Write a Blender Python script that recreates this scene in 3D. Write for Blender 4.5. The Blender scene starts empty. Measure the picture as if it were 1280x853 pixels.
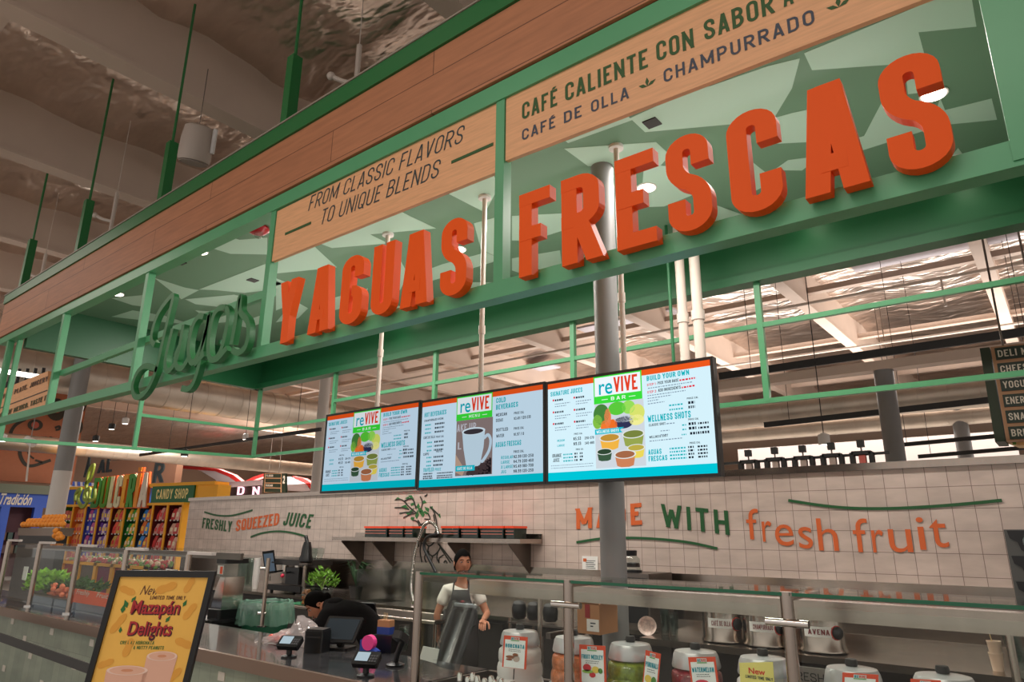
import bpy, math, random
from mathutils import Vector, Matrix
random.seed(7)
PI = math.pi
C = bpy.context.scene.collection
SC = bpy.context.scene

# ------------------------------------------------------------------ camera, world, exposure, large lights
HC = 1.75                                   # eye height of the photographer
FPX = 858.34
YAW, PIT, ROL = (math.radians(a) for a in (38.746, 15.833, 0.525))
fw = Vector((-math.sin(YAW)*math.cos(PIT), math.cos(YAW)*math.cos(PIT), math.sin(PIT)))
rt0 = Vector((math.cos(YAW), math.sin(YAW), 0)); up0 = rt0.cross(fw)
rt = rt0*math.cos(ROL)+up0*math.sin(ROL); upv = -rt0*math.sin(ROL)+up0*math.cos(ROL)
CAM = Vector((0, 0, HC))
cd = bpy.data.cameras.new('camera'); cam = bpy.data.objects.new('camera', cd); C.objects.link(cam)
cd.sensor_width = 36; cd.lens = 36*FPX/1280; cd.clip_start = .05; cd.clip_end = 300
cam.matrix_world = Matrix(((rt.x, upv.x, -fw.x, 0), (rt.y, upv.y, -fw.y, 0), (rt.z, upv.z, -fw.z, HC), (0, 0, 0, 1)))
SC.camera = cam
SC.view_settings.view_transform = 'Standard'; SC.view_settings.look = 'None'
SC.view_settings.gamma = 1; SC.view_settings.use_curve_mapping = False
SC.view_settings.exposure = 0.0
SC.cycles.transparent_max_bounces = 24
wd = bpy.data.worlds.new('world'); SC.world = wd; wd.use_nodes = True
wd.node_tree.nodes['Background'].inputs[0].default_value = (1.0, .93, .87, 1)
wd.node_tree.nodes['Background'].inputs[1].default_value = 0.78

def area(name, loc, sx, sy, e, col=(1, .89, .79), rot=(0, 0, 0)):
    l = bpy.data.lights.new(name, 'AREA'); l.shape = 'RECTANGLE'; l.size = sx; l.size_y = sy
    l.energy = e; l.color = col
    o = bpy.data.objects.new(name, l); C.objects.link(o); o.location = loc; o.rotation_euler = rot
    return o
# one overhead light in front; the others are added fills without visible fixtures
area('store_light_front', (-2.5, -2.2, 7.0), 7, .6, 235)
area('store_light_left', (-16, 0.5, 7.0), 6, .6, 100)  # added fill for the left side, no fixture modelled
area('store_light_deep', (-4, 22, 6.6), 16, 2, 2100, col=(1, .93, .86))  # added fill that brightens the ducts and the rear of the store
area('store_light_far', (-25, 13, 6.6), 6, 2, 1300)  # added fill for the far left background
area('store_uplight_deep', (-5, 21, 4.8), 22, 5, 1300, col=(1, .93, .86), rot=(PI, 0, 0))  # added upward fill to brighten the rear ceiling and foil
area('store_uplight_far', (-36, 24, 4.6), 14, 6, 2600, rot=(PI, 0, 0))  # added upward fill against the dark far left ceiling
area('store_light_back', (-40, 26, 6.8), 14, 2, 1600)  # added fill for the far walls, not a visible lamp
area('juice_bar_light', (-5.5, 5.2, 5.0), 10, .4, 390, col=(1, .92, .85), rot=(math.radians(-8), 0, 0))  # added strip fill brightening the tiled wall and counters
area('screen_cove_light', (-4.8, 5.2, 3.2), 9, .25, 62, rot=(PI, 0, 0))  # added upward fill that lightens the soffit, unseen behind the screens

def P(px, py, X=None, Y=None, Z=None):
    """the point of the place seen at a pixel of the 1280x853 photograph, on a plane X, Y or Z"""
    d = fw + rt*((px-640)/FPX) - upv*((py-426.5)/FPX)
    t = X/d.x if X is not None else Y/d.y if Y is not None else (Z-HC)/d.z
    return CAM + d*t

# ------------------------------------------------------------------ materials
def lin(c):
    return tuple((x/255/12.92 if x/255 <= .04045 else ((x/255+.055)/1.055)**2.4) for x in c)
MATS = {}
def M(name, rgb, rough=.5, metal=0, var=0, vscale=8, bump=0, bscale=60, spec=.5, stretch=None, coat=0, bdist=.02):
    if name in MATS: return MATS[name]
    m = bpy.data.materials.new(name); m.use_nodes = True; nt = m.node_tree; b = nt.nodes['Principled BSDF']
    c = lin(rgb)
    b.inputs['Base Color'].default_value = (*c, 1); b.inputs['Roughness'].default_value = rough
    b.inputs['Metallic'].default_value = metal; b.inputs['Specular IOR Level'].default_value = spec
    if coat: b.inputs['Coat Weight'].default_value = coat
    if var or bump:
        tc = nt.nodes.new('ShaderNodeTexCoord'); mp = nt.nodes.new('ShaderNodeMapping')
        nt.links.new(tc.outputs['Object'], mp.inputs[0])
        if stretch: mp.inputs['Scale'].default_value = stretch
    if var:
        n = nt.nodes.new('ShaderNodeTexNoise'); n.inputs['Scale'].default_value = vscale; n.inputs['Detail'].default_value = 4
        nt.links.new(mp.outputs[0], n.inputs[0])
        r = nt.nodes.new('ShaderNodeValToRGB'); r.color_ramp.elements[0].position = .3; r.color_ramp.elements[1].position = .7
        r.color_ramp.elements[0].color = (*[x*(1-var) for x in c], 1); r.color_ramp.elements[1].color = (*[min(1, x*(1+var)) for x in c], 1)
        nt.links.new(n.outputs[0], r.inputs[0]); nt.links.new(r.outputs[0], b.inputs['Base Color'])
    if bump:
        n2 = nt.nodes.new('ShaderNodeTexNoise'); n2.inputs['Scale'].default_value = bscale
        nt.links.new(mp.outputs[0], n2.inputs[0])
        bp = nt.nodes.new('ShaderNodeBump'); bp.inputs['Strength'].default_value = bump; bp.inputs['Distance'].default_value = bdist
        nt.links.new(n2.outputs[0], bp.inputs['Height']); nt.links.new(bp.outputs[0], b.inputs['Normal'])
    MATS[name] = m; return m
def EM(name, rgb, s=1):
    if name in MATS: return MATS[name]
    m = bpy.data.materials.new(name); m.use_nodes = True; nt = m.node_tree; nt.nodes.clear()
    e = nt.nodes.new('ShaderNodeEmission'); o = nt.nodes.new('ShaderNodeOutputMaterial')
    e.inputs[0].default_value = (*lin(rgb), 1); e.inputs[1].default_value = s
    nt.links.new(e.outputs[0], o.inputs[0]); MATS[name] = m; return m
def GLASS(name, rgb=(225, 240, 235), gloss=.12, rough=.03):
    """thin clear sheet: light goes straight through, a part is mirrored"""
    if name in MATS: return MATS[name]
    m = bpy.data.materials.new(name); m.use_nodes = True; nt = m.node_tree; nt.nodes.clear()
    t = nt.nodes.new('ShaderNodeBsdfTransparent'); g = nt.nodes.new('ShaderNodeBsdfGlossy'); x = nt.nodes.new('ShaderNodeMixShader')
    f = nt.nodes.new('ShaderNodeLayerWeight'); f.inputs[0].default_value = .5
    pw = nt.nodes.new('ShaderNodeMath'); pw.operation = 'POWER'; pw.inputs[1].default_value = 5
    ad = nt.nodes.new('ShaderNodeMath'); ad.operation = 'MULTIPLY_ADD'; ad.inputs[1].default_value = .5; ad.inputs[2].default_value = gloss*.5
    o = nt.nodes.new('ShaderNodeOutputMaterial')
    t.inputs[0].default_value = (*lin(rgb), 1); g.inputs['Roughness'].default_value = rough
    nt.links.new(f.outputs['Facing'], pw.inputs[0]); nt.links.new(pw.outputs[0], ad.inputs[0]); nt.links.new(ad.outputs[0], x.inputs[0])
    nt.links.new(t.outputs[0], x.inputs[1]); nt.links.new(g.outputs[0], x.inputs[2]); nt.links.new(x.outputs[0], o.inputs[0])
    MATS[name] = m; return m
def FILM(name, rgb, clear=.5, gloss=.15, rough=.2):
    """crumpled thin plastic film: part see-through, part milky, part shiny"""
    if name in MATS: return MATS[name]
    m = bpy.data.materials.new(name); m.use_nodes = True; nt = m.node_tree; nt.nodes.clear()
    t = nt.nodes.new('ShaderNodeBsdfTransparent'); d = nt.nodes.new('ShaderNodeBsdfDiffuse'); g = nt.nodes.new('ShaderNodeBsdfGlossy')
    x = nt.nodes.new('ShaderNodeMixShader'); y = nt.nodes.new('ShaderNodeMixShader'); o = nt.nodes.new('ShaderNodeOutputMaterial')
    d.inputs[0].default_value = (*lin(rgb), 1); g.inputs['Roughness'].default_value = rough
    x.inputs[0].default_value = 1-clear; y.inputs[0].default_value = gloss
    nt.links.new(t.outputs[0], x.inputs[1]); nt.links.new(d.outputs[0], x.inputs[2]); nt.links.new(x.outputs[0], y.inputs[1]); nt.links.new(g.outputs[0], y.inputs[2]); nt.links.new(y.outputs[0], o.inputs[0])
    MATS[name] = m; return m
def brickmat(name, c1, c2, mortar, bw, bh, ms, off=0, rough=.4, swap=True, noise=.08):
    """tiles or planks laid in a grid over the X-Z plane (swap) of the object"""
    m = bpy.data.materials.new(name); m.use_nodes = True; nt = m.node_tree; b = nt.nodes['Principled BSDF']
    tc = nt.nodes.new('ShaderNodeTexCoord'); sp = nt.nodes.new('ShaderNodeSeparateXYZ'); cb = nt.nodes.new('ShaderNodeCombineXYZ')
    nt.links.new(tc.outputs['Object'], sp.inputs[0]); nt.links.new(sp.outputs[0], cb.inputs[0])
    nt.links.new(sp.outputs[2 if swap else 1], cb.inputs[1])
    br = nt.nodes.new('ShaderNodeTexBrick'); br.offset = off; br.inputs['Scale'].default_value = 1
    br.inputs['Color1'].default_value = (*lin(c1), 1); br.inputs['Color2'].default_value = (*lin(c2), 1); br.inputs['Mortar'].default_value = (*lin(mortar), 1)
    br.inputs['Brick Width'].default_value = bw; br.inputs['Row Height'].default_value = bh; br.inputs['Mortar Size'].default_value = ms
    br.inputs['Mortar Smooth'].default_value = .1
    nt.links.new(cb.outputs[0], br.inputs['Vector'])
    n = nt.nodes.new('ShaderNodeTexNoise'); n.inputs['Scale'].default_value = 3; n.inputs['Detail'].default_value = 6
    mp = nt.nodes.new('ShaderNodeMapping'); nt.links.new(cb.outputs[0], mp.inputs[0]); nt.links.new(mp.outputs[0], n.inputs[0])
    mp.inputs['Scale'].default_value = (1, 3, 1) if bw < 1 else (.8, 9, 1)
    mr = nt.nodes.new('ShaderNodeMapRange'); mr.inputs[1].default_value = .3; mr.inputs[2].default_value = .7; mr.inputs[3].default_value = 1-noise*2; mr.inputs[4].default_value = 1+noise
    nt.links.new(n.outputs[0], mr.inputs[0])
    mx = nt.nodes.new('ShaderNodeVectorMath'); mx.operation = 'SCALE'
    nt.links.new(br.outputs[0], mx.inputs[0]); nt.links.new(mr.outputs[0], mx.inputs['Scale'])
    nt.links.new(mx.outputs[0], b.inputs['Base Color']); b.inputs['Roughness'].default_value = rough
    MATS[name] = m; return m

# ------------------------------------------------------------------ mesh builder
class MB:
    def __init__(s): s.v = []; s.f = []
    def add(s, vs, fs):
        n = len(s.v); s.v += [tuple(v) for v in vs]; s.f += [[i+n for i in f] for f in fs]; return s
    def box(s, a, b):
        x0, y0, z0 = (min(a[i], b[i]) for i in range(3)); x1, y1, z1 = (max(a[i], b[i]) for i in range(3))
        return s.add([(x0, y0, z0), (x1, y0, z0), (x1, y1, z0), (x0, y1, z0), (x0, y0, z1), (x1, y0, z1), (x1, y1, z1), (x0, y1, z1)],
                     [[0, 3, 2, 1], [4, 5, 6, 7], [0, 1, 5, 4], [1, 2, 6, 5], [2, 3, 7, 6], [3, 0, 4, 7]])
    def obox(s, c, sz, R=None, bev=0):
        c = Vector(c); R = R or Matrix.Identity(3); h = [x/2 for x in sz]
        if bev:
            # rounded in the local x-y outline
            pts = []
            for cx, cy, a0 in ((h[0]-bev, h[1]-bev, 0), (-h[0]+bev, h[1]-bev, 90), (-h[0]+bev, -h[1]+bev, 180), (h[0]-bev, -h[1]+bev, 270)):
                for k in range(4):
                    a = math.radians(a0+k*30); pts.append((cx+bev*math.cos(a), cy+bev*math.sin(a)))
            n = len(pts); vs = [c+R@Vector((x, y, -h[2])) for x, y in pts]+[c+R@Vector((x, y, h[2])) for x, y in pts]
            return s.add(vs, [list(range(n))[::-1], list(range(n, 2*n))]+[[i, (i+1) % n, n+(i+1) % n, n+i] for i in range(n)])
        vs = [c+R@Vector((x*h[0], y*h[1], z*h[2])) for z in (-1, 1) for x, y in ((-1, -1), (1, -1), (1, 1), (-1, 1))]
        return s.add(vs, [[0, 3, 2, 1], [4, 5, 6, 7], [0, 1, 5, 4], [1, 2, 6, 5], [2, 3, 7, 6], [3, 0, 4, 7]])
    def bar(s, p, q, w, h=None, up=(0, 0, 1)):
        p, q = Vector(p), Vector(q); d = (q-p); L = d.length; d.normalize(); u = Vector(up)
        if abs(d.dot(u)) > .98: u = Vector((0, 1, 0))
        sd = d.cross(u).normalized(); u2 = sd.cross(d)
        return s.obox((p+q)/2, (L, w, h or w), Matrix((d, sd, u2)).transposed())
    def cyl(s, p, q, r0, r1=None, n=16, caps=True):
        return s.tube([p, q], [r0, r0 if r1 is None else r1], n, caps)
    def tube(s, path, r, n=10, caps=True, closed=False):
        path = [Vector(p) for p in path]; m = len(path); rs = r if isinstance(r, (list, tuple)) else [r]*m
        t0 = (path[1]-path[0]).normalized(); a = t0.orthogonal().normalized(); vs = []
        for i in range(m):
            if closed: t = (path[(i+1) % m]-path[i-1]).normalized()
            else: t = (path[min(i+1, m-1)]-path[max(i-1, 0)]).normalized()
            a = (a-t*a.dot(t)).normalized(); b = t.cross(a)
            for k in range(n):
                an = 2*PI*k/n; vs.append(path[i]+(a*math.cos(an)+b*math.sin(an))*rs[i])
        fs = []
        for i in range(m if closed else m-1):
            j = (i+1) % m
            for k in range(n): fs.append([i*n+k, i*n+(k+1) % n, j*n+(k+1) % n, j*n+k])
        if caps and not closed: fs += [list(range(n))[::-1], list(range((m-1)*n, m*n))]
        return s.add(vs, fs)
    def lathe(s, c, prof, n=24, ax=(0, 0, 1), sx=1, sy=1):
        c = Vector(c); R = Vector((0, 0, 1)).rotation_difference(Vector(ax)).to_matrix(); vs = []; fs = []
        for r, z in prof:
            for k in range(n):
                a = 2*PI*k/n; vs.append(c+R@Vector((r*math.cos(a)*sx, r*math.sin(a)*sy, z)))
        m = len(prof)
        for i in range(m-1):
            for k in range(n): fs.append([i*n+k, i*n+(k+1) % n, (i+1)*n+(k+1) % n, (i+1)*n+k])
        fs.append(list(range(n))[::-1]); fs.append(list(range((m-1)*n, m*n)))
        return s.add(vs, fs)
    def ball(s, c, r, n=12, m=8, sx=1, sy=1, sz=1):
        return s.lathe(c, [(r*math.sin(PI*max(.02, min(.98, i/m))), -r*math.cos(PI*i/m)*sz) for i in range(m+1)], n, sx=sx, sy=sy)
    def quad(s, a, b, c, d): return s.add([a, b, c, d], [[0, 1, 2, 3]])
    def poly(s, pts): return s.add(pts, [list(range(len(pts)))])
    def prism(s, pts, d):
        d = Vector(d); pts = [Vector(p) for p in pts]; n = len(pts)
        return s.add(pts+[p+d for p in pts], [list(range(n)), list(range(n, 2*n))[::-1]]+[[i, n+i, n+(i+1) % n, (i+1) % n] for i in range(n)])
    def build(s, name, mat, parent=None, label=None, smooth=False, kind=None, recalc=True, sharp=40):
        me = bpy.data.meshes.new(name); me.from_pydata([tuple(v) for v in s.v], [], s.f); me.update()
        if recalc:
            import bmesh
            bm = bmesh.new(); bm.from_mesh(me); bmesh.ops.recalc_face_normals(bm, faces=bm.faces); bm.to_mesh(me); bm.free()
        o = bpy.data.objects.new(name, me); C.objects.link(o)
        if mat: me.materials.append(mat)
        if smooth:
            for p in me.polygons: p.use_smooth = len(p.vertices) <= 4
            try:
                me.set_sharp_from_angle(angle=math.radians(sharp))
            except Exception: pass
        if parent: par(o, parent)
        if label: o['label'] = label
        if kind: o['kind'] = kind
        return o
def wloc(o):
    v = Vector(o.location)
    return v
def par(o, p):
    o.parent = p
    if p.type == 'EMPTY': o.matrix_parent_inverse = Matrix.Translation(-Vector(p.location))
def thing(name, label, cat, loc=(0, 0, 0), group=None):
    o = bpy.data.objects.new(name, None); C.objects.link(o); o.location = loc; o.empty_display_size = .1
    return tag(o, label, cat, group)
def tag(o, label, cat, group=None, kind=None):
    o['label'] = label; o['category'] = cat
    if group: o['group'] = group
    if kind: o['kind'] = kind
    return o
def dup(root, shift, label=None, group=None, name=None, rot=None):
    """a copy of a thing with copies of its parts and sub-parts, moved by shift"""
    r = root.copy(); C.objects.link(r); r.location = Vector(root.location)+Vector(shift)
    if rot: r.rotation_euler = rot
    if label: r['label'] = label
    if group: r['group'] = group
    for ch in list(root.children):
        c = ch.copy(); C.objects.link(c); c.parent = r
        for g in ch.children:
            d = g.copy(); C.objects.link(d); d.parent = c
    return r
def struct(o): o['kind'] = 'structure'; return o

# ------------------------------------------------------------------ stroke lettering (condensed sign capitals)
O_ = ([(0, 0), (1, 0), (1, 1), (0, 1)], True)
GL = {
 'A': (1, [[(0, 0), (.45, 1)], [(.55, 1), (1, 0)], [(.2, .24), (.8, .24)]]),
 'B': (1, [[(0, 0), (0, 1)], [(0, 1), (.95, 1), (.95, .53), (0, .53)], [(0, .53), (1, .53), (1, 0), (0, 0)]]),
 'C': (1, [[(1, .68), (1, 1), (0, 1), (0, 0), (1, 0), (1, .32)]]),
 'D': (1, [[(0, 0), (0, 1)], [(0, 1), (1, 1), (1, 0), (0, 0)]]),
 'E': (.85, [[(0, 0), (0, 1)], [(0, 1), (1, 1)], [(0, .52), (.85, .52)], [(0, 0), (1, 0)]]),
 'F': (.85, [[(0, 0), (0, 1)], [(0, 1), (1, 1)], [(0, .5), (.85, .5)]]),
 'G': (1, [[(1, .7), (1, 1), (0, 1), (0, 0), (1, 0), (1, .47), (.5, .47)]]),
 'H': (1, [[(0, 0), (0, 1)], [(1, 0), (1, 1)], [(0, .5), (1, .5)]]),
 'I': (0, [[(.5, 0), (.5, 1)]]),
 'J': (.8, [[(1, 1), (1, 0), (0, 0), (0, .3)]]),
 'K': (1, [[(0, 0), (0, 1)], [(1, 1), (.08, .42)], [(.3, .55), (1, 0)]]),
 'L': (.8, [[(0, 1), (0, 0)], [(0, 0), (1, 0)]]),
 'M': (1.35, [[(0, 0), (0, 1)], [(0, 1), (.5, .15)], [(.5, .15), (1, 1)], [(1, 1), (1, 0)]]),
 'N': (1.05, [[(0, 0), (0, 1)], [(0, 1), (1, 0)], [(1, 0), (1, 1)]]),
 'O': (1, [O_]), 'P': (1, [[(0, 0), (0, 1)], [(0, 1), (1, 1), (1, .45), (0, .45)]]),
 'Q': (1, [O_, [(.6, .25), (1.05, -.08)]]),
 'R': (1, [[(0, 0), (0, 1)], [(0, 1), (1, 1), (1, .48), (0, .48)], [(.45, .48), (1, 0)]]),
 'S': (1, [[(1, .7), (1, 1), (0, 1), (0, .58), (1, .42), (1, 0), (0, 0), (0, .3)]]),
 'T': (.9, [[(0, 1), (1, 1)], [(.5, 1), (.5, 0)]]), 'U': (1, [[(0, 1), (0, 0), (1, 0), (1, 1)]]),
 'V': (1, [[(0, 1), (.48, 0)], [(1, 1), (.52, 0)]]), 'W': (1.5, [[(0, 1), (.24, 0)], [(.26, 0), (.5, .85)], [(.5, .85), (.74, 0)], [(.76, 0), (1, 1)]]),
 'X': (1, [[(0, 0), (1, 1)], [(0, 1), (1, 0)]]), 'Y': (1, [[(0, 1), (.5, .4)], [(1, 1), (.5, .4)], [(.5, .48), (.5, 0)]]),
 'Z': (.9, [[(0, 1), (1, 1)], [(1, 1), (0, 0)], [(0, 0), (1, 0)]]),
 '0': (.9, [O_]), '1': (.4, [[(1, 0), (1, 1)], [(1, 1), (0, .8)]]), '2': (.9, [[(0, .7), (0, 1), (1, 1), (1, .5), (0, .1)], [(0, 0), (1, 0)]]),
 '3': (.9, [[(0, .75), (0, 1), (1, 1), (1, .53), (.4, .53)], [(.4, .53), (1, .53), (1, 0), (0, 0), (0, .25)]]),
 '4': (.9, [[(.8, 0), (.8, 1)], [(.8, 1), (0, .3)], [(0, .28), (1, .28)]]), '5': (.9, [[(1, 1), (0, 1), (0, .55), (1, .55), (1, 0), (0, 0), (0, .2)]]),
 '6': (.9, [[(1, .78), (1, 1), (0, 1), (0, 0), (1, 0), (1, .55), (0, .55)]]), '7': (.9, [[(0, 1), (1, 1)], [(1, 1), (.3, 0)]]),
 '8': (.9, [O_, [(0, .52), (1, .52)]]), '9': (.9, [[(0, .22), (0, 0), (1, 0), (1, 1), (0, 1), (0, .45), (1, .45)]]),
 '$': (.9, [[(1, .7), (1, .9), (0, .9), (0, .55), (1, .45), (1, .1), (0, .1), (0, .3)], [(.5, -.05), (.5, 1.05)]]),
 '.': (0, [[(.5, 0), (.5, .16)]]), ',': (0, [[(.5, .12), (.3, -.1)]]), '/': (.6, [[(0, 0), (1, 1)]]), '-': (.5, [[(0, .48), (1, .48)]]),
 ':': (0, [[(.5, .15), (.5, .3)], [(.5, .6), (.5, .75)]]), '&': (1, [[(1, 0), (.2, .8), (.5, 1), (.8, .8), (0, .3), (.3, 0), (1, .4)]]),
}
for a_, b_ in (('É', 'E'), ('Á', 'A'), ('Í', 'I')):
    GL[a_] = (GL[b_][0], GL[b_][1]+[[(.35, 1.13), (.75, 1.28)]])
GL['Ā'] = (1, [[(0, 0), (.35, 1)], [(.65, 1), (1, 0)], [(.12, .22), (.88, .22)]])     # broad flat-topped A of the big letters
def fillet(p, r, closed):
    n = len(p); out = []
    for i in range(n):
        if not closed and i in (0, n-1): out.append(Vector(p[i])); continue
        a, b, c = Vector(p[i-1]), Vector(p[i]), Vector(p[(i+1) % n])
        d1, d2 = (a-b), (c-b); l1, l2 = d1.length, d2.length
        k = min(r, l1*(.97 if not closed and i == 1 else .49), l2*(.97 if not closed and i == n-2 else .49))
        s, e = b+d1/l1*k, b+d2/l2*k
        for j in range(7):
            t = j/6; w = 1/ math.sqrt(2)
            num = s*(1-t)**2+b*(2*t*(1-t)*w)+e*t*t; den = (1-t)**2+2*t*(1-t)*w+t*t
            if out and (num/den-out[-1]).length < .012 and j in (0, 6): out[-1] = (out[-1]+num/den)/2
            else: out.append(num/den)
    return out
def strip(pts, t, closed=False, hcap=True):
    """left and right edges of a stroke of width t along 2-D points"""
    n = len(pts); L = []; R = []
    for i in range(n):
        if closed: a, c = pts[i-1], pts[(i+1) % n]
        else: a, c = pts[max(i-1, 0)], pts[min(i+1, n-1)]
        b = pts[i]; d1, d2 = b-a, c-b
        d = (d1.normalized() if d1.length > 1e-9 else d1)+(d2.normalized() if d2.length > 1e-9 else d2)
        if d.length < 1e-9: d = Vector((1, 0))
        d = d.normalized(); nn = Vector((-d.y, d.x)); off = nn*t/2
        if hcap and not closed and i in (0, n-1) and abs(d.y) > .3: off = Vector((-math.copysign(1, d.y), 0))*t/2/abs(d.y)
        L.append(pts[i]+off); R.append(pts[i]-off)
    if closed: L.append(L[0]); R.append(R[0])
    return L, R
def layout(s, t=.16, w=.5, gap=.14, slant=0, rad=.22, space=.32):
    """strips of a line of capitals, cap height 1; returns strips and total width"""
    x = 0; out = []
    for ch in s:
        if ch == ' ': x += space; continue
        k, strokes = GL[ch]; W = max(t, k*w)
        for st in strokes:
            cl = False
            if isinstance(st, tuple): st, cl = st
            mp = lambda p: Vector((t/2+p[0]*(W-t), t/2+p[1]*(1-t)))
            q = [mp(p) for p in st]
            if not cl:
                for e, nb in ((0, 1), (-1, -2)):
                    d = q[e]-q[nb]
                    if abs(d.y) < 1e-6:
                        if st[e][0] in (0, 1): q[e].x = 0 if st[e][0] == 0 else W
                    elif st[e][1] in (0, 1):
                        ty = float(st[e][1]); q[e] = q[nb]+d*((ty-q[nb].y)/d.y)
            if len(q) > 2 or cl: q = fillet(q, max(rad*min(1, W/.5), t*.54), cl)
            L, R = strip(q, t, cl)
            f = lambda p: (x+p.x+slant*p.y, p.y)
            out.append(([f(p) for p in L], [f(p) for p in R]))
        x += W+gap
    return out, max(x-gap, .01)
def put_strips(mb, strips, O, u, v, sx, sy, ext=None):
    """write strips onto the plane O + u*x*sx + v*y*sy; ext = extrusion vector"""
    nv = u.cross(v); k = len(mb.v)//7
    for L, R in strips:
        k += 1; n = len(L); dz = nv*(.0011*(k % 5) if ext is not None else .0004*(k % 4)); O_k = O+dz+((u*((k*3) % 5)+v*((k*2) % 5))*.0005 if ext is not None else u*0)
        A = [O_k+u*(p[0]*sx)+v*(p[1]*sy) for p in L]; B = [O_k+u*(p[0]*sx)+v*(p[1]*sy) for p in R]
        fs = [[i, i+1, n+i+1, n+i] for i in range(n-1)]
        vs = A+B
        if ext is not None:
            e = Vector(ext); vs = vs+[p+e for p in vs]; m = 2*n
            fs = fs+[[j+m for j in f][::-1] for f in fs]
            fs += [[i, i+m, i+1+m, i+1] for i in range(n-1)]+[[n+i, n+i+1, n+i+1+m, n+i+m] for i in range(n-1)]
            fs += [[0, n, n+m, m], [n-1, n-1+m, 2*n-1+m, 2*n-1]]
        mb.add(vs, fs)
def write(mb, s, O, u, v, h, width=None, ext=None, **k):
    st, W = layout(s, **k); sx = width/W if width else h
    put_strips(mb, st, Vector(O), Vector(u), Vector(v), sx, h, ext); return mb
def stroke3(mb, pts, O, u, v, t, ext=None, closed=False, hcap=False):
    """one free stroke (2-D points in metres) on a plane"""
    L, R = strip([Vector(p) for p in pts], t, closed, hcap)
    put_strips(mb, [([tuple(p) for p in L], [tuple(p) for p in R])], Vector(O), Vector(u), Vector(v), 1, 1, ext); return mb
def smooth2(pts, k=6, closed=False):
    """Catmull-Rom through points (any dimension)"""
    pts = [Vector(p) for p in pts]; n = len(pts); out = []
    for i in range(n if closed else n-1):
        if closed: p0, p1, p2, p3 = pts[i-1], pts[i], pts[(i+1) % n], pts[(i+2) % n]
        else: p0, p1, p2, p3 = pts[max(i-1, 0)], pts[i], pts[i+1], pts[min(i+2, n-1)]
        for j in range(k):
            t = j/k
            out.append(((p1*2)+(p2-p0)*t+(p0*2-p1*5+p2*4-p3)*t*t+(p1*3-p0-p2*3+p3)*t**3)/2)
    if not closed: out.append(pts[-1])
    return out
def font(name, s, O, u, v, h, mat, parent=None, width=None, bold=0, shear=0, label=None, ext=0):
    """lower-case lettering set from Blender's own typeface, laid on the plane O,u,v (h = cap height)"""
    cu = bpy.data.curves.new('t', 'FONT'); cu.body = s; cu.offset = bold; cu.shear = shear; cu.extrude = ext; cu.resolution_u = 4
    o = bpy.data.objects.new('t', cu); C.objects.link(o); dg = bpy.context.evaluated_depsgraph_get(); dg.update()
    me = bpy.data.meshes.new_from_object(o.evaluated_get(dg)); bpy.data.objects.remove(o); bpy.data.curves.remove(cu)
    xs = [q.co.x for q in me.vertices]; x0, x1 = min(xs), max(xs); k = h/.69; kx = width/(x1-x0) if width else k
    u, v, O = Vector(u), Vector(v), Vector(O); n = u.cross(v)
    for q in me.vertices:
        c = q.co.copy(); q.co = O+u*((c.x-x0)*kx)+v*(c.y*k)+n*(c.z*k)
    me.name = name; me.materials.append(mat); ob = bpy.data.objects.new(name, me); C.objects.link(ob)
    if parent: par(ob, parent)
    if label: ob['label'] = label
    return ob
UX, UY, UZ = Vector((1, 0, 0)), Vector((0, 1, 0)), Vector((0, 0, 1))

# ------------------------------------------------------------------ materials of the place
GREEN = M('green_paint', (84, 158, 112), .35, var=.04, vscale=3)
GREEND = M('dark_green_paint', (26, 98, 58), .45)
GREENX = M('deep_green_paint', (34, 108, 56), .4)
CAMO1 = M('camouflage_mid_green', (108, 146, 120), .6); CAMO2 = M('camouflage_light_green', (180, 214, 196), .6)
ORANGE = M('orange_enamel', (236, 88, 14), .5, spec=.2)
PLANK = brickmat('cedar_planks', (180, 120, 84), (170, 110, 76), (104, 62, 38), 3.1, .29, .004, off=.37, rough=.55)
BOARD = M('oak_board', (224, 168, 122), .5, var=.1, vscale=5, stretch=(1, 1, 14))
INK = M('dark_slate_ink', (40, 58, 62), .6); INKG = M('forest_ink', (44, 84, 36), .6); INKB = M('blue_grey_ink', (62, 70, 84), .6)
TILE = brickmat('square_wall_tiles', (200, 182, 172), (190, 172, 162), (122, 104, 96), .163, .182, .0026, rough=.3)
STEEL = M('brushed_steel', (172, 160, 150), .22, 1, var=.05, vscale=2, stretch=(6, 1, 1))
STEELD = M('dull_steel', (120, 112, 106), .38, 1, var=.15, vscale=3)
CHROME = M('chrome', (215, 210, 205), .12, 1)
DUCT = M('galvanised_duct', (198, 188, 176), .45, 1, var=.12, vscale=2)
FOIL = M('foil_insulation', (226, 212, 202), .28, 1, var=.1, vscale=1.2, bump=.8, bscale=1.7, bdist=.12, stretch=(1, 2.2, 1))
CEIL = M('painted_ceiling_steel', (200, 178, 162), .6, var=.05, vscale=2)
BEAM = M('painted_beam', (200, 180, 166), .55, var=.06, vscale=1)
PIPEW = M('white_pipe', (205, 192, 182), .4)
BLACK = M('black_plastic', (20, 20, 22), .35); BLACKM = M('black_metal', (24, 23, 23), .45)
DARK = M('dark_rubber', (40, 38, 38), .6)
COLG = M('grey_column_paint', (128, 128, 128), .5, var=.04, vscale=2)
COLW = M('white_column_paint', (200, 195, 190), .5)
WHITE = M('white_plastic', (225, 222, 220), .4)
PAPER = M('white_paper', (228, 226, 222), .7)
CLEAR = GLASS('clear_plastic', (232, 238, 236), .12, .08)
GL1 = GLASS('guard_glass', (250, 253, 251), .04, .02)
GLEDGE = M('green_glass_edge', (16, 92, 62), .15)
FLOORM = M('polished_concrete', (172, 166, 160), .35, var=.1, vscale=1.5)
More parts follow.
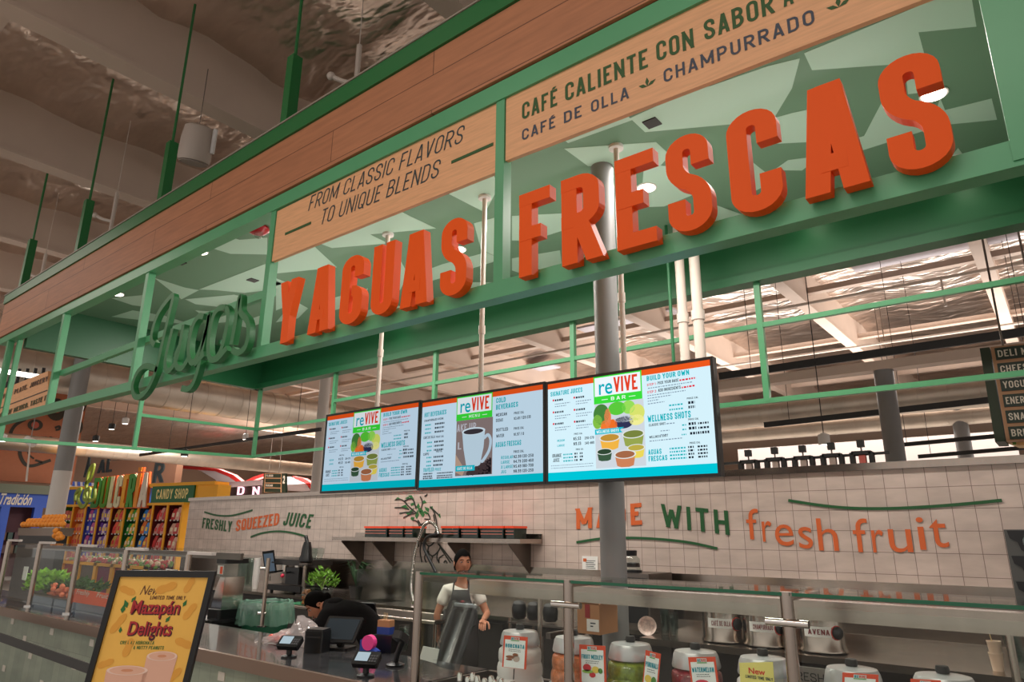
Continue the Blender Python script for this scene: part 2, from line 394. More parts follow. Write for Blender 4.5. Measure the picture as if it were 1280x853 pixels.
BROWN = M('terracotta_wall', (150, 90, 60), .7, var=.04)
LIT = EM('lamp_disc', (255, 240, 220), 9)

# ------------------------------------------------------------------ floor and store ceiling
struct(MB().box((-60, -12, -.1), (25, 45, 0)).build('floor', FLOORM))
ZB, ZR = HC+5.5, HC+6.45
m = MB(); nx, ny = 170, 150
for i in range(nx+1):
    for j in range(ny+1):
        x, y = -60+i*.5, -6+j*.33
        ph = (x/3.65) % 1
        z = ZR-.14*math.sin(PI*ph)+.07*math.sin(x*2.3+1.7*math.sin(y*1.1))*math.sin(y*1.9+x)+random.uniform(-.035, .035)
        m.v.append((x, y, z))
for i in range(nx):
    for j in range(ny): a = i*(ny+1)+j; m.f.append([a, a+1, a+ny+2, a+ny+1])
o = struct(m.build('ceiling', FOIL, smooth=True, recalc=False))
bm_ = None
for i, k in enumerate((3.2, 2.45, 1.75, 1.2, .55, -.1, -.78, -1.474, -2.11, -2.79, -3.41, -4.1, -4.8, -5.5, -6.2)):
    x = k*5.5
    b = MB().box((x-.17, -6, ZB), (x+.0, 40, ZR+.1)).box((x-.24, -6, ZB-.05), (x+.05, 40, ZB))
    struct(b.build('ceiling_beam', BEAM))
for y, z in ((1.5, ZB+.5), (5.2, ZB+.45), (9.5, ZB+.4), (13, ZB+.35), (17, ZB+.3), (22, ZB+.3), (28, ZB+.3)):
    struct(MB().box((-36, y-.05, z), (20, y+.05, z+.14)).box((-36, y-.1, z-.02), (20, y+.1, z)).build('ceiling_purlin', BEAM))
# skylights / light wells in the roof, seen as pale panels
for k, (x, y) in enumerate(((-1.6, 16.2), (-9.5, 17), (-16, 20))):
    struct(MB().box((x-1.6, y, ZR-.32), (x+1.6, y+.9, ZR-.26)).build('ceiling_skylight', M('skylight_panel', (190, 186, 196), .5)))
# sprinkler and conduit pipes under the beams
def pipe(name, pts, r, mat, label, cat='pipe', group=None):
    o = MB().tube(pts, r, 10).build(name, mat, smooth=True); return tag(o, label, cat, group)
PIPES = {}
for y, z, w in ((9.6, 6.95, 'nearest the juice bar'), (12.2, 6.9, 'second behind the juice bar'), (15.6, 6.85, 'third behind the juice bar'), (20, 6.8, 'farthest over the store')):
    PIPES[y] = pipe('sprinkler_pipe', [(-24, y, z), (14, y, z)], .035, PIPEW, 'thin white sprinkler pipe under the beams, %s' % w, group='sprinkler pipes')
for px, py, y in ((1108, 330, 9.6), (1160, 420, 12.2), (1054, 398, 12.2), (1196, 464, 15.6)):
    a = P(px, py, Y=y); zz = {9.6: 6.95, 12.2: 6.9, 15.6: 6.85}[y]
    par(MB().cyl((a.x, y, zz), (a.x, y, zz-.55), .02, n=8).lathe((a.x, y, zz-.6), [(.03, 0), (.02, .05)], 8).build('sprinkler_drop', PIPEW, smooth=True), PIPES[y])

# spiral ducts
def duct(p, q, r, step, label):
    p, q = Vector(p), Vector(q); d = q-p; L = d.length; n = int(L/step); path = []; rs = []
    m = MB(); ax = d.normalized()
    prof = []
    for i in range(n):
        prof += [(r, i*step), (r, i*step+step*.955), (r*1.02, i*step+step*.96), (r*1.02, i*step+step*.995)]
    m.lathe(p, prof, 28, ax)
    o = m.build('air_duct', DUCT, smooth=True, sharp=18); return tag(o, label, 'duct', 'spiral air ducts')
duct((-19.6, 1, HC+3.86), (-19.6, 22, HC+3.86), .5, .55, 'large spiral duct behind the green script sign')
duct((-29.5, 6, HC+3.08), (-29.5, 30, HC+3.08), .3, .5, 'thin spiral duct below and left of the large one')
duct((-12, 15, HC+2.6), (6, 15, HC+2.6), .27, .5, 'upper spiral duct behind the tiled wall at right')
duct((-12, 19, HC+2.78), (6, 19, HC+2.78), .2, .5, 'lower spiral duct behind the tiled wall at right')
def band(a, b, y, th, label):
    p, q = P(*a, Y=y), P(*b, Y=y); d = (q-p); p -= d*.02; q += d*.3
    m = MB().bar(p, q, .05, th)
    for k in (.1, .9): c = p.lerp(q, k); m.cyl(c, (c.x, c.y, ZR-.22), .006, n=6)
    return tag(m.build('lighting_track', BLACKM), label, 'track', 'black lighting tracks')
band((905, 470), (1280, 415), 12, .13, 'thick black track from the menu screens to the directory sign')
band((960, 531), (1240, 500), 14.4, .11, 'black track between the two right-hand spiral ducts')
band((1120, 557), (1250, 545), 16, .08, 'black track just under the directory sign, upper of two')
band((1150, 571), (1280, 560), 17, .08, 'lowest black track, right above the steel wall cap')
p, q = P(175, 569, Y=11), P(401, 537, Y=11); tag(MB().bar(p, q, .05, .1).cyl(p.lerp(q, .2), p.lerp(q, .2)+UZ*3.4, .008, n=6).cyl(p.lerp(q, .9), p.lerp(q, .9)+UZ*3.4, .008, n=6).build('lighting_track', BLACKM), 'black track left of the menu screens', 'track', 'black lighting tracks')

# ------------------------------------------------------------------ green canopy of the juice bar
D = 2.95; ZS = HC+3.3; YB = 7.0; XL = -11.75; XR = .06
def hz(q): return HC+q*D
canopy = thing('canopy', 'green steel canopy with timber fascia over the juice bar', 'canopy', (-5, 5, HC+1.3))
def slab(xa, xb, y0, y1, za0, za1, zb0, zb1):
    return MB().prism([(xa, y0, za0), (xb, y0, zb0), (xb, y0, zb1), (xa, y0, za1)], (0, y1-y0, 0))
slab(-12.35, .2, D-.02, D+.16, hz(.950), hz(1.133), hz(.978), hz(1.152)).build('fascia', PLANK, canopy, 'planked timber fascia')
slab(-12.35, .2, D-.04, D+.2, hz(1.134), hz(1.178), hz(1.153), hz(1.214)).build('top_rail', GREENX, canopy, 'dark green top rail')
slab(-12.35, .2, D-.05, D+.2, hz(1.1785), hz(1.183), hz(1.2145), hz(1.219)).build('top_flange', M('pale_edge', (150, 140, 128), .5), canopy, 'pale metal flange')
slab(-12.3, .2, D+.0, D+.12, hz(.915), hz(.948), hz(.925), hz(.974)).build('front_beam', GREEN, canopy)
# letter rail
slab(-12.3, 1.0, D, D+.1, hz(.487), hz(.517), hz(.452), hz(.490)).build('letter_rail', GREEN, canopy)
xs = [-11.9, -9.78, -7.45, -5.06, -2.49]
for i, x in enumerate(xs):
    k = (x+2.5)/-9.4
    zb = HC+D*(.49+.027*max(0, min(1, (-x/D-.3)/3.6)))
    MB().box((x-.035, D+.01, zb), (x+.035, D+.085, hz(.93))).build('post', GREEN, canopy)
MB().box((XR-.03, D-.008, hz(.462)), (XR+.15, D+.13, hz(1.0))).build('post', GREEN, canopy)
for x in xs+[.1]:
    MB().box((x-.05, D+.0, hz(1.18)), (x+.05, D+.1, HC+4.32)).build('hanger_post', GREENX, canopy)
    MB().cyl((x, D+.05, HC+4.3), (x, D+.05, ZR-.2), .016, n=8).build('hanger_rod', GREENX, canopy)
p, q = P(64, 469, Y=D+.06), P(327, 366, Y=D+.06)
MB().bar((-9.75, D+.11, p.z), (-5.09, D+.11, q.z), .05, .07).build('upper_letter_rail', GREEN, canopy)
# soffit with its camouflage patches
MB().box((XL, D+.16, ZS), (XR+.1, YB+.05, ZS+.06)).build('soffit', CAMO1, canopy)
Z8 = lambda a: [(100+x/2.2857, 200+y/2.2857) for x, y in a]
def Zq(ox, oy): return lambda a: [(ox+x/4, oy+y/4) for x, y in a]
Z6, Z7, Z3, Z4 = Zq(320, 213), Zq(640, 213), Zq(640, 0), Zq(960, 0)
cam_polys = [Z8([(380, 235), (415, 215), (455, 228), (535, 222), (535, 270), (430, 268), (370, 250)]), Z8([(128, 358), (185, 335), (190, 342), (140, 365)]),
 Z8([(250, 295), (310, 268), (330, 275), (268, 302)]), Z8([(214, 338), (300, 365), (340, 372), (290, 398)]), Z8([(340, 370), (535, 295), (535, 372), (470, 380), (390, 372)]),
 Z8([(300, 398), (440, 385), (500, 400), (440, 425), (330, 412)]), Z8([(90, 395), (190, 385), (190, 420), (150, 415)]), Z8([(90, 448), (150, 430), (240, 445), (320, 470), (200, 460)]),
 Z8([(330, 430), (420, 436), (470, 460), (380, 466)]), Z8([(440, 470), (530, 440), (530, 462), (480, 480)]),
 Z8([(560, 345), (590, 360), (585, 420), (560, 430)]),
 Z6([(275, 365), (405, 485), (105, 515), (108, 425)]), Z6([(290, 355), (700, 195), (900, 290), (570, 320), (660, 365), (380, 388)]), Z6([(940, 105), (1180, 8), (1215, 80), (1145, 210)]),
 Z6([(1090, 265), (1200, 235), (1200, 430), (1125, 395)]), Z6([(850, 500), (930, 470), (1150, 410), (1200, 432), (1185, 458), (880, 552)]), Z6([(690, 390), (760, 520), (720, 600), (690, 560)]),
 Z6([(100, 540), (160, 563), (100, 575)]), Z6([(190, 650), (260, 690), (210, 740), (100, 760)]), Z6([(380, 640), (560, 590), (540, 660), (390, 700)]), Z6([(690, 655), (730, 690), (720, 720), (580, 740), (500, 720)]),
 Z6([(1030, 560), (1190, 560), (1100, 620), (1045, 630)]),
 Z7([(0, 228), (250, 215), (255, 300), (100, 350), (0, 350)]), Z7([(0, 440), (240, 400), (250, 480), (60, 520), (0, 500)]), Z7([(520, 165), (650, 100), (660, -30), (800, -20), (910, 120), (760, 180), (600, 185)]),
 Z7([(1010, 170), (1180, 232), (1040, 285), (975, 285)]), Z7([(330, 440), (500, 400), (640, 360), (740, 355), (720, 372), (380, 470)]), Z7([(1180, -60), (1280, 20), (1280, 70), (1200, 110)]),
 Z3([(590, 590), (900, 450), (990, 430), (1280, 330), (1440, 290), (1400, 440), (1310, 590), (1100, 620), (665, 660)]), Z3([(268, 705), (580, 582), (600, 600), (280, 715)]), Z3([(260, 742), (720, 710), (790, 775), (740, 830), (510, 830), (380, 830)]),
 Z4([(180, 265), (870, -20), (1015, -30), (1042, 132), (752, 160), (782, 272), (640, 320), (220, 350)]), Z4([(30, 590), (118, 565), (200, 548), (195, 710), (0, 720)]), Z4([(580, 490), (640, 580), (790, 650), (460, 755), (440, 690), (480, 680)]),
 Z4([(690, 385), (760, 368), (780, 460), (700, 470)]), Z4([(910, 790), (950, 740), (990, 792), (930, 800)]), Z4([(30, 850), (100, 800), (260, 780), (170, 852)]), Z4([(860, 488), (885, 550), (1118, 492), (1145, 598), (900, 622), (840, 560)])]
mm = MB()
for pl in cam_polys:
    try:
        pts = [P(x, y, Z=ZS) for x, y in pl]
        pts = [Vector((max(XL+.05, min(XR, p.x)), max(D+.2, min(YB-.02, p.y)), ZS-.0025)) for p in pts]
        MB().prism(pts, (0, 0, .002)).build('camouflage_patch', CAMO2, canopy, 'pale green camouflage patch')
    except Exception: pass
# bulkheads at the back and both ends
MB().box((XL-.12, YB, HC+2.62), (XR+.15, YB+.12, ZS+.06)).build('back_bulkhead', GREEND, canopy, 'deep green back bulkhead')
MB().box((XL-.12, YB-.08, HC+2.62), (XR+.15, YB, HC+2.72)).build('bulkhead_flange', GREEND, canopy)
MB().box((XL-.12, D+.2, HC+2.62), (XL, YB, ZS+.06)).build('end_bulkhead', GREEND, canopy)
MB().box((XR+.1, D+.2, HC+2.62), (XR+.2, YB, ZS+.06)).build('end_bulkhead', GREEND, canopy)
# hanging rail frame round the bar
def rail(a, b, w=.05): MB().bar(a, b, w, w).build('frame_rail', GREEN, canopy)
def upr(x, y, z0, z1, w=.06): MB().box((x-w/2, y-w/2, z0), (x+w/2, y+w/2, z1)).build('frame_upright', GREEN, canopy)
zl = HC+1.34
rail((XL, D+.1, HC+1.25), (XL, YB+.02, HC+1.36)); rail((XL, YB+.02, zl+.03), (XR+.15, YB+.02, zl)); rail((XL, 4.9, HC+1.85), (XL, YB, HC+1.87)); rail((XL, YB+.02, HC+1.87), (-9.46, YB+.02, HC+1.85))
rail((-9.46, YB+.02, HC+2.15), (XR+.15, YB+.02, HC+2.15)); rail((XR+.15, D+.1, zl), (XR+.15, YB, zl))
for x in (XL, -9.46, -7.08, -4.64, -2.28, XR+.15): upr(x, YB+.02, zl, HC+2.63)
upr(XL, 4.9, HC+1.3, HC+2.63); upr(XL, D+.12, HC+1.25, hz(.92)); 
# recessed downlights, sprinkler heads and alarm of the soffit
for px, py, w in ((250, 314, 'above the green script'), (146, 367, 'nearest the left end of the soffit'), (808, 234, 'behind the E of FRESCAS'), (1167, 117, 'behind the upper curl of the last S'),
                  (1196, 199, 'behind the foot of the last S'), (573, 311, 'behind the S of AGUAS'), (1005, 252, 'left of the A of FRESCAS'), (490, 392, 'behind the foot of the U of AGUAS')):
    p = P(px, py, Z=ZS)
    t = thing('downlight', 'small round recessed downlight in the soffit %s' % w, 'downlight', p, 'soffit downlights')
    MB().lathe((p.x, p.y, ZS), [(.085, -.012), (.1, -.012), (.1, -.002), (.085, -.002)], 20).build('trim_ring', WHITE, t)
    MB().lathe((p.x, p.y, ZS), [(.083, -.017), (.083, -.012)], 20).build('lamp_disc', LIT, t)
    l = bpy.data.lights.new('downlight_lamp', 'SPOT'); l.energy = 5; l.spot_size = 2.0; l.spot_blend = .6; l.shadow_soft_size = .08; l.color = (1, .88, .75)
    lo = bpy.data.objects.new('downlight_lamp', l); C.objects.link(lo); lo.location = (p.x, p.y, ZS-.03); lo.parent = t; lo.matrix_parent_inverse = Matrix.Translation(-Vector(t.location))
for px, py, w in ((815, 153, 'behind the timber coffee board'), (225, 328, 'above the green script'), (316, 350, 'left of the Y')):
    p = P(px, py, Z=ZS); tag(MB().box((p.x-.06, p.y-.06, ZS-.012), (p.x+.06, p.y+.06, ZS-.002)).build('ceiling_vent', BLACKM), 'small black square vent in the soffit %s' % w, 'vent', 'soffit vents')
p = P(322, 289, Z=ZS-.05)
t = thing('fire_alarm', 'red dome fire alarm with clear strobe under the soffit', 'alarm', p)
MB().lathe((p.x, p.y, ZS), [(.12, -.005), (.13, -.03), (.09, -.07), (.05, -.085)], 20).build('body', M('alarm_red', (170, 20, 30), .3), t, smooth=True)
MB().lathe((p.x+.03, p.y, ZS-.075), [(.05, 0), (.045, -.05), (.02, -.07)], 14).build('strobe', CLEAR, t, smooth=True)

# ------------------------------------------------------------------ orange letters on the rail
def glyph(name, ch, px0, px1, pyb, pyt, label, t=.2, wfac=1, yf=D-.08):
    a, b = P(px0[0], px0[1], Y=yf), P(px1[0], px1[1], Y=yf)
    h = P(px0[0], pyt, Y=yf).z-a.z if pyt else .515
    W = b.x-a.x; H = .515
    k, strokes = GL[ch]
    th = .078; tt = th/H; an = t/th; w = W/H/an/max(k, .01)
    mb = MB(); st, w0 = layout('Ā' if ch == 'A' else ch, t=tt, w=w, rad=.16)
    put_strips(mb, st, Vector((a.x, yf, a.z)), UX, UZ, H*an, H, (0, .062, 0))
    o = mb.build(name, ORANGE); tag(o, label, 'sign letter', 'orange letters on the rail'); return o
LT = [('Y', (344, 432), (365, 424), 'standing right of the green script'), ('A', (384, 419), (409.5, 413), 'first A, right after the Y'), ('G', (422.5, 409), (450, 402), 'between the A and the U'), ('U', (462, 397), (489, 390.5), 'in the middle of AGUAS'),
      ('A', (500, 387), (533, 379), 'just before the S of AGUAS'), ('S', (549, 374), (582, 366), 'last letter of AGUAS'), ('F', (648.5, 348), (688, 337), 'first letter of FRESCAS'), ('R', (702.5, 334), (751, 322), 'in front of the grey column'),
      ('E', (772, 315), (822, 302), 'between R and S of FRESCAS'), ('S', (837, 296), (892, 282), 'between E and C of FRESCAS'), ('C', (916, 273), (981, 256), 'between S and A of FRESCAS'), ('A', (1008, 249), (1087, 230), 'between C and S of FRESCAS'), ('S', (1115, 221), (1196, 200), 'last letter of FRESCAS')]
for ch, a, b, w in LT: glyph('sign_letter', ch, a, b, 0, 0, 'orange block letter %s, %s' % (ch, w), t=min(.108, .41*(P(b[0], b[1], Y=D-.08).x-P(a[0], a[1], Y=D-.08).x)))

# green script word: strokes traced on the sign's own plane, 9 cm thick
q = lambda x, y: (160+x/5.688, 360+y/5.688)
script = [[(188, 405), (165, 370), (175, 290), (215, 180), (290, 75), (318, 62), (300, 150), (255, 340), (205, 560), (150, 700), (90, 770), (45, 770), (30, 700), (60, 610), (110, 560), (165, 562), (205, 585)],
          [(315, 290), (270, 480), (265, 560), (285, 592), (330, 540), (355, 470), (392, 262)], [(362, 420), (335, 500), (350, 565), (385, 570), (430, 500)],
          [(535, 205), (500, 205), (460, 270), (430, 400), (435, 505), (465, 530), (510, 440), (560, 290), (575, 190), (550, 320), (500, 560), (460, 680), (420, 720), (378, 715)],
          [(470, 548), (540, 470)], [(690, 140), (640, 150), (600, 220), (570, 380), (575, 490), (610, 510), (660, 440), (700, 280), (710, 180), (690, 140)], [(590, 515), (640, 500), (700, 430)],
          [(735, 405), (760, 270), (785, 110), (800, 70), (800, 170), (850, 240), (855, 340), (830, 430), (780, 462), (740, 440)]]
t = thing('script_sign', 'deep green cursive sign reading Jugos on the canopy rail', 'sign', P(240, 470, Y=D-.09))
mb = MB(); yf = D-.08
for st in script:
    pts = [P(*q(*s_), Y=yf) for s_ in st]; pts = [Vector((p.x, p.z)) for p in pts]
    stroke3(mb, smooth2(pts, 6), (0, yf, 0), UX, UZ, .056, (0, .05, 0))
mb.build('lettering', GREENX, t)
mb = MB()
for px, py in ((205, 440), (262, 425)):
    a = P(px, py, Y=yf); mb.box((a.x-.02, yf+.09, a.z-.02), (a.x+.02, D+.1, a.z+.02))
mb.build('stand_off', GREEND, t)

# timber sign boards between the posts
def panel(label, x0, x1, z0l, z1l, z0r, z1r):
    t = thing('sign_board', label, 'sign', (x0, D+.03, z0l), None)
    slab(x0, x1, D+.02, D+.05, z0l, z1l, z0r, z1r).build('board', BOARD, t); return t
b1 = panel('timber board reading from classic flavors to unique blends', -5.02, -2.53, HC+.757*D, HC+.917*D, HC+.752*D, HC+.925*D)
b2 = panel('timber board reading café caliente con sabor', -2.45, .0, HC+.770*D, HC+.925*D, HC+.749*D, HC+.925*D)
Yt = D+.018
def wline(mb, s, a, b, hp, y=Yt, **k):
    h = P(a[0], a[1]-hp, Y=y).z-P(*a, Y=y).z
    p, q = P(*a, Y=y), P(*b, Y=y); u = (q-p); W = u.length; u.normalize(); write(mb, s, p, u, UZ, h, W, **k); return mb
k1 = dict(t=.085, w=.5, slant=.22, gap=.16, space=.34)
m = MB(); wline(m, 'FROM CLASSIC FLAVORS', (385, 264), (577, 178), 17, **k1); m.build('lettering', INK, b1); m = MB(); wline(m, 'TO UNIQUE BLENDS', (399.5, 282), (547, 221), 18, **k1); m.build('lettering', INK, b1)
m = MB()
for a, b in (((356.4, 292.8), (388.7, 278.7)), ((564.3, 203), (616.5, 180))): m.bar(P(*a, Y=Yt), P(*b, Y=Yt), .004, .022)
m.build('flourish', INKG, b1, 'green dash')
k2 = dict(t=.15, w=.48, gap=.14, space=.3)
for s, a, b, h in (('CAFÉ', (652.5, 150), (696.5, 131.5), 20.5), ('CALIENTE', (706.5, 127), (810, 83.7), 22), ('CON', (821, 77), (867.5, 59), 24), ('SABOR', (881, 51), (968, 15.5), 25), ('A', (980, 9), (992, 4), 26)): m = MB(); wline(m, s, a, b, h, **k2); m.build('lettering', INKG, b2)
k3 = dict(t=.15, w=.6, gap=.22, space=.5)
for s, a, b, h in (('CAFÉ', (652.5, 176), (694, 159), 13.5), ('DE', (705, 154.5), (727, 145.5), 14), ('OLLA', (739, 141), (786, 122.5), 14.5), ('CHAMPURRADO', (830, 103.7), (1018.7, 28.7), 16.5)): m = MB(); wline(m, s, a, b, h, **k3); m.build('lettering', INKB, b2)
for px, py in ((809, 108), (1048.5, 9)):
    m = MB(); c = P(px, py, Y=Yt)
    for a in (-65, 0, 65):
        d = Vector((math.sin(math.radians(a)), 0, math.cos(math.radians(a)))); s = Vector((d.z, 0, -d.x))*.011
        m.poly([c, c+d*.03+s, c+d*.058, c+d*.03-s])
    m.build('leaf_mark', INKG, b2)

# ------------------------------------------------------------------ grey column and hanging pipes
p0 = P(757, 330, Y=4.95); p1 = P(766, 715, Y=4.95); cx = (p0.x+p1.x)/2
col = thing('grey_column', 'round grey steel column behind the menu screens', 'column', (cx, 4.95, 0))
MB().cyl((cx, 4.95, 0), (cx, 4.95, ZS), .103, n=28).build('shaft', COLG, col, smooth=True)
MB().lathe((cx, 4.95, 0), [(.16, 0), (.16, .02), (.11, .02), (.11, .03)], 24).build('base_plate', STEELD, col)
a, b = P(845, 300, Y=6.4), P(858, 300, Y=6.4)
for x, w, r in ((a.x, 'left of the pair', .05), (b.x+.05, 'right of the pair', .055)):
    t = thing('riser_pipe', 'white vertical riser pipe right of the grey column, %s' % w, 'pipe', (x, 6.45, 2.4), 'riser pipes')
    MB().cyl((x, 6.45, 2.47), (x, 6.45, ZS), r, n=14).build('pipe', PIPEW, t, smooth=True)
    MB().cyl((x, 6.45, 3.9), (x, 6.45, 4.0), r*1.25, n=14).build('coupling', PIPEW, t, smooth=True)
tag(MB().cyl((a.x-.13, 6.45, 2.47), (a.x-.13, 6.45, ZS), .017).build('conduit', GREEND), 'thin green conduit beside the white riser pipes', 'pipe')

# ------------------------------------------------------------------ tiled wall behind the bar
YW = 6.95
ZT0, ZT1, ZC = HC-.052*YW, HC+.0865*YW, HC+.0955*YW
XW0, XW1 = -13.75, 1.6
struct(MB().box((XW0, YW, 0), (XW1, YW+.2, ZT1)).build('wall_back', TILE))
struct(MB().box((XW0-.02, YW-.03, ZT1), (XW1, YW+.24, ZC)).build('trim_1', STEEL))
struct(MB().box((XW0, YW-.03, .9), (XW1, YW, ZT0)).build('wall_backsplash', STEEL))
def wpt(px, py, y=YW-.006): return P(px, py, Y=y)
def wallword(name, label, lines, cat='wall lettering'):
    a = wpt(*lines[0][1]); t = thing(name, label, cat, (a.x, YW, a.z))
    return t
def arc(pts, mat, t, w, name='flourish'):
    y = YW-.008; q = [wpt(*p, y=y) for p in pts]; mb = MB()
    stroke3(mb, smooth2([Vector((p.x, p.z)) for p in q], 6), (0, y, 0), UX, UZ, w, (0, .006, 0)); return mb.build(name, mat, t)
ORW = M('wall_orange_vinyl', (206, 96, 44), .5); GRW = M('wall_green_vinyl', (30, 84, 44), .5)
za = lambda x, y: (700+x/4.267, 610+y/4.267)
zb = lambda x, y: (960+x/3.9875, 426+y/3.9875)
zc = lambda x, y: (960+x/4, 640+y/4)
zd = lambda x, y: (230+x/6.737, 620+y/6.737)
t = thing('wall_lettering', 'orange and green words made with fresh fruit on the tiled wall', 'wall lettering', wpt(720, 662))
def wword(s, a, b, hpx, mat, par_, **k):
    p, q = wpt(*a), wpt(*b); u = q-p; W = u.length; u.normalize(); h = p.z-wpt(a[0], a[1]+hpx).z
    mb = MB(); write(mb, s, p, u, UZ, h, W, ext=(0, .004, 0), **k); return mb.build('word', mat, par_)
wword('MADE', za(87, 222), za(437, 197), 26, ORW, t, t=.2, w=.62, gap=.24)
wword('WITH', za(545, 208), za(905, 254), 29, GRW, t, t=.17, w=.62, gap=.24)
for ch, x0, x1, yb in (('f', 934.5, 950, 674.5), ('r', 954, 966, 677.5), ('e', 970, 993, 682), ('s', 999.5, 1017, 685.5), ('h', 1024, 1049, 688.5), ('f', 1069, 1088, 690.5), ('r', 1092, 1107, 691), ('u', 1113, 1142, 690), ('i', 1150, 1159, 687.5), ('t', 1165, 1187, 684)):
    a, b = wpt(x0, yb), wpt(x1, yb)
    font('letter', ch, a, UX, UZ, .29, ORW, t, width=b.x-a.x, bold=.0, ext=.004)
arc([za(87, 292), za(220, 272), za(370, 268), za(530, 275), za(690, 293), za(838, 325)], GRW, t, .026)
arc([zb(100, 797), zb(250, 820), zb(400, 835), zb(580, 838), zb(780, 830), zb(980, 815), zb(1165, 797)], GRW, t, .026)
t = thing('wall_lettering', 'green and orange words freshly squeezed juice on the far tiled wall', 'wall lettering', wpt(252, 660))
wword('FRESHLY', zd(150, 272), zd(395, 308), 13, GRW, t, t=.17, w=.5, gap=.16)
wword('SQUEEZED', zd(432, 302), zd(795, 247), 14.5, ORW, t, t=.17, w=.5, gap=.12)
wword('JUICE', zd(828, 250), zd(1062, 275), 17, GRW, t, t=.17, w=.55, gap=.16, slant=.25)
arc([zd(170, 138), zd(270, 165), zd(380, 170), zd(480, 150), zd(575, 122)], GRW, t, .032)
arc([zd(560, 348), zd(660, 315), zd(790, 300), zd(920, 315), zd(1035, 347)], GRW, t, .032)
# pineapple line drawing painted on the tiles
zm = lambda x, y: (480+x/7.111, 600+y/7.111)
t = thing('wall_mural', 'line drawing of a leafy pineapple painted on the tiles', 'mural', wpt(525, 660))
leaf = [[(90, 185), (120, 155), (165, 180), (120, 172)], [(185, 165), (215, 150), (230, 170), (200, 170)], [(215, 140), (245, 138), (265, 175), (240, 170)], [(235, 215), (275, 195), (265, 225), (240, 235)],
        [(150, 240), (190, 222), (220, 260), (185, 255)], [(285, 240), (305, 210), (318, 240), (300, 255)], [(195, 300), (240, 270), (270, 250), (240, 300), (210, 312)], [(275, 320), (295, 270), (310, 310), (290, 350)],
        [(310, 290), (340, 265), (360, 310), (345, 335)], [(360, 240), (400, 255), (395, 290), (370, 270)], [(340, 200), (355, 180), (380, 205), (350, 212)], [(405, 245), (430, 235), (435, 275), (415, 262)], [(485, 310), (497, 300), (500, 340), (488, 330)],
        [(240, 330), (270, 335), (255, 365), (235, 350)], [(300, 250), (335, 250), (330, 290), (305, 285)], [(360, 275), (400, 300), (380, 310), (350, 292)]]
y = YW-.006; mb = MB()
for l in leaf: mb.prism([wpt(*zm(*p), y=y) for p in l], (0, .005, 0))
mb.build('leaves', M('mural_green', (38, 104, 52), .5), t)
mb = MB()
lines = [[(100, 180), (160, 180), (220, 240), (290, 300)], [(180, 190), (250, 170), (285, 260)], [(320, 150), (340, 200), (330, 260)], [(360, 150), (385, 130)], [(95, 250), (160, 250), (220, 265)], [(135, 300), (200, 290), (260, 290)], [(170, 340), (230, 310), (280, 300)],
         [(300, 360), (330, 420), (300, 500), (310, 600)], [(410, 240), (450, 300), (470, 400), (470, 480)], [(430, 260), (490, 320)], [(330, 400), (400, 370), (450, 400), (480, 460)], [(260, 360), (300, 380), (320, 440)], [(340, 440), (370, 490), (430, 500), (470, 440)], [(390, 300), (410, 350), (360, 350)], [(440, 310), (450, 370)],
         [(310, 490), (330, 560), (320, 640), (340, 760)], [(380, 500), (370, 560), (400, 590), (440, 560), (460, 500)], [(400, 590), (390, 640), (430, 680), (480, 640), (500, 600)], [(480, 570), (540, 640), (610, 730)], [(430, 680), (420, 740)], [(480, 640), (470, 700), (500, 760)], [(500, 600), (530, 650), (590, 740)], [(530, 670), (490, 700), (490, 750)], [(340, 560), (370, 640), (360, 700), (390, 760)], [(370, 640), (400, 640)], [(530, 740), (545, 720), (560, 745), (540, 750)]]
for l in lines:
    q = [wpt(*zm(*p), y=y) for p in l]; stroke3(mb, smooth2([Vector((p.x, p.z)) for p in q], 4), (0, y, 0), UX, UZ, .018, (0, .005, 0))
mb.build('outline', M('mural_ink', (40, 42, 36), .5), t)
p = wpt(737, 705); t = thing('notice', 'small white notice sheet on the tiles left of the column', 'notice', p)
a, b = wpt(728, 714), wpt(747, 696); MB().box((a.x, YW-.008, a.z), (b.x, YW-.002, b.z)).build('sheet', PAPER, t)
mb = MB()
for k in range(5): mb.box((a.x+.05, YW-.0095, a.z+.03+k*.02), (b.x-.03-.02*(k % 2), YW-.0085, a.z+.036+k*.02))
mb.build('print', INK, t); MB().box((a.x+.015, YW-.0095, b.z-.06), (a.x+.06, YW-.0085, b.z-.025)).build('mark', ORW, t)

# ------------------------------------------------------------------ menu screens
def uvq(x0, x1, zb_, zt_, y):
    return lambda u, v, d=0: Vector((x0+(x1-x0)*u, y-.002-.0012*d, zb_+(zt_-zb_)*v))
YT = 4.6
def menu(label, cs, s):
    tl, tr, br, bl = [P(*c, Y=YT) for c in cs]
    x0, x1 = (tl.x+bl.x)/2, (tr.x+br.x)/2; zt, zbt = (tl.z+tr.z)/2, (bl.z+br.z)/2
    t = thing('menu_screen', label, 'screen', ((x0+x1)/2, YT, zbt), 'menu screens')
    m = MB().box((x0, YT+.012, zbt), (x1, YT+.06, zt)).box((x0, YT-.006, zbt), (x0+.022, YT+.012, zt)).box((x1-.022, YT-.006, zbt), (x1, YT+.012, zt)).box((x0+.022, YT-.006, zbt), (x1-.022, YT+.012, zbt+.022)).box((x0+.022, YT-.006, zt-.022), (x1-.022, YT+.012, zt))
    m.build('housing', BLACK, t)
    A = uvq(x0+.022, x1-.022, zbt+.022, zt-.022, YT+.004)
    cnt = {}
    def E(rgb): 
        key = 'screen_%d_%d_%d_%d' % (*rgb, int(s*100)); return EM(key, rgb, s)
    W, H = x1-x0-.044, zt-zbt-.044
    def uv(px, py):
        p = P(px, py, Y=YT); return (p.x-x0-.022)/W, (p.z-zbt-.022)/H
    return t, A, E, W, H, uv
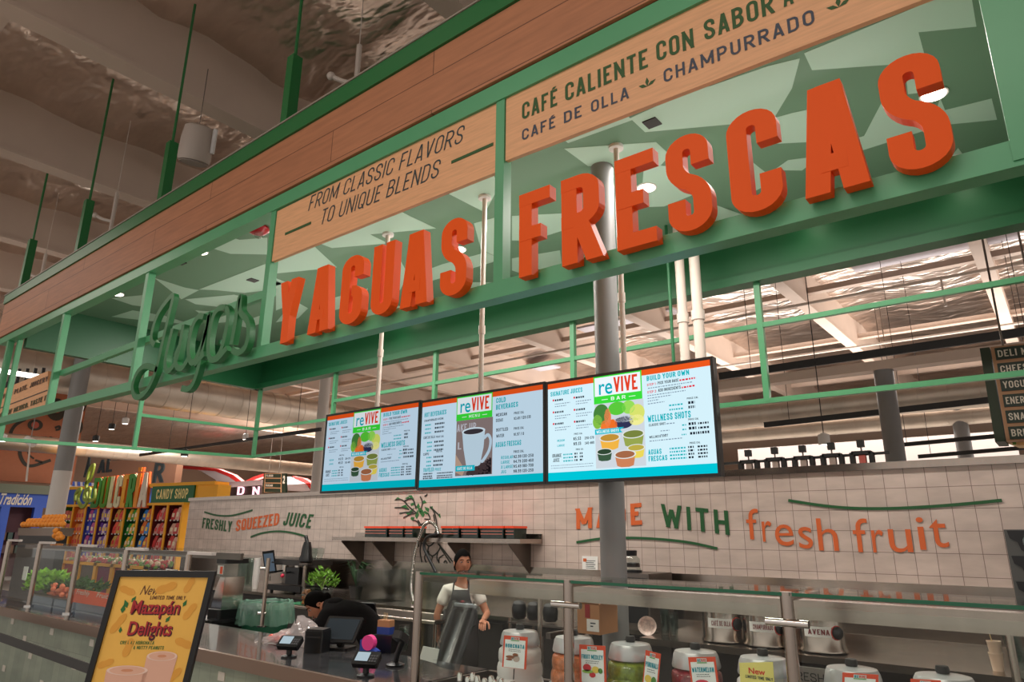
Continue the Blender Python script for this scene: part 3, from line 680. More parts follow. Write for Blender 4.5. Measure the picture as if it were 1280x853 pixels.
def rect(A, u0, v0, u1, v1, d): return MB().quad(A(u0, v0, d), A(u1, v0, d), A(u1, v1, d), A(u0, v1, d))
def ell(mb, A, cu, cv, ru, rv, d, n=28, a0=0, a1=360):
    pts = [A(cu+ru*math.cos(math.radians(a0+(a1-a0)*k/n)), cv+rv*math.sin(math.radians(a0+(a1-a0)*k/n)), d) for k in range(n)]
    return mb.poly(pts)
def greek(mb, A, u0, v0, u1, v1, h, d=2):
    """rows of illegible small print"""
    u = u0
    while u < u1:
        w = min(random.uniform(.005, .014), u1-u); k = (u-u0)/(u1-u0+1e-6); v = v0+(v1-v0)*k
        mb.quad(A(u, v, d), A(u+w, v, d), A(u+w, v+h*.8, d), A(u, v+h*.8, d)); u += w+.0045
CY, BK, RD, GY = (0, 178, 190), (20, 30, 45), (226, 40, 60), (130, 150, 170)
def wr(mb, A, W, H, s, a, b, h, **k):
    O = A(*a, 2); q = A(*b, 2); u = (q-O); L = u.length; u.normalize(); kk = dict(t=.17, w=.55, gap=.14, space=.3); kk.update(k)
    return write(mb, s, O, u, UZ, h*H, L, **kk)
def screen_base(t, A, E, bg):
    rect(A, 0, 0, 1, 1, 0).build('display', E(bg), t); rect(A, 0, .945, 1, 1, 1).build('header_band', E((236, 88, 30)), t); rect(A, 0, 0, 1, .085, 1).build('footer_band', E((0, 196, 214)), t)
def logo(t, A, E, W, H, sub):
    lg = rect(A, .315, .725, .615, 1, 2).build('logo_plate', E((60, 220, 60)), t)
    rect(A, .322, .80, .608, .987, 3).build('logo_field', E((238, 246, 250)), lg)
    font('logo_word', 're', A(.35, .815, 4), UX, UZ, .155*H, E((0, 170, 190)), lg, width=.085*W, bold=.01)
    mb = MB(); write(mb, 'VIVE', A(.445, .82, 4), UX, UZ, .15*H, .145*W, t=.17, w=.52, gap=.1); mb.build('logo_word', E((228, 66, 38)), lg)
    mb = MB(); write(mb, sub, A(.425, .745, 4), UX, UZ, .035*H, .09*W, t=.17, w=.7, gap=.4)
    mb.add([A(.365, .758, 4), A(.405, .758, 4), A(.405, .764, 4), A(.365, .764, 4)], [[0, 1, 2, 3]]); mb.add([A(.535, .758, 4), A(.575, .758, 4), A(.575, .764, 4), A(.535, .764, 4)], [[0, 1, 2, 3]])
    mb.build('logo_word', E((235, 250, 240)), lg)
def cup(t, A, E, cu, cv, r, rgb, asp):
    """little plastic cup in the picture shown on the screen"""
    dk = tuple(int(x*.8) for x in rgb); rv = r*asp
    m = MB().poly([A(cu-r, cv, 4), A(cu-r*.8, cv-rv*1.25, 4), A(cu-r*.4, cv-rv*1.42, 4), A(cu+r*.4, cv-rv*1.42, 4), A(cu+r*.8, cv-rv*1.25, 4), A(cu+r, cv, 4)])
    g = m.build('pictured_cup', E(rgb), t)
    ell(MB(), A, cu, cv, r*1.06, rv*.5, 5).build('rim', E((225, 230, 228)), g); ell(MB(), A, cu, cv, r*.93, rv*.4, 6).build('liquid', E(dk), g)
def bar_menu(label, cs, s, bg):
    t, A, E, W, H, _ = menu(label, cs, s); screen_base(t, A, E, bg); logo(t, A, E, W, H, 'BAR')
    asp = W/H
    rect(A, .318, .10, .62, .725, 1).build('picture', E((206, 214, 222)), t)
    for (cu, cv, ru, rv, rgb) in ((.36, .62, .05, .10, (70, 130, 60)), (.335, .55, .03, .07, (130, 190, 70)), (.46, .66, .055, .065, (90, 200, 60)), (.53, .66, .04, .065, (150, 220, 90)), (.58, .60, .045, .08, (215, 225, 110)), (.575, .53, .045, .05, (240, 236, 150)), (.40, .58, .022, .09, (232, 130, 80)), (.38, .50, .026, .055, (240, 120, 50)), (.43, .505, .028, .055, (236, 112, 40)), (.50, .555, .062, .035, (200, 210, 220)), (.50, .52, .055, .06, (50, 52, 84)), (.50, .55, .052, .022, (26, 26, 50))):
        ell(MB(), A, cu, cv, ru, rv, 3).build('pictured_fruit', E(rgb), t)
    MB().poly([A(.318, .425, 4), A(.49, .425, 4), A(.475, .45, 4), A(.50, .475, 4), A(.318, .475, 4)]).build('picture_ribbon', E((30, 190, 210)), t)
    mb = MB(); write(mb, 'WELLNESS SHOTS', A(.328, .436, 5), UX, UZ, .028*H, .14*W, t=.17, w=.5); mb.build('ribbon_text', E((235, 250, 250)), t)
    for cu, cv, r, rgb in ((.41, .385, .062, (240, 180, 70)), (.555, .40, .063, (150, 165, 80)), (.375, .255, .047, (60, 90, 66)), (.595, .27, .05, (235, 215, 90)), (.50, .215, .062, (205, 130, 90))): cup(t, A, E, min(cu, .62-r*1.06), cv, r, rgb, asp*.75)
    c, k, r_, g = MB(), MB(), MB(), MB()
    def w(mb, s_, a, b, h, **q):
        if mb is c and q: wr(MB(), A, W, H, s_, a, b, h, **q).build('menu_heading', E(CY), t)
        else: wr(mb, A, W, H, s_, a, b, h, **q)
    w(c, 'SIGNATURE JUICES', (.02, .865), (.24, .87), .048, t=.2); w(c, 'BUILD YOUR OWN', (.645, .885), (.885, .89), .048, t=.2); w(c, 'WELLNESS SHOTS', (.64, .495), (.88, .50), .062, t=.2)
    w(c, 'AGUAS', (.635, .195), (.71, .197), .048, t=.2); w(c, 'FRESCAS', (.635, .135), (.74, .137), .048, t=.2)
    for u, v, wd_ in ((.07, .81, 'a'), (.215, .81, 'b'), (.07, .685, 'c'), (.215, .685, 'd'), (.07, .565, 'e'), (.215, .565, 'f')):
        ell(r_, A, u-.03, v+.012, .006, .012, 2, 10); greek(k, A, u-.02, v, u+.04, v, .024); greek(g, A, u-.02, v-.035, u+.085, v-.035, .011); greek(g, A, u-.02, v-.06, u+.06, v-.06, .011)
    for s_, v, pr, ca in (('MEDIUM', .39, '$5.53', '290-370'), ('LARGE', .34, '$9.13', '340-480')):
        w(c, s_, (.065, v), (.115, v), .022); w(k, pr, (.175, v), (.225, v), .032); w(k, ca, (.25, v), (.31, v), .026)
    w(k, 'PRICE CAL', (.18, .445), (.235, .445), .017); w(k, 'ORANGE', (.03, .235), (.092, .236), .035); w(k, 'JUICE', (.035, .19), (.078, .19), .035); w(k, 'PRICE CAL', (.19, .29), (.24, .29), .017)
    for i in range(3):
        v = .25-.032*i; greek(c, A, .105, v, .17, v, .018); greek(k, A, .18, v, .20, v, .022); greek(k, A, .215, v, .235, v, .022)
    for v in (.15, .125): greek(g, A, .02, v, .3, v, .008)
    w(r_, 'STEP 1:', (.645, .835), (.70, .838), .024); w(k, 'PICK YOUR BASE', (.708, .838), (.825, .84), .028); greek(r_, A, .83, .842, .92, .845, .02); greek(g, A, .65, .81, .90, .815, .011)
    w(r_, 'STEP 2:', (.645, .765), (.70, .767), .024); w(k, 'ADD INGREDIENTS', (.708, .768), (.835, .772), .028); greek(r_, A, .84, .772, .91, .776, .02)
    for i in range(4): greek(g, A, .645, .74-.026*i, (.86, .78, .71, .74)[i], .745-.026*i, .011)
    w(k, 'PRICE CAL', (.865, .665), (.925, .665), .017)
    for v, s_ in ((.622, 'MEDIUM'), (.582, 'LARGE')): greek(c, A, .765, v, .84, v, .018); greek(k, A, .87, v, .905, v, .03)
    w(k, 'PRICE CAL', (.865, .475), (.92, .475), .017); w(k, 'CLASSIC SHOT', (.645, .455), (.74, .457), .024); greek(g, A, .745, .46, .79, .46, .012)
    for v in (.432, .392): greek(c, A, .83, v, .855, v, .016); greek(k, A, .865, v, .905, v, .03); greek(k, A, .915, v, .97, v, .022)
    greek(g, A, .71, .40, .76, .40, .01); greek(g, A, .71, .365, .75, .365, .01)
    w(k, 'WELLNESS SHOT', (.645, .345), (.75, .348), .022); greek(g, A, .645, .315, .83, .32, .011); greek(c, A, .825, .347, .85, .347, .016); greek(k, A, .87, .347, .97, .347, .028)
    w(k, 'PRICE CAL', (.865, .265), (.92, .265), .017)
    for i in range(4):
        v = .23-.03*i; greek(c, A, .755, v, .845, v, .018); greek(k, A, .855, v, .885, v, .022); greek(k, A, .905, v, .955, v, .02)
    c.build('menu_sizes', E(CY), t); k.build('menu_items', E(BK), t); r_.build('menu_marks', E(RD), t); g.build('menu_fine_print', E(GY), t)
    return t
def cafe_menu(label, cs, s, bg):
    t, A, E, W, H, _ = menu(label, cs, s); screen_base(t, A, E, bg); logo(t, A, E, W, H, 'MENU')
    rect(A, .318, .105, .62, .725, 1).build('picture', E((138, 122, 120)), t)
    mb = MB(); write(mb, 'AKE UP', A(.325, .60, 2), UX, UZ, .085*H, .16*W, t=.16, w=.5); write(mb, 'L', A(.335, .40, 2), UX, UZ, .08*H, .03*W, t=.16, w=.5); mb.build('picture_text', E((190, 190, 200)), t)
    MB().poly([A(.318, .35, 2), A(.40, .17, 2), A(.38, .105, 2), A(.318, .15, 2)]).build('picture_table', E((190, 160, 140)), t)
    m = MB().poly([A(.37, .59, 3), A(.385, .40, 3), A(.41, .22, 3), A(.435, .175, 3), A(.50, .17, 3), A(.525, .22, 3), A(.55, .40, 3), A(.56, .59, 3)]); g = m.build('pictured_mug', E((196, 220, 236)), t)
    ell(MB(), A, .465, .59, .097, .042, 4).build('rim', E((214, 232, 244)), g); ell(MB(), A, .465, .585, .082, .03, 5).build('coffee', E((60, 54, 60)), g)
    hp = [A(.553, .50, 3), A(.585, .53, 3), A(.607, .47, 3), A(.595, .36, 3), A(.55, .26, 3), A(.53, .245, 3)]
    mb = MB(); stroke3(mb, smooth2([Vector((p.x, p.z)) for p in hp], 6), (0, hp[0].y-.001, 0), UX, UZ, .03); mb.build('handle', E((190, 214, 232)), g)
    mb = MB()
    for k in range(110):
        u = random.uniform(.42, .61); v = random.uniform(.112, .12+.17*((u-.40)/.22)); ell(mb, A, u, v, .008, .012, 6, 8)
    m2 = MB().poly([A(.41, .108, 5), A(.615, .108, 5), A(.615, .28, 5), A(.55, .22, 5), A(.48, .18, 5)]); b = m2.build('pictured_coffee_beans', E((28, 22, 26)), t); mb.build('bean', E((72, 58, 60)), b)
    rect(A, .325, .155, .485, .215, 7).build('picture_ribbon', E((30, 190, 210)), t); mb = MB(); write(mb, 'CAFÉ DE OLLA', A(.34, .17, 8), UX, UZ, .03*H, .125*W, t=.17, w=.5); mb.build('ribbon_text', E((235, 250, 250)), t)
    c, k = MB(), MB()
    def w(mb, s_, a, b, h, **q):
        if mb is c and q: wr(MB(), A, W, H, s_, a, b, h, **q).build('menu_heading', E(CY), t)
        else: wr(mb, A, W, H, s_, a, b, h, **q)
    w(c, 'HOT BEVERAGES', (.025, .82), (.225, .825), .055, t=.2); w(k, 'CHAMPURRADO AVENA', (.025, .765), (.20, .768), .025); w(k, 'CAFÉ DE OLLA', (.025, .56), (.13, .562), .03); w(k, 'PRICE CAL', (.14, .56), (.21, .56), .022); w(k, 'CAPPU', (.03, .365), (.08, .366), .03); w(k, 'PRICE CAL', (.145, .39), (.2, .39), .022)
    for v0 in (.715, .505, .33):
        for i in range(3):
            v = v0-.047*i; greek(c, A, .035 if v0 > .7 else .06, v, .09 if v0 > .7 else .105, v, .022); greek(k, A, .125, v, .21, v, .026)
    w(c, 'TRAVELER', (.035, .175), (.13, .177), .045, t=.2); w(c, 'PRICE', (.14, .18), (.195, .18), .032)
    for v in (.145, .115, .092): greek(k, A, .035, v, .12, v, .02); greek(k, A, .16, v, .30, v, .018)
    w(c, 'COLD', (.645, .87), (.72, .87), .055, t=.2); w(c, 'BEVERAGES', (.645, .795), (.815, .80), .055, t=.2)
    w(k, 'MEXICAN', (.645, .72), (.73, .72), .035); w(k, 'SODAS', (.645, .66), (.70, .66), .035); w(k, 'BOTTLED', (.65, .555), (.74, .555), .035); w(k, 'WATER', (.65, .49), (.71, .49), .035)
    for v, s_ in ((.72, 'PRICE CAL'), (.555, 'PRICE CAL'), (.31, 'PRICE CAL')): w(k, s_, (.785, v), (.86, v), .026)
    for v, s_ in ((.66, '$3.49 / 120-230'), (.49, '$1.97 / 0')): w(k, s_, (.785, v), (.91 if '3' in s_ else .86, v), .032)
    w(c, 'AGUAS FRESCAS', (.645, .385), (.84, .388), .055, t=.2)
    for i, (a, pr) in enumerate((('REGULAR', '$2.99 130-250'), ('LARGE', '$4.79 200-460'), ('X LARGE', '$5.49 180-700'), ('JUG', '$8.99 120-250'))):
        v = .255-.05*i; w(c, a, (.69, v), (.69+.013*len(a), v), .033); w(k, pr, (.785, v), (.93, v), .032)
    c.build('menu_sizes', E(CY), t); k.build('menu_items', E(BK), t); return t
bar_menu('leftmost menu screen, a juice bar menu with small cups pictured', [(401, 519), (520, 502.5), (527, 612), (408, 616)], .72, (206, 232, 252))
cafe_menu('middle menu screen showing a big pale blue coffee mug', [(520.5, 502.5), (676, 478), (688, 606), (527.5, 612)], .78, (206, 232, 250))
bar_menu('rightmost and largest looking menu screen, in front of the grey column', [(676.5, 478), (888, 447), (905, 595), (688.5, 606)], 1.02, (212, 240, 250))
for px, py, w in ((485, 293, 'leftmost menu screen'), (606, 245, 'middle menu screen'), (770, 183, 'rightmost menu screen')):
    p = P(px, py, Y=4.72); t = thing('screen_pole', 'slim white ceiling pole carrying the %s' % w, 'pole', (p.x, 4.72, ZS), 'screen poles')
    MB().cyl((p.x, 4.72, 2.9), (p.x, 4.72, ZS), .024, n=12).build('pole', PIPEW, t, smooth=True); MB().cyl((p.x, 4.72, ZS-.03), (p.x, 4.72, ZS), .065, n=16).build('ceiling_plate', WHITE, t)
    MB().box((p.x-.15, 4.665, 2.35), (p.x+.15, 4.70, 2.9)).build('bracket', BLACKM, t)
    MB().cyl((p.x, 4.72, 3.6), (p.x, 4.72, 3.68), .032, n=12).build('coupler', PIPEW, t)

# hanging speaker and sprinkler risers above the fascia
p = P(245, 183, Z=HC+4.8); d = Vector((.25, -.1, 1)).normalized()
t = thing('speaker', 'white round pendant speaker hanging above the timber fascia', 'speaker', p)
MB().lathe(p-d*.22, [(.12, 0), (.185, .01), (.2, .06), (.19, .3), (.165, .46), (.12, .49)], 28, d).build('body', M('speaker_white', (190, 176, 166), .5), t, smooth=True)
MB().lathe(p-d*.225, [(.165, -.002), (.165, .006)], 28, d).build('grille', M('speaker_grille', (170, 156, 148), .7), t)
MB().tube([p+d*.27, p+d*.5, p+d*.5+Vector((0, 0, .6))], .006, 6).build('cable', STEELD, t); MB().cyl(p+rt*.22-d*.1, p+rt*.22+d*.22, .03).build('bracket', WHITE, t, smooth=True)
for px, py, w in ((447, 85, 'above the timber fascia, nearest the picture top'), (143, 262, 'left of the pendant speaker'), (54, 335, 'far left over the fascia')):
    p = P(px, py, Z=HC+4.7); t = thing('sprinkler_riser', 'white sprinkler riser with side elbow, %s' % w, 'sprinkler', p, 'sprinkler risers')
    MB().cyl(p+UZ*.28, p-UZ*.35, .028, n=10).cyl(p+UZ*.28, (p.x, p.y, ZR-.22), .006, n=6).build('riser', PIPEW, t, smooth=True); MB().tube([p-UZ*.2, p-UZ*.16-rt*.15, p-UZ*.1-rt*.27], .026, 8).build('elbow', PIPEW, t, smooth=True); MB().ball(p-UZ*.1-rt*.27, .045).build('sprinkler_head', PIPEW, t, smooth=True)

# ------------------------------------------------------------------ front counter of the bar
ZCT = .90
SAGE = brickmat('sage_stacked_tiles', (140, 150, 132), (122, 134, 118), (104, 112, 100), .16, .62, .002, off=.5, rough=.3)
GRANITE = M('dark_granite', (58, 58, 60), .12, var=.35, vscale=9, coat=.3)
EDGE = M('brown_steel_edge', (134, 112, 98), .3, .7)
ACC = M('white_accent_tile', (196, 190, 178), .3)
t = thing('service_counter', 'long service counter with dark stone top and sage tiled front', 'counter', (-6, 3.3, 0))
MB().box((-16, 3.0, 0), (2.2, 3.06, ZCT-.09)).build('front_panel', SAGE, t)
mb = MB()
for px, py in ((16, 777), (65, 790), (115, 804), (31, 799), (38, 820), (93, 833), (5, 836), (52, 855), (277, 846), (70, 868), (300, 880), (340, 866), (380, 890)):
    p = P(px, py, Y=2.998); mb.box((p.x-.045, 2.994, p.z-.03), (p.x+.045, 3.0, p.z+.03))
mb.build('accent_tiles', ACC, t)
MB().box((-16, 2.94, ZCT-.085), (2.2, 2.97, ZCT+.002)).build('edge_trim', EDGE, t)
MB().box((-16, 2.97, ZCT-.05), (-3.2, 3.78, ZCT)).build('top', GRANITE, t)
MB().box((-3.2, 2.97, ZCT-.05), (2.2, 3.08, ZCT)).build('top', GRANITE, t)
MB().box((-3.2, 3.08, .60), (2.2, 3.78, .64)).box((-3.2, 3.74, .64), (2.2, 3.78, .9)).box((-3.22, 3.08, .6), (-3.18, 3.78, .9)).build('cold_well', STEELD, t)
p, q = P(0, 797, Y=2.6), P(122, 840, Y=2.6)
tag(MB().bar(p+(p-q)*.6, q+(q-p)*.06, .012, .075).build('queue_belt', BLACKM), 'black queue belt stretched before the sage counter at left', 'belt')

# sneeze guard with steel posts
g = thing('sneeze_guard', 'glass sneeze guard on round steel posts over the drink jars', 'sneeze guard', (-1.5, 3.05, ZCT))
YG = 3.05; ZG = HC-.071*YG
px_ = [P(x, 790, Y=YG).x for x in (521, 711, 987)]+[.12, 1.25]
for x in px_:
    p_ = MB().cyl((x, YG, ZCT), (x, YG, ZG+.004), .026, n=18).build('post', STEEL, g, smooth=True)
    MB().cyl((x, YG, ZCT), (x, YG, ZCT+.012), .045, n=18).build('foot', CHROME, p_, smooth=True)
    if x > px_[0]: MB().cyl((x-.085, YG-.02, 1.42), (x+.085, YG-.02, 1.42), .016, n=12).build('clamp', CHROME, p_, smooth=True)
    MB().box((x-.02, YG+.015, ZG-.03), (x+.02, YG+.4, ZG-.012)).build('arm', STEEL, p_)
for a, b in zip(px_[:-1], px_[1:]):
    MB().box((a+.04, YG-.006, ZCT+.06), (b-.04, YG+.002, ZG-.05)).build('front_pane', GL1, g)
    pn = MB().box((a+.01, YG-.02, ZG-.008), (b-.01, YG+.42, ZG)).build('top_pane', GL1, g)
    MB().box((a+.03, YG-.024, ZG-.011), (b-.01, YG-.0205, ZG+.003)).build('polished_edge', GLEDGE, pn, 'green polished glass edge')
for a in (px_[0],):
    MB().box((a-.004, YG+.03, ZCT+.06), (a+.004, YG+.42, ZG-.05)).build('side_pane', GL1, g)
mb = MB(); yb = YG+.42
zt_, zb_ = P(800, 738, Y=yb).z, P(800, 759, Y=yb).z
MB().box((px_[0]+.03, yb, zb_), (px_[-1], yb+.1, zt_)).build('steel_header', STEEL, g)
for x in (px_[0]+.55, px_[2]+.7): MB().cyl((x, yb+.05, .64), (x, yb+.05, zb_), .015, n=10).build('rear_post', STEEL, g, smooth=True)

# drink jars
JAR = GLASS('jar_plastic', (240, 244, 242), .10, .06)
LIDM = M('frosted_lid', (205, 205, 208), .3, .35)
def drink(px, pyt, rgb, label, card, pct=0):
    c = P(px, pyt, Y=3.33); x, y = c.x, c.y; r = .135; zb0 = max(.643, c.z-.605)
    t = thing('drink_jar', label, 'drink jar', (x, y, zb0), 'big drink jars')
    prof = [(.10, 0), (.125, .02)]; 
    for k in range(6):
        z = .05+k*.075; rr = r*(1-.1*max(0, k-3)/2); prof += [(rr*.965, z), (rr, z+.02), (rr, z+.045), (rr*.965, z+.065)]
    prof += [(.098, .505), (.098, .53)]
    MB().lathe((x, y, zb0), prof, 32).build('jar', JAR if rgb != (228, 224, 222) else M('milky_plastic', (226, 222, 220), .35), t, smooth=True)
    if rgb != (228, 224, 222):
        MB().lathe((x, y, zb0+.012), [(q*.965, z*.985) for q, z in prof[:-1]], 28).build('drink', M('drink_%d_%d_%d' % rgb, rgb, .35, var=.35, vscale=45), t, smooth=True)
    MB().lathe((x, y, zb0+.515), [(.112, 0), (.114, .008), (.104, .055), (.096, .07), (.03, .078)], 32).build('lid', LIDM, t, smooth=True)
    MB().lathe((x, y, zb0+.59), [(.02, 0), (.026, .012), (.022, .03)], 14).build('knob', DARK, t, smooth=True)
    return t, c
def card(corners, y, label, title, blobs, rgb=(244, 246, 246), logo=True, border=(226, 78, 44), tcol=(0, 150, 170)):
    tl, tr, br, bl = [P(*q, Y=y) for q in corners]
    u = (tr-tl); W = u.length; u.normalize(); v = (tl-bl).normalized(); H = (tl-bl).length; n = u.cross(v)
    O = bl; t = thing('drink_card', label, 'card', (bl.x, y, bl.z), 'drink name cards')
    A = lambda a, b, d=0: O+u*(a*W)+v*(b*H)+n*(d*.0012)
    MB().prism([A(0, 0), A(1, 0), A(1, 1), A(0, 1)], -n*.003).build('card', M('card_%d_%d_%d' % border, border, .5), t)
    MB().poly([A(.07, 0.01, 1), A(.93, 0.01, 1), A(.93, .88, 1), A(.07, .88, 1)]).build('field', M('cardfield_%d_%d_%d' % rgb, rgb, .5), t)
    if logo:
        MB().poly([A(.32, .85, 2), A(.68, .85, 2), A(.68, .97, 2), A(.32, .97, 2)]).build('logo_plate', WHITE, t)
        mb = MB(); write(mb, 'RE', A(.35, .885, 3), u, v, .07*H, .12*W, t=.2); mb.build('logo_word', M('card_teal', (0, 150, 170), .5), t)
        mb = MB(); write(mb, 'VIVE', A(.48, .885, 3), u, v, .07*H, .18*W, t=.2); mb.build('logo_word', M('card_red', (216, 60, 40), .5), t)
        MB().poly([A(.32, .85, 3), A(.68, .85, 3), A(.68, .87, 3), A(.32, .87, 3)]).build('logo_bar', M('card_green', (70, 180, 70), .5), t)
    if title:
        w_ = min(.8, .1*len(title)); mb = MB(); write(mb, title, A(.5-w_/2, .63, 2), u, v, .12*H, w_*W, t=.2, w=.5); mb.build('title', M('card_ink_%d_%d_%d' % tcol, tcol, .5), t)
        mb = MB()
        for k in range(2):
            a = .25
            while a < .72: b = a+random.uniform(.03, .08); mb.poly([A(a, .57-.05*k, 2), A(b, .57-.05*k, 2), A(b, .585-.05*k, 2), A(a, .585-.05*k, 2)]); a = b+.02
        mb.build('fine_print', INK, t)
    for (cu, cv, ru, rv, c_) in blobs:
        pts = [A(cu+ru*math.cos(2*PI*k/14), cv+rv*math.sin(2*PI*k/14), 3) for k in range(14)]
        MB().poly(pts).build('pictured_ingredient', M('ing_%d_%d_%d' % c_, c_, .5), t)
    MB().cyl(A(.5, -.02, -3), A(.5, -.35, -3), .003, n=6).build('clip_wire', BLACKM, t)
    return t
R_, Y_, G_, B_ = (206, 50, 60), (236, 206, 90), (80, 140, 60), (150, 90, 60)
for px, pyt, rgb, lab in ((650, 789, (228, 224, 222), 'milky white jar of horchata, leftmost of the drink jars'), (717, 799, (226, 130, 84), 'jar of orange fruit drink behind the second steel post'), (788, 804, (140, 158, 56), 'jar of green fruit drink, third from the left'),
                          (869, 810, (150, 50, 62), 'jar of dark red watermelon drink'), (953, 816, (228, 224, 222), 'pale jar behind the yellow card'), (1064, 829, (150, 190, 220), 'pale blue jar right of the third steel post'), (1178, 838, (205, 190, 170), 'rightmost drink jar, only its grey lid in view')):
    drink(px, pyt, rgb, lab, None)
card([(630, 794.5), (659.5, 797), (655.5, 839), (627.5, 834)], 3.13, 'horchata card with orange border and cinnamon picture', 'HORCHATA', ((.35, .34, .2, .05, B_), (.6, .3, .14, .1, (190, 170, 160)), (.3, .26, .14, .03, (140, 70, 40)), (.55, .42, .12, .05, B_)))
card([(724, 806), (756.5, 808), (755, 854), (725, 853)], 3.13, 'fruit medley card with watermelon and pineapple picture', 'FRUIT MEDLEY', ((.3, .4, .16, .1, R_), (.62, .36, .14, .09, Y_), (.8, .34, .08, .07, G_), (.32, .3, .22, .05, (150, 190, 90)), (.5, .22, .12, .07, R_)))
card([(807, 813), (826, 818), (821, 870), (802, 866)], 3.15, 'narrow card with pineapple picture beside the green jar', 'PINONALI', ((.35, .36, .22, .09, Y_), (.72, .34, .16, .1, G_)))
card([(860, 822), (894, 821.5), (899, 872), (866, 873)], 3.12, 'watermelon card with a red slice picture', 'WATERMELON', ((.42, .38, .24, .07, (220, 60, 84)), (.6, .3, .2, .06, (220, 60, 84))))
yl = card([(924, 829), (966, 828), (969, 880), (927, 881)], 3.12, 'yellow new limited time only card on the pale jar', '', ((.2, .36, .12, .06, G_), (.4, .34, .12, .05, R_), (.3, .24, .14, .06, (196, 90, 50))), rgb=(238, 226, 130), logo=False, border=(236, 224, 128))
a = P(936, 842, Y=3.117); font('title', 'New', a, UX, UZ, .022, M('card_red', (216, 60, 40), .5), yl, width=.07, bold=.02)
mb = MB(); write(mb, 'LIMITED TIME ONLY', P(932, 847.5, Y=3.117), UX, UZ, .012, .115, t=.16, w=.5); mb.build('title', INK, yl)
card([(1053, 841), (1098, 844), (1096, 890), (1052, 888)], 3.12, 'orange bordered card before the pale blue jar', '', ())
card([(1138, 849), (1176, 851), (1174, 900), (1138, 898)], 3.12, 'orange bordered card before the rightmost jar', '', ())
# metal shaker caps and ice in the cold well
caps = [(575, 841), (585, 846), (591, 841), (598, 850), (597, 845), (606, 848), (614, 845), (619, 850), (627, 848), (630, 853), (641, 852)]
for i, (px, py) in enumerate(caps):
    c = P(px, py, Y=3.2); t_ = thing('shaker_bottle', 'small steel capped bottle in the row beneath the clear bin', 'bottle', (c.x, 3.2, .64), 'small steel capped bottles')
    MB().lathe((c.x, 3.2, .64), [(.022, 0), (.024, .01), (.024, c.z-.64-.06), (.018, c.z-.64-.045)], 12).build('body', DARK, t_, smooth=True); MB().lathe((c.x, 3.2, c.z-.05), [(.017, 0), (.017, .04), (.012, .05)], 12).build('cap', CHROME, t_, smooth=True)
mb = MB()
for k in range(150):
    a = random.uniform(-2.55, -2.15); mb.obox((a, random.uniform(3.16, 3.5), .93+random.uniform(-.015, .02)), (.03, .028, .026), Matrix.Rotation(random.uniform(0, 3), 3, Vector((random.random(), random.random(), 1)).normalized()))
o = mb.build('crushed_ice', M('ice', (215, 220, 224), .2)); tag(o, 'crushed ice between the horchata jar and the orange jar', 'ice', kind='stuff')
tag(MB().box((-2.6, 3.1, .64), (-2.1, 3.6, .915)).build('ice_pan', STEELD), 'steel pan holding the crushed ice', 'pan')
# slanted clear bin with a paper sheet
cA, cB = P(582, 757, Y=3.55), P(556, 832, Y=3.35)
t = thing('clear_bin', 'tall slanted clear plastic bin behind the first glass pane', 'bin', cB)
ax = (cA-cB).normalized(); R = Matrix((UX, ax.cross(UX).normalized(), ax)).transposed()
MB().obox((cA+cB)/2, (.2, .12, (cA-cB).length), R, bev=.05).build('shell', GLASS('hazy_plastic', (214, 218, 222), .16, .2), t, smooth=True)
MB().cyl(cA-UX*.09, cA+UX*.09, .012, n=8).build('rim', WHITE, t)
a = [P(x, y, Y=3.3) for x, y in ((529, 808), (549, 812), (545, 830), (524, 824))]; MB().prism(a, (0, .004, 0)).build('paper_sheet', PAPER, t, 'white paper sheet')

# ------------------------------------------------------------------ steel prep table with the warmers
ZP = .95
pf = P(1100, 829.5, Z=ZP); yp = pf.y
xl_ = P(800, 797, Z=ZP).x
t = thing('prep_table', 'stainless prep table behind the drink jars', 'table', (-.5, yp, 0))
MB().box((xl_, yp, ZP-.05), (2.0, yp+.7, ZP)).build('top', STEEL, t); MB().box((xl_, yp+.68, ZP), (2.0, yp+.7, ZP+.09)).build('backsplash', STEEL, t)
MB().box((xl_, yp+.05, .25), (2.0, yp+.7, .29)).build('lower_shelf', STEELD, t)
for x in (xl_+.05, .4, 1.9):
    for y in (yp+.05, yp+.65): MB().cyl((x, y, 0), (x, y, ZP-.05), .02, n=10).build('leg', STEEL, t, smooth=True)
a = P(1012, 846, Y=yp-.04)
t = thing('prep_sign', 'dim grey sign with black capitals under the prep table edge', 'sign', a)
MB().box((a.x-.14, yp-.05, a.z-.09), (a.x+.2, yp-.035, a.z+.06)).build('plate', M('sign_grey', (120, 116, 110), .5), t)
mb = MB(); write(mb, 'FRESH C', (a.x-.13, yp-.052, a.z-.03), UX, UZ, .055, .3, t=.12, w=.7); mb.build('lettering', BLACK, t)
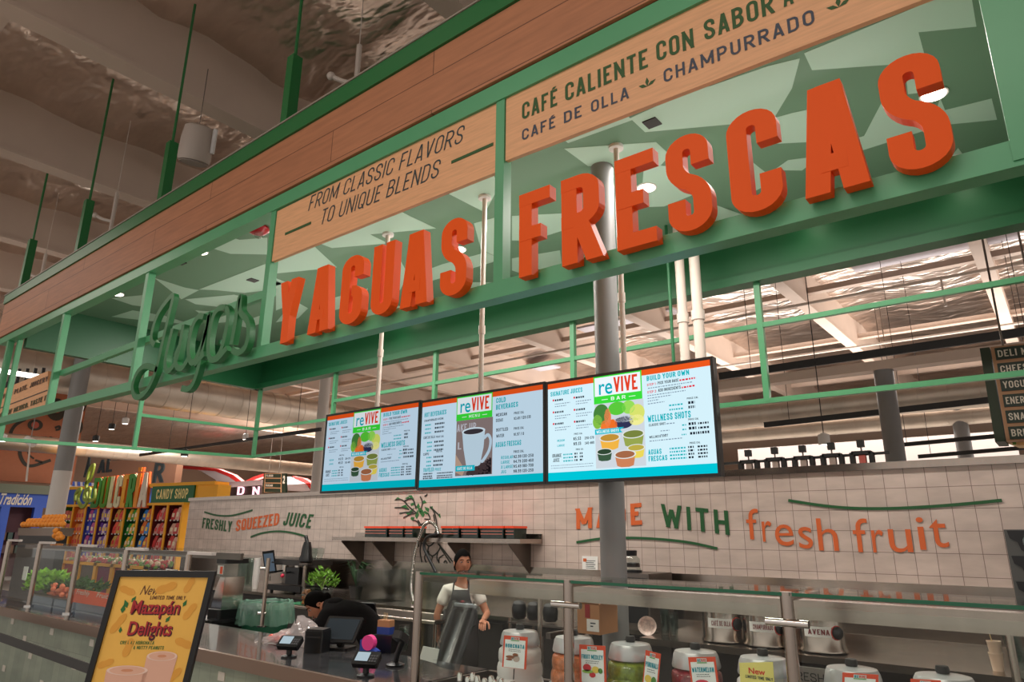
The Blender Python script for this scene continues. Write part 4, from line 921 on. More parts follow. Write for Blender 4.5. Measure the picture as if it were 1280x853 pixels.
def warmer(px, py, s, label, wpx):
    c = P(px, py, Z=ZP); x, y = c.x, yp+.26; c = P(px, py, Y=y); r = .16; q_ = 1.25
    t = thing('soup_warmer', label, 'warmer', (c.x, y, ZP), 'steel drink warmers')
    MB().lathe((c.x, y, ZP), [(r*.95, 0), (r*1.08, .01), (r*1.08, .02), (r, .04), (r, .25)], 32).build('body', STEEL, t, smooth=True)
    MB().lathe((c.x, y, ZP+.25), [(r*1.06, 0), (r*1.06, .012), (r*.9, .04), (r*.3, .055)], 32).build('lid', CHROME, t, smooth=True)
    MB().lathe((c.x, y, ZP+.30), [(.012, 0), (.02, .02), (.02, .03)], 12).build('lid_knob', BLACK, t)
    d = Vector((-c.x, -y, 0)).normalized(); sd = Vector((-d.y, d.x, 0)); up = UZ
    def pt(a, z): 
        dd = d*math.cos(a)+sd*math.sin(a); return Vector((c.x, y, ZP+z))+dd*(r+.003)
    mb = MB(); aa = [-.75+k*.12 for k in range(11)]
    for k in range(10): mb.quad(pt(aa[k], .115), pt(aa[k+1], .115), pt(aa[k+1], .185), pt(aa[k], .185))
    lb = mb.build('label', PAPER, t)
    O = pt(-.62, .13)+d*.006; e = pt(.3, .13)+d*.006; u = (e-O).normalized(); O2 = Vector((c.x, y, ZP+.132))+d*(r+.006)-u*((e-O).length/2+.015)
    mb = MB(); write(mb, s, O2, u, UZ, .036, (e-O).length, t=.17, w=.5); mb.build('lettering', M('dark_red_ink', (120, 40, 44), .5), lb)
    dd = (d*math.cos(.72)+sd*math.sin(.72)); k0 = Vector((c.x, y, ZP+.145))+dd*(r-.005)
    MB().lathe(k0, [(.044, 0), (.044, .02), (.034, .028)], 20, dd).build('dial', BLACK, t, smooth=True); MB().lathe(k0-dd*.002, [(.05, 0), (.05, .008)], 20, dd).build('dial_ring', M('dial_red', (196, 60, 50), .4), t)
    return t
warmer(905, 800, 'CAFÉ DE OLLA', 'steel warmer labelled café de olla, left of three', 46)
warmer(958, 806, 'CHAMPURRADO', 'steel warmer labelled champurrado, behind the third post', 46)
warmer(1028, 808, 'AVENA', 'steel warmer labelled avena, right of the third post', 56)
# paper cups and straws at the right end of the table
for px, py, w in ((1246, 833, ''),):
    c = P(1247, 832, Y=yp+.2); t = thing('paper_cup', 'two stacked beige paper cups with a stir stick', 'cup', (c.x, yp+.2, ZP))
    for k in range(2): MB().lathe((c.x, yp+.2, ZP+.07*k), [(.03, 0), (.04, .1), (.042, .102), (.042, .108), (.038, .108), (.03, .04)], 20).build('cup', M('kraft_cup', (205, 180, 158), .6), t, smooth=True)
    MB().cyl((c.x, yp+.2, ZP+.1), (c.x-.015, yp+.2, ZP+.215), .003, n=6).build('stir_stick', M('stick_wood', (210, 180, 130), .6), t)
    x2 = c.x+.12; t = thing('cup_sleeve', 'tall stack of clear cups leaning at the table end', 'cups', (x2, yp+.2, ZP))
    for k in range(9): MB().lathe((x2-.004*k, yp+.2, ZP+.022*k), [(.034, 0), (.046, .1), (.049, .102), (.049, .106)], 18).build('cup', CLEAR, t, smooth=True)
# cardboard box, cup stacks and tins on the low shelf at left of the table
yb2 = 4.6
def boxat(px0, px1, py0, py1, y, d, name, label, mat, cat, **k):
    a, b = P(px0, py1, Y=y), P(px1, py0, Y=y); t = thing(name, label, cat, (a.x, y, a.z), k.get('group')); MB().box((a.x, y, a.z), (b.x, y+d, b.z)).build('body', mat, t); return t, a, b
KRAFT = M('cardboard', (176, 124, 84), .7, var=.06)
t = thing('side_table', 'low steel side table left of the prep table', 'table', (-3.2, 4.6, 0))
za_ = P(740, 792, Y=4.5).z
xs0_ = P(708, 790, Y=4.5).x
MB().box((xs0_, 4.3, za_-.04), (xl_-.12, 4.75, za_)).build('top', STEELD, t)
for x in (xs0_+.05, xl_-.2):
    for y in (4.35, 4.7): MB().cyl((x, y, 0), (x, y, za_-.04), .02, n=8).build('leg', STEEL, t)
a, b = P(722, 790, Y=4.45), P(749, 757, Y=4.45); a.z = za_
t = thing('cardboard_box', 'open brown cardboard box with red tape on the side table', 'box', (a.x, 4.45, za_))
MB().box((a.x, 4.45, za_), (b.x, 4.7, b.z)).build('body', KRAFT, t); MB().prism([(a.x, 4.45, b.z), (b.x, 4.45, b.z), (b.x+.02, 4.38, b.z+.06), (a.x-.02, 4.38, b.z+.06)], (0, .004, 0)).build('flap', KRAFT, t); MB().prism([(b.x, 4.45, b.z), (b.x, 4.7, b.z), (b.x+.06, 4.7, b.z+.06), (b.x+.06, 4.45, b.z+.06)], (.003, 0, 0)).build('flap', KRAFT, t)
m_ = (a.x+b.x)/2; MB().box((m_-.025, 4.446, b.z-.09), (m_+.015, 4.45, b.z+.0)).build('tape', M('red_tape', (150, 30, 30), .4), t); s_ = MB().box((m_-.01, 4.444, za_+.02), (b.x-.005, 4.45, za_+.1)).build('label_sheet', PAPER, t)
mb = MB(); mb.box((m_+.02, 4.4425, za_+.07), (b.x-.03, 4.4438, za_+.078)).box((m_+.02, 4.4425, za_+.05), (b.x-.05, 4.4438, za_+.058)); mb.build('print', INK, s_)
for px, h, w in ((832, .17, 'taller stack of clear cups left of the warmers'), (843, .12, 'shorter stack of clear cups left of the warmers')):
    c = P(px, 800, Z=ZP); yy = yp+.25; c = P(px, 800, Y=yy); t = thing('cup_stack', w, 'cups', (c.x, yy, ZP), 'clear cup stacks')
    for k in range(int(h/.02)): MB().lathe((c.x, yy, ZP+.02*k), [(.03, 0), (.04, .09), (.043, .092)], 16).build('cup', CLEAR, t, smooth=True)
c = P(809, 783, Y=yp+.2); t = thing('paper_bowl', 'speckled white paper bowl tipped on its side by the cups', 'bowl', c)
MB().lathe(c, [(.05, -.03), (.075, .02), (.078, .022), (.072, .02), (.045, -.02)], 24, (.4, -.8, .2)).build('bowl', M('bowl_speckle', (215, 190, 180), .5, var=.3, vscale=40), t, smooth=True)

# ------------------------------------------------------------------ back counter along the tiled wall
t = thing('back_counter', 'long dark steel back counter under the tiled wall', 'counter', (-6, 6.6, 0))
MB().box((-13.4, 6.2, .86), (1.4, 6.92, .9)).build('top', STEEL, t); MB().box((-13.4, 6.25, .1), (1.4, 6.92, .86)).build('cabinet', M('cabinet_dark', (36, 33, 32), .5), t); MB().box((-13.4, 6.32, 0), (1.4, 6.9, .1)).build('plinth', BLACKM, t)
for x in (-12, -10, -8, -6, -4, -2, 0): MB().box((x-.9, 6.235, .16), (x+.9, 6.25, .82)).build('door', M('cabinet_steel', (62, 58, 56), .45, .5), t)
# wall shelves with brackets and lidded tubs
def shelf(px0, px1, py, label, brs):
    y = 6.5; a, b = P(px0, py, Y=y), P(px1, py, Y=y); z = (a.z+b.z)/2
    t = thing('wall_shelf', label, 'shelf', (a.x, y, z), 'steel wall shelves'); MB().box((a.x, y, z-.05), (b.x, y+.44, z)).build('board', STEEL, t); MB().box((a.x, y+.42, z), (b.x, y+.44, z+.06)).build('back_lip', STEEL, t)
    for px in brs:
        x = P(px, py, Y=y+.2).x; MB().prism([(x-.006, 6.94, z-.05), (x-.006, 6.94, z-.42), (x-.006, 6.52, z-.07), (x-.006, 6.52, z-.05)], (.012, 0, 0)).build('bracket', STEELD, t)
    return z
zs1 = shelf(415, 524, 672, 'left steel wall shelf with triangular brackets', (440, 478)); zs2 = shelf(536, 650, 673.5, 'right steel wall shelf behind the worker in the apron', (572, 648))
TUB = GLASS('tub_plastic', (112, 140, 132), .15, .15); TLID = M('tub_lid_orange', (232, 72, 34), .4)
for px0, px1, z, lab in ((452, 482, zs1, 'first lidded tub on the left shelf'), (482.5, 502, zs1, 'second lidded tub on the left shelf'), (502.5, 514, zs1, 'third lidded tub on the left shelf, partly side on'), (548, 572, zs2, 'first lidded tub on the right shelf'), (572.5, 596, zs2, 'second lidded tub on the right shelf'), (596.5, 628, zs2, 'third lidded tub on the right shelf'), (628.5, 641, zs2, 'last lidded tub at the right shelf end')):
    a, b = P(px0, 668, Y=6.52), P(px1, 668, Y=6.52); x0, x1 = a.x+.006, b.x-.006
    t = thing('storage_tub', 'clear square tub with orange lid, '+lab, 'tub', (a.x, 6.55, z), 'orange lidded tubs')
    w = x1-x0; c = Vector(((x0+x1)/2, 6.68, z))
    MB().obox(c+UZ*.062, (w*.94, .26, .12), bev=.02).build('tub', TUB, t, smooth=True); MB().obox(c+UZ*.055, (w*.86, .22, .10), bev=.02).build('contents', M('tub_contents', (108, 122, 112), .6, var=.2), t)
    MB().obox(c+UZ*.135, (w, .28, .026), bev=.02).build('lid', TLID, t); mb = MB(); 
    for k in (.05, .085): mb.box((x0+w*.06, 6.5485, z+k), (x1-w*.06, 6.5495, z+k+.007))
    mb.build('graduation_marks', M('tub_marks', (200, 120, 100), .5), t)

# right end: black lid rack on the wall
a = P(1252, 662, Y=6.55); b_ = P(1268, 760, Y=6.55)
t = thing('lid_rack', 'black lid dispenser rack with clear lids on the tiled wall at right', 'rack', (a.x, 6.6, b_.z))
xr = a.x+.62
MB().box((a.x, 6.72, b_.z), (xr, 6.93, a.z)).build('back_case', M('rack_grey', (90, 90, 88), .4, .6), t)
hh = (a.z-b_.z)/3
for k in range(3):
    z0 = b_.z+k*hh; x0 = a.x+.02
    MB().prism([(x0, 6.7, z0+hh*.96), (xr-.02, 6.7, z0+hh*.96), (xr-.02, 6.7, z0+hh*.06), (x0+.1, 6.7, z0+hh*.06), (x0+.07, 6.7, z0+hh*.2), (x0+.055, 6.7, z0+hh*.5), (x0+.01, 6.7, z0+hh*.66)], (0, .03, 0)).build('pocket', BLACK, t)
    for j in range(4): MB().lathe((x0+.18, 6.69-.012*j, z0+hh*.5), [(.085, 0), (.09, .006), (.04, .012)], 24, (0, -1, .12)).build('lid', CLEAR, t, smooth=True)
# squeeze bottle / carafe beside the column
c = P(789, 713, Y=6.5); t = thing('coffee_carafe', 'glass coffee carafe with black lid beside the grey column', 'carafe', (c.x, 6.5, c.z))
MB().lathe((c.x, 6.5, c.z), [(.1, 0), (.1, .02), (.085, .03), (.095, .06), (.09, .11), (.06, .14)], 20).build('pot', CLEAR, t, smooth=True); MB().lathe((c.x, 6.5, c.z+.002), [(.093, .03), (.09, .06), (.085, .07)], 20).build('coffee', M('coffee', (30, 18, 14), .3), t); MB().lathe((c.x, 6.5, c.z+.14), [(.062, 0), (.066, .05), (.05, .055)], 20).build('lid', BLACK, t); MB().lathe((c.x, 6.5, c.z-.02), [(.11, 0), (.11, .02)], 20).build('base', BLACK, t)
t = thing('coffee_machine', 'low dark coffee warmer under the carafe', 'machine', (c.x, 6.5, .9)); MB().box((c.x-.22, 6.3, .9), (c.x+.3, 6.8, c.z-.021)).build('body', STEELD, t); MB().box((c.x-.2, 6.29, .95), (c.x+.28, 6.3, c.z-.06)).build('front_panel', BLACK, t)

# dark pans on a low rack between the worker and the cardboard box
a, b = P(634, 775, Y=5.3), P(712, 775, Y=5.3); t = thing('wire_rack', 'low dark rack right of the worker in the apron', 'rack', (a.x, 5.3, 0))
for z in (.45, a.z-.015): MB().box((a.x, 5.3, z-.015), (b.x, 5.7, z)).build('shelf_board', STEELD, t)
for x in (a.x+.02, b.x-.02):
    for y in (5.32, 5.68): MB().cyl((x, y, 0), (x, y, a.z+.02), .014, n=8).build('leg', STEEL, t, smooth=True)
for px, w in ((649, 'leftmost'), (668, 'middle'), (688, 'rightmost')):
    c = P(px, 770, Y=5.45); c.z = a.z; k = thing('black_tub', 'rounded black tub on the dark rack, %s of three' % w, 'tub', c, 'black tubs on the rack')
    MB().lathe(c, [(.05, 0), (.065, .02), (.072, .09), (.06, .13)], 18).build('body', BLACK, k, smooth=True); MB().lathe(c+UZ*.13, [(.064, 0), (.05, .02), (.015, .03)], 18).build('lid', DARK, k, smooth=True)

# ------------------------------------------------------------------ people
def skin(name, chains, mat, parent=None, sub=2, label=None):
    """one continuous skinned surface over connected chains; each chain = [(point, (rx, ry)), ...]; a point repeated joins chains"""
    vs, es, rs, idx = [], [], [], {}
    for ch in chains:
        prev = None
        for p, r in ch:
            key = tuple(round(c, 4) for c in p)
            if key not in idx: idx[key] = len(vs); vs.append(key); rs.append(r if isinstance(r, tuple) else (r, r))
            if prev is not None and prev != idx[key]: es.append((prev, idx[key]))
            prev = idx[key]
    me = bpy.data.meshes.new(name); me.from_pydata(vs, es, []); o = bpy.data.objects.new(name, me); C.objects.link(o)
    sk = o.modifiers.new('s', 'SKIN'); sk.use_smooth_shade = True
    for i, r in enumerate(rs): me.skin_vertices[0].data[i].radius = r
    me.skin_vertices[0].data[0].use_root = True
    sb = o.modifiers.new('d', 'SUBSURF'); sb.levels = sub; sb.render_levels = sub
    dg = bpy.context.evaluated_depsgraph_get(); dg.update(); m2 = bpy.data.meshes.new_from_object(o.evaluated_get(dg))
    bpy.data.objects.remove(o); bpy.data.meshes.remove(me); m2.name = name; m2.materials.clear(); m2.materials.append(mat)
    for p in m2.polygons: p.use_smooth = True
    ob = bpy.data.objects.new(name, m2); C.objects.link(ob)
    if parent: par(ob, parent)
    if label: ob['label'] = label
    return ob
SKIN = M('skin', (176, 116, 88), .5, var=.05); HAIR = M('dark_hair', (10, 8, 7), .8, var=.2, vscale=30, spec=.06)
EYEW = M('eye_white', (176, 160, 150), .4); IRIS = M('iris', (30, 20, 16), .2); LIPS = M('lips', (140, 74, 66), .5)
def head(c, f, up, parent, hs=1.0):
    """head with face: c centre, f facing, up; returns frame"""
    f = Vector(f).normalized(); up = Vector(up); up = (up-f*up.dot(f)).normalized(); r = f.cross(up)
    c = Vector(c); mb = MB(); n, m = 32, 24; vs = []
    def surf(th, ph):
        x = math.sin(ph)*math.sin(th); y = math.sin(ph)*math.cos(th); z = math.cos(ph)   # y forward
        X, Y, Z = .074*x, .094*y, .118*z
        if z < -.1:
            k = 1-.42*((-z-.1)/.9)**1.4; X *= k
            Y = Y*(1-.18*((-z-.1)/.9)) + .012*((-z-.1)/.9)
        if y > 0:
            Y -= .012*max(0, y)**3*(1 if z < .5 else .4)
            Y += .026*math.exp(-((X/.011)**2))*math.exp(-((Z+.022)/.019)**2)          # nose tip
            Y += .010*math.exp(-((X/.009)**2))*math.exp(-((Z-.005)/.022)**2)         # bridge
            Y += .007*math.exp(-((X/.024)**2))*math.exp(-((Z+.062)/.010)**2)         # lips
            Y += .008*math.exp(-((X/.02)**2))*math.exp(-((Z+.098)/.014)**2)          # chin
            Y += .005*math.exp(-((Z-.032)/.01)**2)*math.exp(-((abs(X)-.028)/.022)**2)  # brow ridge
            Y -= .008*math.exp(-((abs(X)-.03)/.013)**2)*math.exp(-((Z-.012)/.011)**2)  # eye sockets
        return c+(r*X+f*Y+up*Z)*hs
    for i in range(m+1):
        ph = PI*max(.012, min(.988, i/m))
        for j in range(n): vs.append(surf(2*PI*j/n, ph))
    fs = [[i*n+j, i*n+(j+1) % n, (i+1)*n+(j+1) % n, (i+1)*n+j] for i in range(m) for j in range(n)]+[list(range(n))[::-1], list(range(m*n, m*n+n))]
    hd = mb.add(vs, fs)
    for s in (-1, 1):   # ears
        e = c+(r*(s*.074)-f*.004-up*.004)*hs
        hd.lathe(e, [(.005, -.004), (.026*hs, 0), (.028*hs, .006), (.016*hs, .009), (.006, .006)], 12, r*s+f*-.2*1, sx=.7)
    h = hd.build('head', SKIN, parent, smooth=True)
    for s in (-1, 1):
        e = c+(r*(s*.03)+f*.074+up*.012)*hs
        w = MB().ball(e-f*.002*hs, .0115*hs, 12, 8, sz=.5).build('eye', EYEW, h, smooth=True); MB().ball(e+f*.005*hs, .0062*hs, 10, 6).build('iris', IRIS, h, smooth=True)
        MB().tube([c+(r*(s*.014)+f*.087+up*.030)*hs, c+(r*(s*.032)+f*.084+up*.036)*hs, c+(r*(s*.05)+f*.07+up*.03)*hs], [.003, .004, .0025], 6).build('eyebrow', HAIR, h)
    MB().tube([c+(r*-.024+f*.077-up*.062)*hs, c+(r*-.01+f*.0865-up*.059)*hs, c+(f*.088-up*.0605)*hs, c+(r*.01+f*.0865-up*.059)*hs, c+(r*.024+f*.077-up*.062)*hs], [.002, .005, .005, .005, .002], 8).build('lips', LIPS, h, smooth=True)
    return f, r, up, h
def haircap(c, f, r, up, parent, hs=1, bun=None, low=.1):
    mb = MB(); n, m = 28, 16; vs = []; c = Vector(c)
    for i in range(m+1):
        for j in range(n):
            th = 2*PI*j/n; fr = math.cos(th)
            lim = PI*(.31+.03*math.cos(th*2) if fr > .86 else min(.68, .33+(.86-fr)*.4))          # hairline: high over the face, low at the nape
            ph = max(.02, lim*i/m); k = 1.06+.008*math.sin(th*26)
            X, Y, Z = .074*math.sin(ph)*math.sin(th), .094*math.sin(ph)*math.cos(th), .118*math.cos(ph)
            vs.append(c+(r*X+f*(Y-.003)+up*(Z+.002))*hs*k)
    fs = [[i*n+j, i*n+(j+1) % n, (i+1)*n+(j+1) % n, (i+1)*n+j] for i in range(m) for j in range(n)]+[list(range(n))[::-1]]
    mb.add(vs, fs)
    if bun: mb.ball(c+(f*bun[0]+up*bun[1])*hs, .042*hs, 16, 10)
    return mb.build('hair', HAIR, parent, smooth=True)
def hand(wr, d, palm_n, thumb_side, parent, curl=.5, s=1.0):
    """palm with four bent fingers and a thumb from the palm's side"""
    d = Vector(d).normalized(); pn = Vector(palm_n); pn = (pn-d*pn.dot(d)).normalized(); sd = d.cross(pn).normalized()*thumb_side; wr = Vector(wr)
    R = Matrix((d, sd, pn)).transposed()
    mb = MB().lathe(wr, [(.021*s, -.004), (.026*s, .02*s), (.037*s, .06*s), (.038*s, .082*s), (.03*s, .095*s)], 14, d, sx=1, sy=.5)
    me = mb
    for k, (o, L) in enumerate(((.027, .072), (.009, .08), (-.009, .075), (-.026, .06))):
        p = wr+d*.082*s+sd*o*s; path = [p-d*.02*s]; a = 0
        for q in range(4):
            path.append(p); a += curl*(.5 if q == 0 else .6); p = p+(d*math.cos(a)+pn*math.sin(a))*L*s/3.2
        me.tube(path, [.0085*s, .009*s, .0085*s, .0078*s, .0062*s], 8)
    p = wr+d*.03*s+sd*.026*s; me.tube([p-sd*.008*s, p+(sd*.7+d*.6)*.03*s, p+(sd*.7+d*.9+pn*.3)*.05*s, p+(sd*.6+d*1.2+pn*.6)*.064*s], [.012*s, .011*s, .0095*s, .007*s], 8)
    return me.build('hand', SKIN, parent, smooth=True)

# worker in apron, standing behind the drink jars
wy = 5.55; hp = P(578, 704.5, Y=wy); wx = hp.x
fwd = Vector((.86, -.5, 0)).normalized(); lf = Vector((rt0.x, rt0.y, 0))          # lf: towards the viewer's right
bf = Vector((.62, -.78, 0)).normalized(); bs = Vector((.78, .62, 0))
w = thing('person', 'person in white tee and dark apron with tied dark hair behind the drink jars', 'person', (wx, wy, 0))
B = Vector((wx, wy, 0)); hz0 = hp.z
V = lambda x, y, z: tuple(B+bs*x+bf*y+UZ*z)
sh = hz0-.235
he = P(604, 776, Y=wy-.22); hl = P(549, 790, Y=wy-.15)
hands_t = [Vector(he), Vector(hl)]
elR = V(.27, .04, sh-.25); elL = V(-.25, .02, sh-.27)
body = skin('body', [[(V(0, 0, .92), (.135, .10)), (V(0, 0, 1.02), (.115, .09)), (V(0, .0, sh-.12), (.12, .095)), (V(0, -.01, sh-.01), (.09, .075)), (V(0, .0, sh+.05), (.05, .05)), (V(0, .012, hz0-.08), (.046, .046))],
  [(V(0, -.01, sh-.01), (.09, .075)), (V(.15, -.01, sh-.03), .052), (elR, .038), (tuple(hands_t[0]), .024)], [(V(0, -.01, sh-.01), (.09, .075)), (V(-.15, -.01, sh-.03), .052), (elL, .038), (tuple(hands_t[1]), .024)],
  [(V(0, 0, .92), (.135, .10)), (V(.085, 0, .82), .085), (V(.09, .02, .47), .055), (V(.09, -.02, .09), .036), (V(.09, .13, .035), .03)], [(V(0, 0, .92), (.135, .10)), (V(-.085, 0, .82), .085), (V(-.09, .02, .47), .055), (V(-.09, -.02, .09), .036), (V(-.09, .13, .035), .03)]], SKIN, w)
f_, r_, u_, hd = head(hp, fwd, (0, .02, 1), w, 1.14); haircap(hp, f_, r_, u_, w, 1.14, bun=(-.105, -.035))
m1 = tuple((Vector(V(.15, -.01, sh-.03))*.35+Vector(elR)*.65)); m2 = tuple((Vector(V(-.15, -.01, sh-.03))*.35+Vector(elL)*.65))
skin('tee_shirt', [[(V(0, 0, .93), (.155, .12)), (V(0, 0, 1.05), (.135, .11)), (V(0, 0, sh-.12), (.142, .115)), (V(0, -.01, sh-.0), (.105, .085)), (V(0, 0, sh+.035), (.062, .06))], [(V(0, -.01, sh), (.105, .085)), (V(.15, -.01, sh-.03), .07), (m1, .068)], [(V(0, -.01, sh), (.105, .085)), (V(-.15, -.01, sh-.03), .07), (m2, .068)]], M('white_cotton', (222, 212, 204), .8), w)
skin('trousers', [[(V(0, 0, .95), (.15, .115)), (V(.088, 0, .8), .098), (V(.09, .02, .47), .07), (V(.09, -.02, .1), .055)], [(V(0, 0, .95), (.15, .115)), (V(-.088, 0, .8), .098), (V(-.09, .02, .47), .07), (V(-.09, -.02, .1), .055)]], M('black_cotton', (26, 25, 26), .8), w)
for s in (-1, 1): MB().ball(V(s*.09, .06, .045), .055, 14, 8, sx=.8, sy=1.6, sz=.75).build('shoe', BLACK, w, smooth=True)
# apron: a bib wrapped round the front of the torso
mb = MB(); rows = []; 
for z, hw, ry in ((sh-.02, .085, .105), (sh-.1, .10, .135), (sh-.2, .14, .14), (1.03, .16, .135), (.9, .185, .15), (.7, .19, .16), (.5, .19, .165)):
    row = []
    for k in range(13):
        a = (k/12-.5)*2; x = hw*a; y = ry*math.sqrt(max(0, 1-(x/.24)**2)); row.append(Vector(V(x, y, z)))
    rows.append(row)
vs = [p for r0 in rows for p in r0]; fs = [[i*13+k, i*13+k+1, (i+1)*13+k+1, (i+1)*13+k] for i in range(len(rows)-1) for k in range(12)]
ap = MB().add(vs, fs).build('apron', M('apron_charcoal', (46, 42, 42), .8), w, smooth=True)
so = ap.modifiers.new('s', 'SOLIDIFY'); so.thickness = .006
for s in (-1, 1): MB().tube([V(s*.08, .10, sh-.02), V(s*.075, .06, sh+.05), V(s*.06, -.03, sh+.062)], .008, 6).build('strap', M('apron_charcoal', (46, 42, 42), .8), ap)
c = Vector(V(.02, .15, sh-.13)); MB().ball(c, .026, 10, 6, sx=1.4, sy=.4, sz=.5).build('emblem', M('emblem_red', (170, 40, 44), .6), ap)
hand(hands_t[0], Vector((.55, -.75, -.25)), (0, 0, -1), 1, w, .55); hand(hands_t[1], Vector((.1, -.3, -1)), bs, 1, w, .4)

# worker in a black hoodie bending over the counter
my = 4.25; hp = P(397, 757, Y=my); H0 = Vector(hp); B = Vector((0, 0, 0))
m = thing('person', 'person in black hoodie bending low over the counter till', 'person', (P(478, 800, Y=4.45).x, 4.45, 0))
hip = Vector(P(482, 822, Y=4.5)); S = Vector(P(424, 762, Y=4.3)); mid = Vector(P(452, 775, Y=4.42)); nk = Vector(P(412, 760, Y=4.27))
ax = (S-hip).normalized(); per = Vector((-.25, .97, 0))
fl = -Vector(rt0)
sR, sL = S-per*.16-UZ*.04, S+per*.16-UZ*.04; eR = sR+Vector((-.05, -.16, -.24)); eL = sL+Vector((-.12, .02, -.26)); hR = eR+Vector((-.14, -.12, -.08)); hL = eL+Vector((-.18, -.08, -.05))
legs = [[(tuple(hip), (.14, .12)), (tuple(hip+per*s*.09-UZ*.1), .085), (tuple(Vector((hip.x-.04, hip.y+.02, .48))+per*s*.1), .056), (tuple(Vector((hip.x+.02, hip.y+.05, .09))+per*s*.1), .036), (tuple(Vector((hip.x-.12, hip.y+.02, .035))+per*s*.1), .03)] for s in (-1, 1)]
skin('body', [[(tuple(hip), (.14, .12)), (tuple(mid), (.12, .10)), (tuple(S), (.10, .085)), (tuple(nk), (.052, .05)), (tuple(H0+Vector((.05, 0, .0))), (.046, .046))], [(tuple(S), (.10, .085)), (tuple(sR), .055), (tuple(eR), .04), (tuple(hR), .026)], [(tuple(S), (.10, .085)), (tuple(sL), .055), (tuple(eL), .04), (tuple(hL), .026)]]+legs, SKIN, m)
HOOD = M('black_hoodie', (24, 22, 23), .95, var=.1, vscale=20, spec=.1)
e1, e2 = tuple(eR*.2+hR*.8), tuple(eL*.2+hL*.8)
skin('hoodie', [[(tuple(hip+ax*.02), (.165, .145)), (tuple(mid+UZ*.03), (.15, .14)), (tuple(S+UZ*.015), (.125, .115)), (tuple(nk+UZ*.012), (.085, .08)), (tuple(nk*.6+H0*.4+UZ*.01), (.07, .068))], [(tuple(S+UZ*.015), (.125, .115)), (tuple(sR), .078), (tuple(eR), .06), (e1, .045)], [(tuple(S+UZ*.015), (.125, .115)), (tuple(sL), .078), (tuple(eL), .06), (e2, .045)]], HOOD, m)
skin('hood', [[(tuple(nk+Vector((-.0, -.01, .045))), (.085, .045)), (tuple(nk+Vector((.08, .02, .055))), (.11, .05)), (tuple(nk+Vector((.16, .04, .03))), (.1, .03))]], HOOD, m)
skin('trousers', [[(tuple(hip+Vector((0, 0, .01))), (.16, .14)), (tuple(hip+per*s*.09-UZ*.1), .1)]+[(p, .072 if i == 0 else .056) for i, (p, r) in enumerate(legs[0 if s < 0 else 1][2:4])] for s in (-1, 1)], M('black_cotton', (26, 25, 26), .8), m)
for s in (-1, 1): MB().ball(Vector((hip.x-.05, hip.y+.04, .045))+per*s*.1, .055, 14, 8, sx=1.6, sy=.8, sz=.75).build('shoe', BLACK, m, smooth=True)
ff = (fl*.62+Vector((-fw.x, -fw.y, 0))*.38-UZ*.62).normalized()
f_, r_, u_, hd = head(H0, ff, (-.35, -.25, .9), m, 1.1); haircap(H0, f_, r_, u_, m, 1.12, bun=(-.09, .0))
hand(hR, Vector((-.8, -.5, -.3)), (0, 0, -1), -1, m, .5); hand(hL, Vector((-.9, -.3, -.2)), (0, 0, -1), 1, m, .5)

# ------------------------------------------------------------------ things on the counter
def on(px, py, z=ZCT): return P(px, py, Z=z)
def frame(yaw, tilt=0):
    """axes turned so that local -y looks to the customer side"""
    return Matrix.Rotation(yaw, 3, 'Z') @ Matrix.Rotation(tilt, 3, 'X')
def reader(px, py, label):
    c = on(px, py); t = thing('card_reader', label, 'card reader', c, 'card readers')
    MB().lathe(c, [(.055, 0), (.055, .01), (.02, .02), (.02, .06)], 18).build('stand', BLACK, t, smooth=True)
    R = frame(math.radians(25), math.radians(38)); k = c+UZ*.095
    MB().obox(k, (.17, .10, .035), R, bev=.012).build('body', BLACK, t)
    MB().obox(k+R@Vector((-.025, .008, .0185)), (.085, .066, .003), R).build('display', EM('reader_screen', (196, 216, 226), .75), t)
    for i in range(3):
        for j in range(3): MB().obox(k+R@Vector((.034+.018*i, -.025+.02*j, .0185)), (.012, .013, .004), R).build('key', M('key_grey', (70, 70, 74), .5), t)
reader(361, 822, 'left card reader with lit screen in front of the bagged tomatoes'); reader(457, 846, 'right card reader with lit screen near the glass guard')
c = on(396, 815); t = thing('receipt_printer', 'cube shaped black receipt printer beside the till', 'printer', c); R = frame(math.radians(28))
MB().obox(c+UZ*.075, (.15, .15, .15), R, bev=.015).build('body', BLACK, t); MB().obox(c+UZ*.156, (.14, .14, .012), R, bev=.012).build('lid', M('printer_lid', (36, 36, 38), .3), t); MB().obox(c+UZ*.11+R@Vector((0, -.077, 0)), (.11, .004, .012), R).build('paper_slot', DARK, t)
c = on(425, 812); t = thing('till_terminal', 'black tilted touch screen till facing the bending worker', 'till', c); R = frame(math.radians(20), math.radians(52))
MB().obox(c+UZ*.01, (.2, .17, .02), frame(math.radians(20)), bev=.02).build('base', BLACK, t); MB().bar(c+UZ*.02, c+UZ*.12+R@Vector((0, 0, -.03)), .05, .03).build('neck', BLACK, t)
k = c+UZ*.14; MB().obox(k, (.31, .21, .018), R, bev=.012).build('screen_case', BLACK, t); MB().obox(k+R@Vector((0, 0, .01)), (.27, .17, .002), R).build('display', M('dark_screen', (48, 58, 66), .12), t)
c = on(452, 786); t = thing('till_display', 'second black screen seen from behind near the hoodie', 'till', c+UZ*0); R = frame(math.radians(200), math.radians(70))
MB().obox(c+UZ*.01, (.18, .15, .02), bev=.02).build('base', BLACK, t); MB().bar(c+UZ*.02, c+UZ*.13, .04, .03).build('neck', BLACK, t); MB().obox(c+UZ*.15, (.29, .17, .022), R, bev=.02).build('screen_case', BLACK, t)
c = on(462, 819); R = frame(math.radians(15)); t = thing('tape_dispenser', 'blue tape dispenser with a hot pink roll', 'tape dispenser', c)
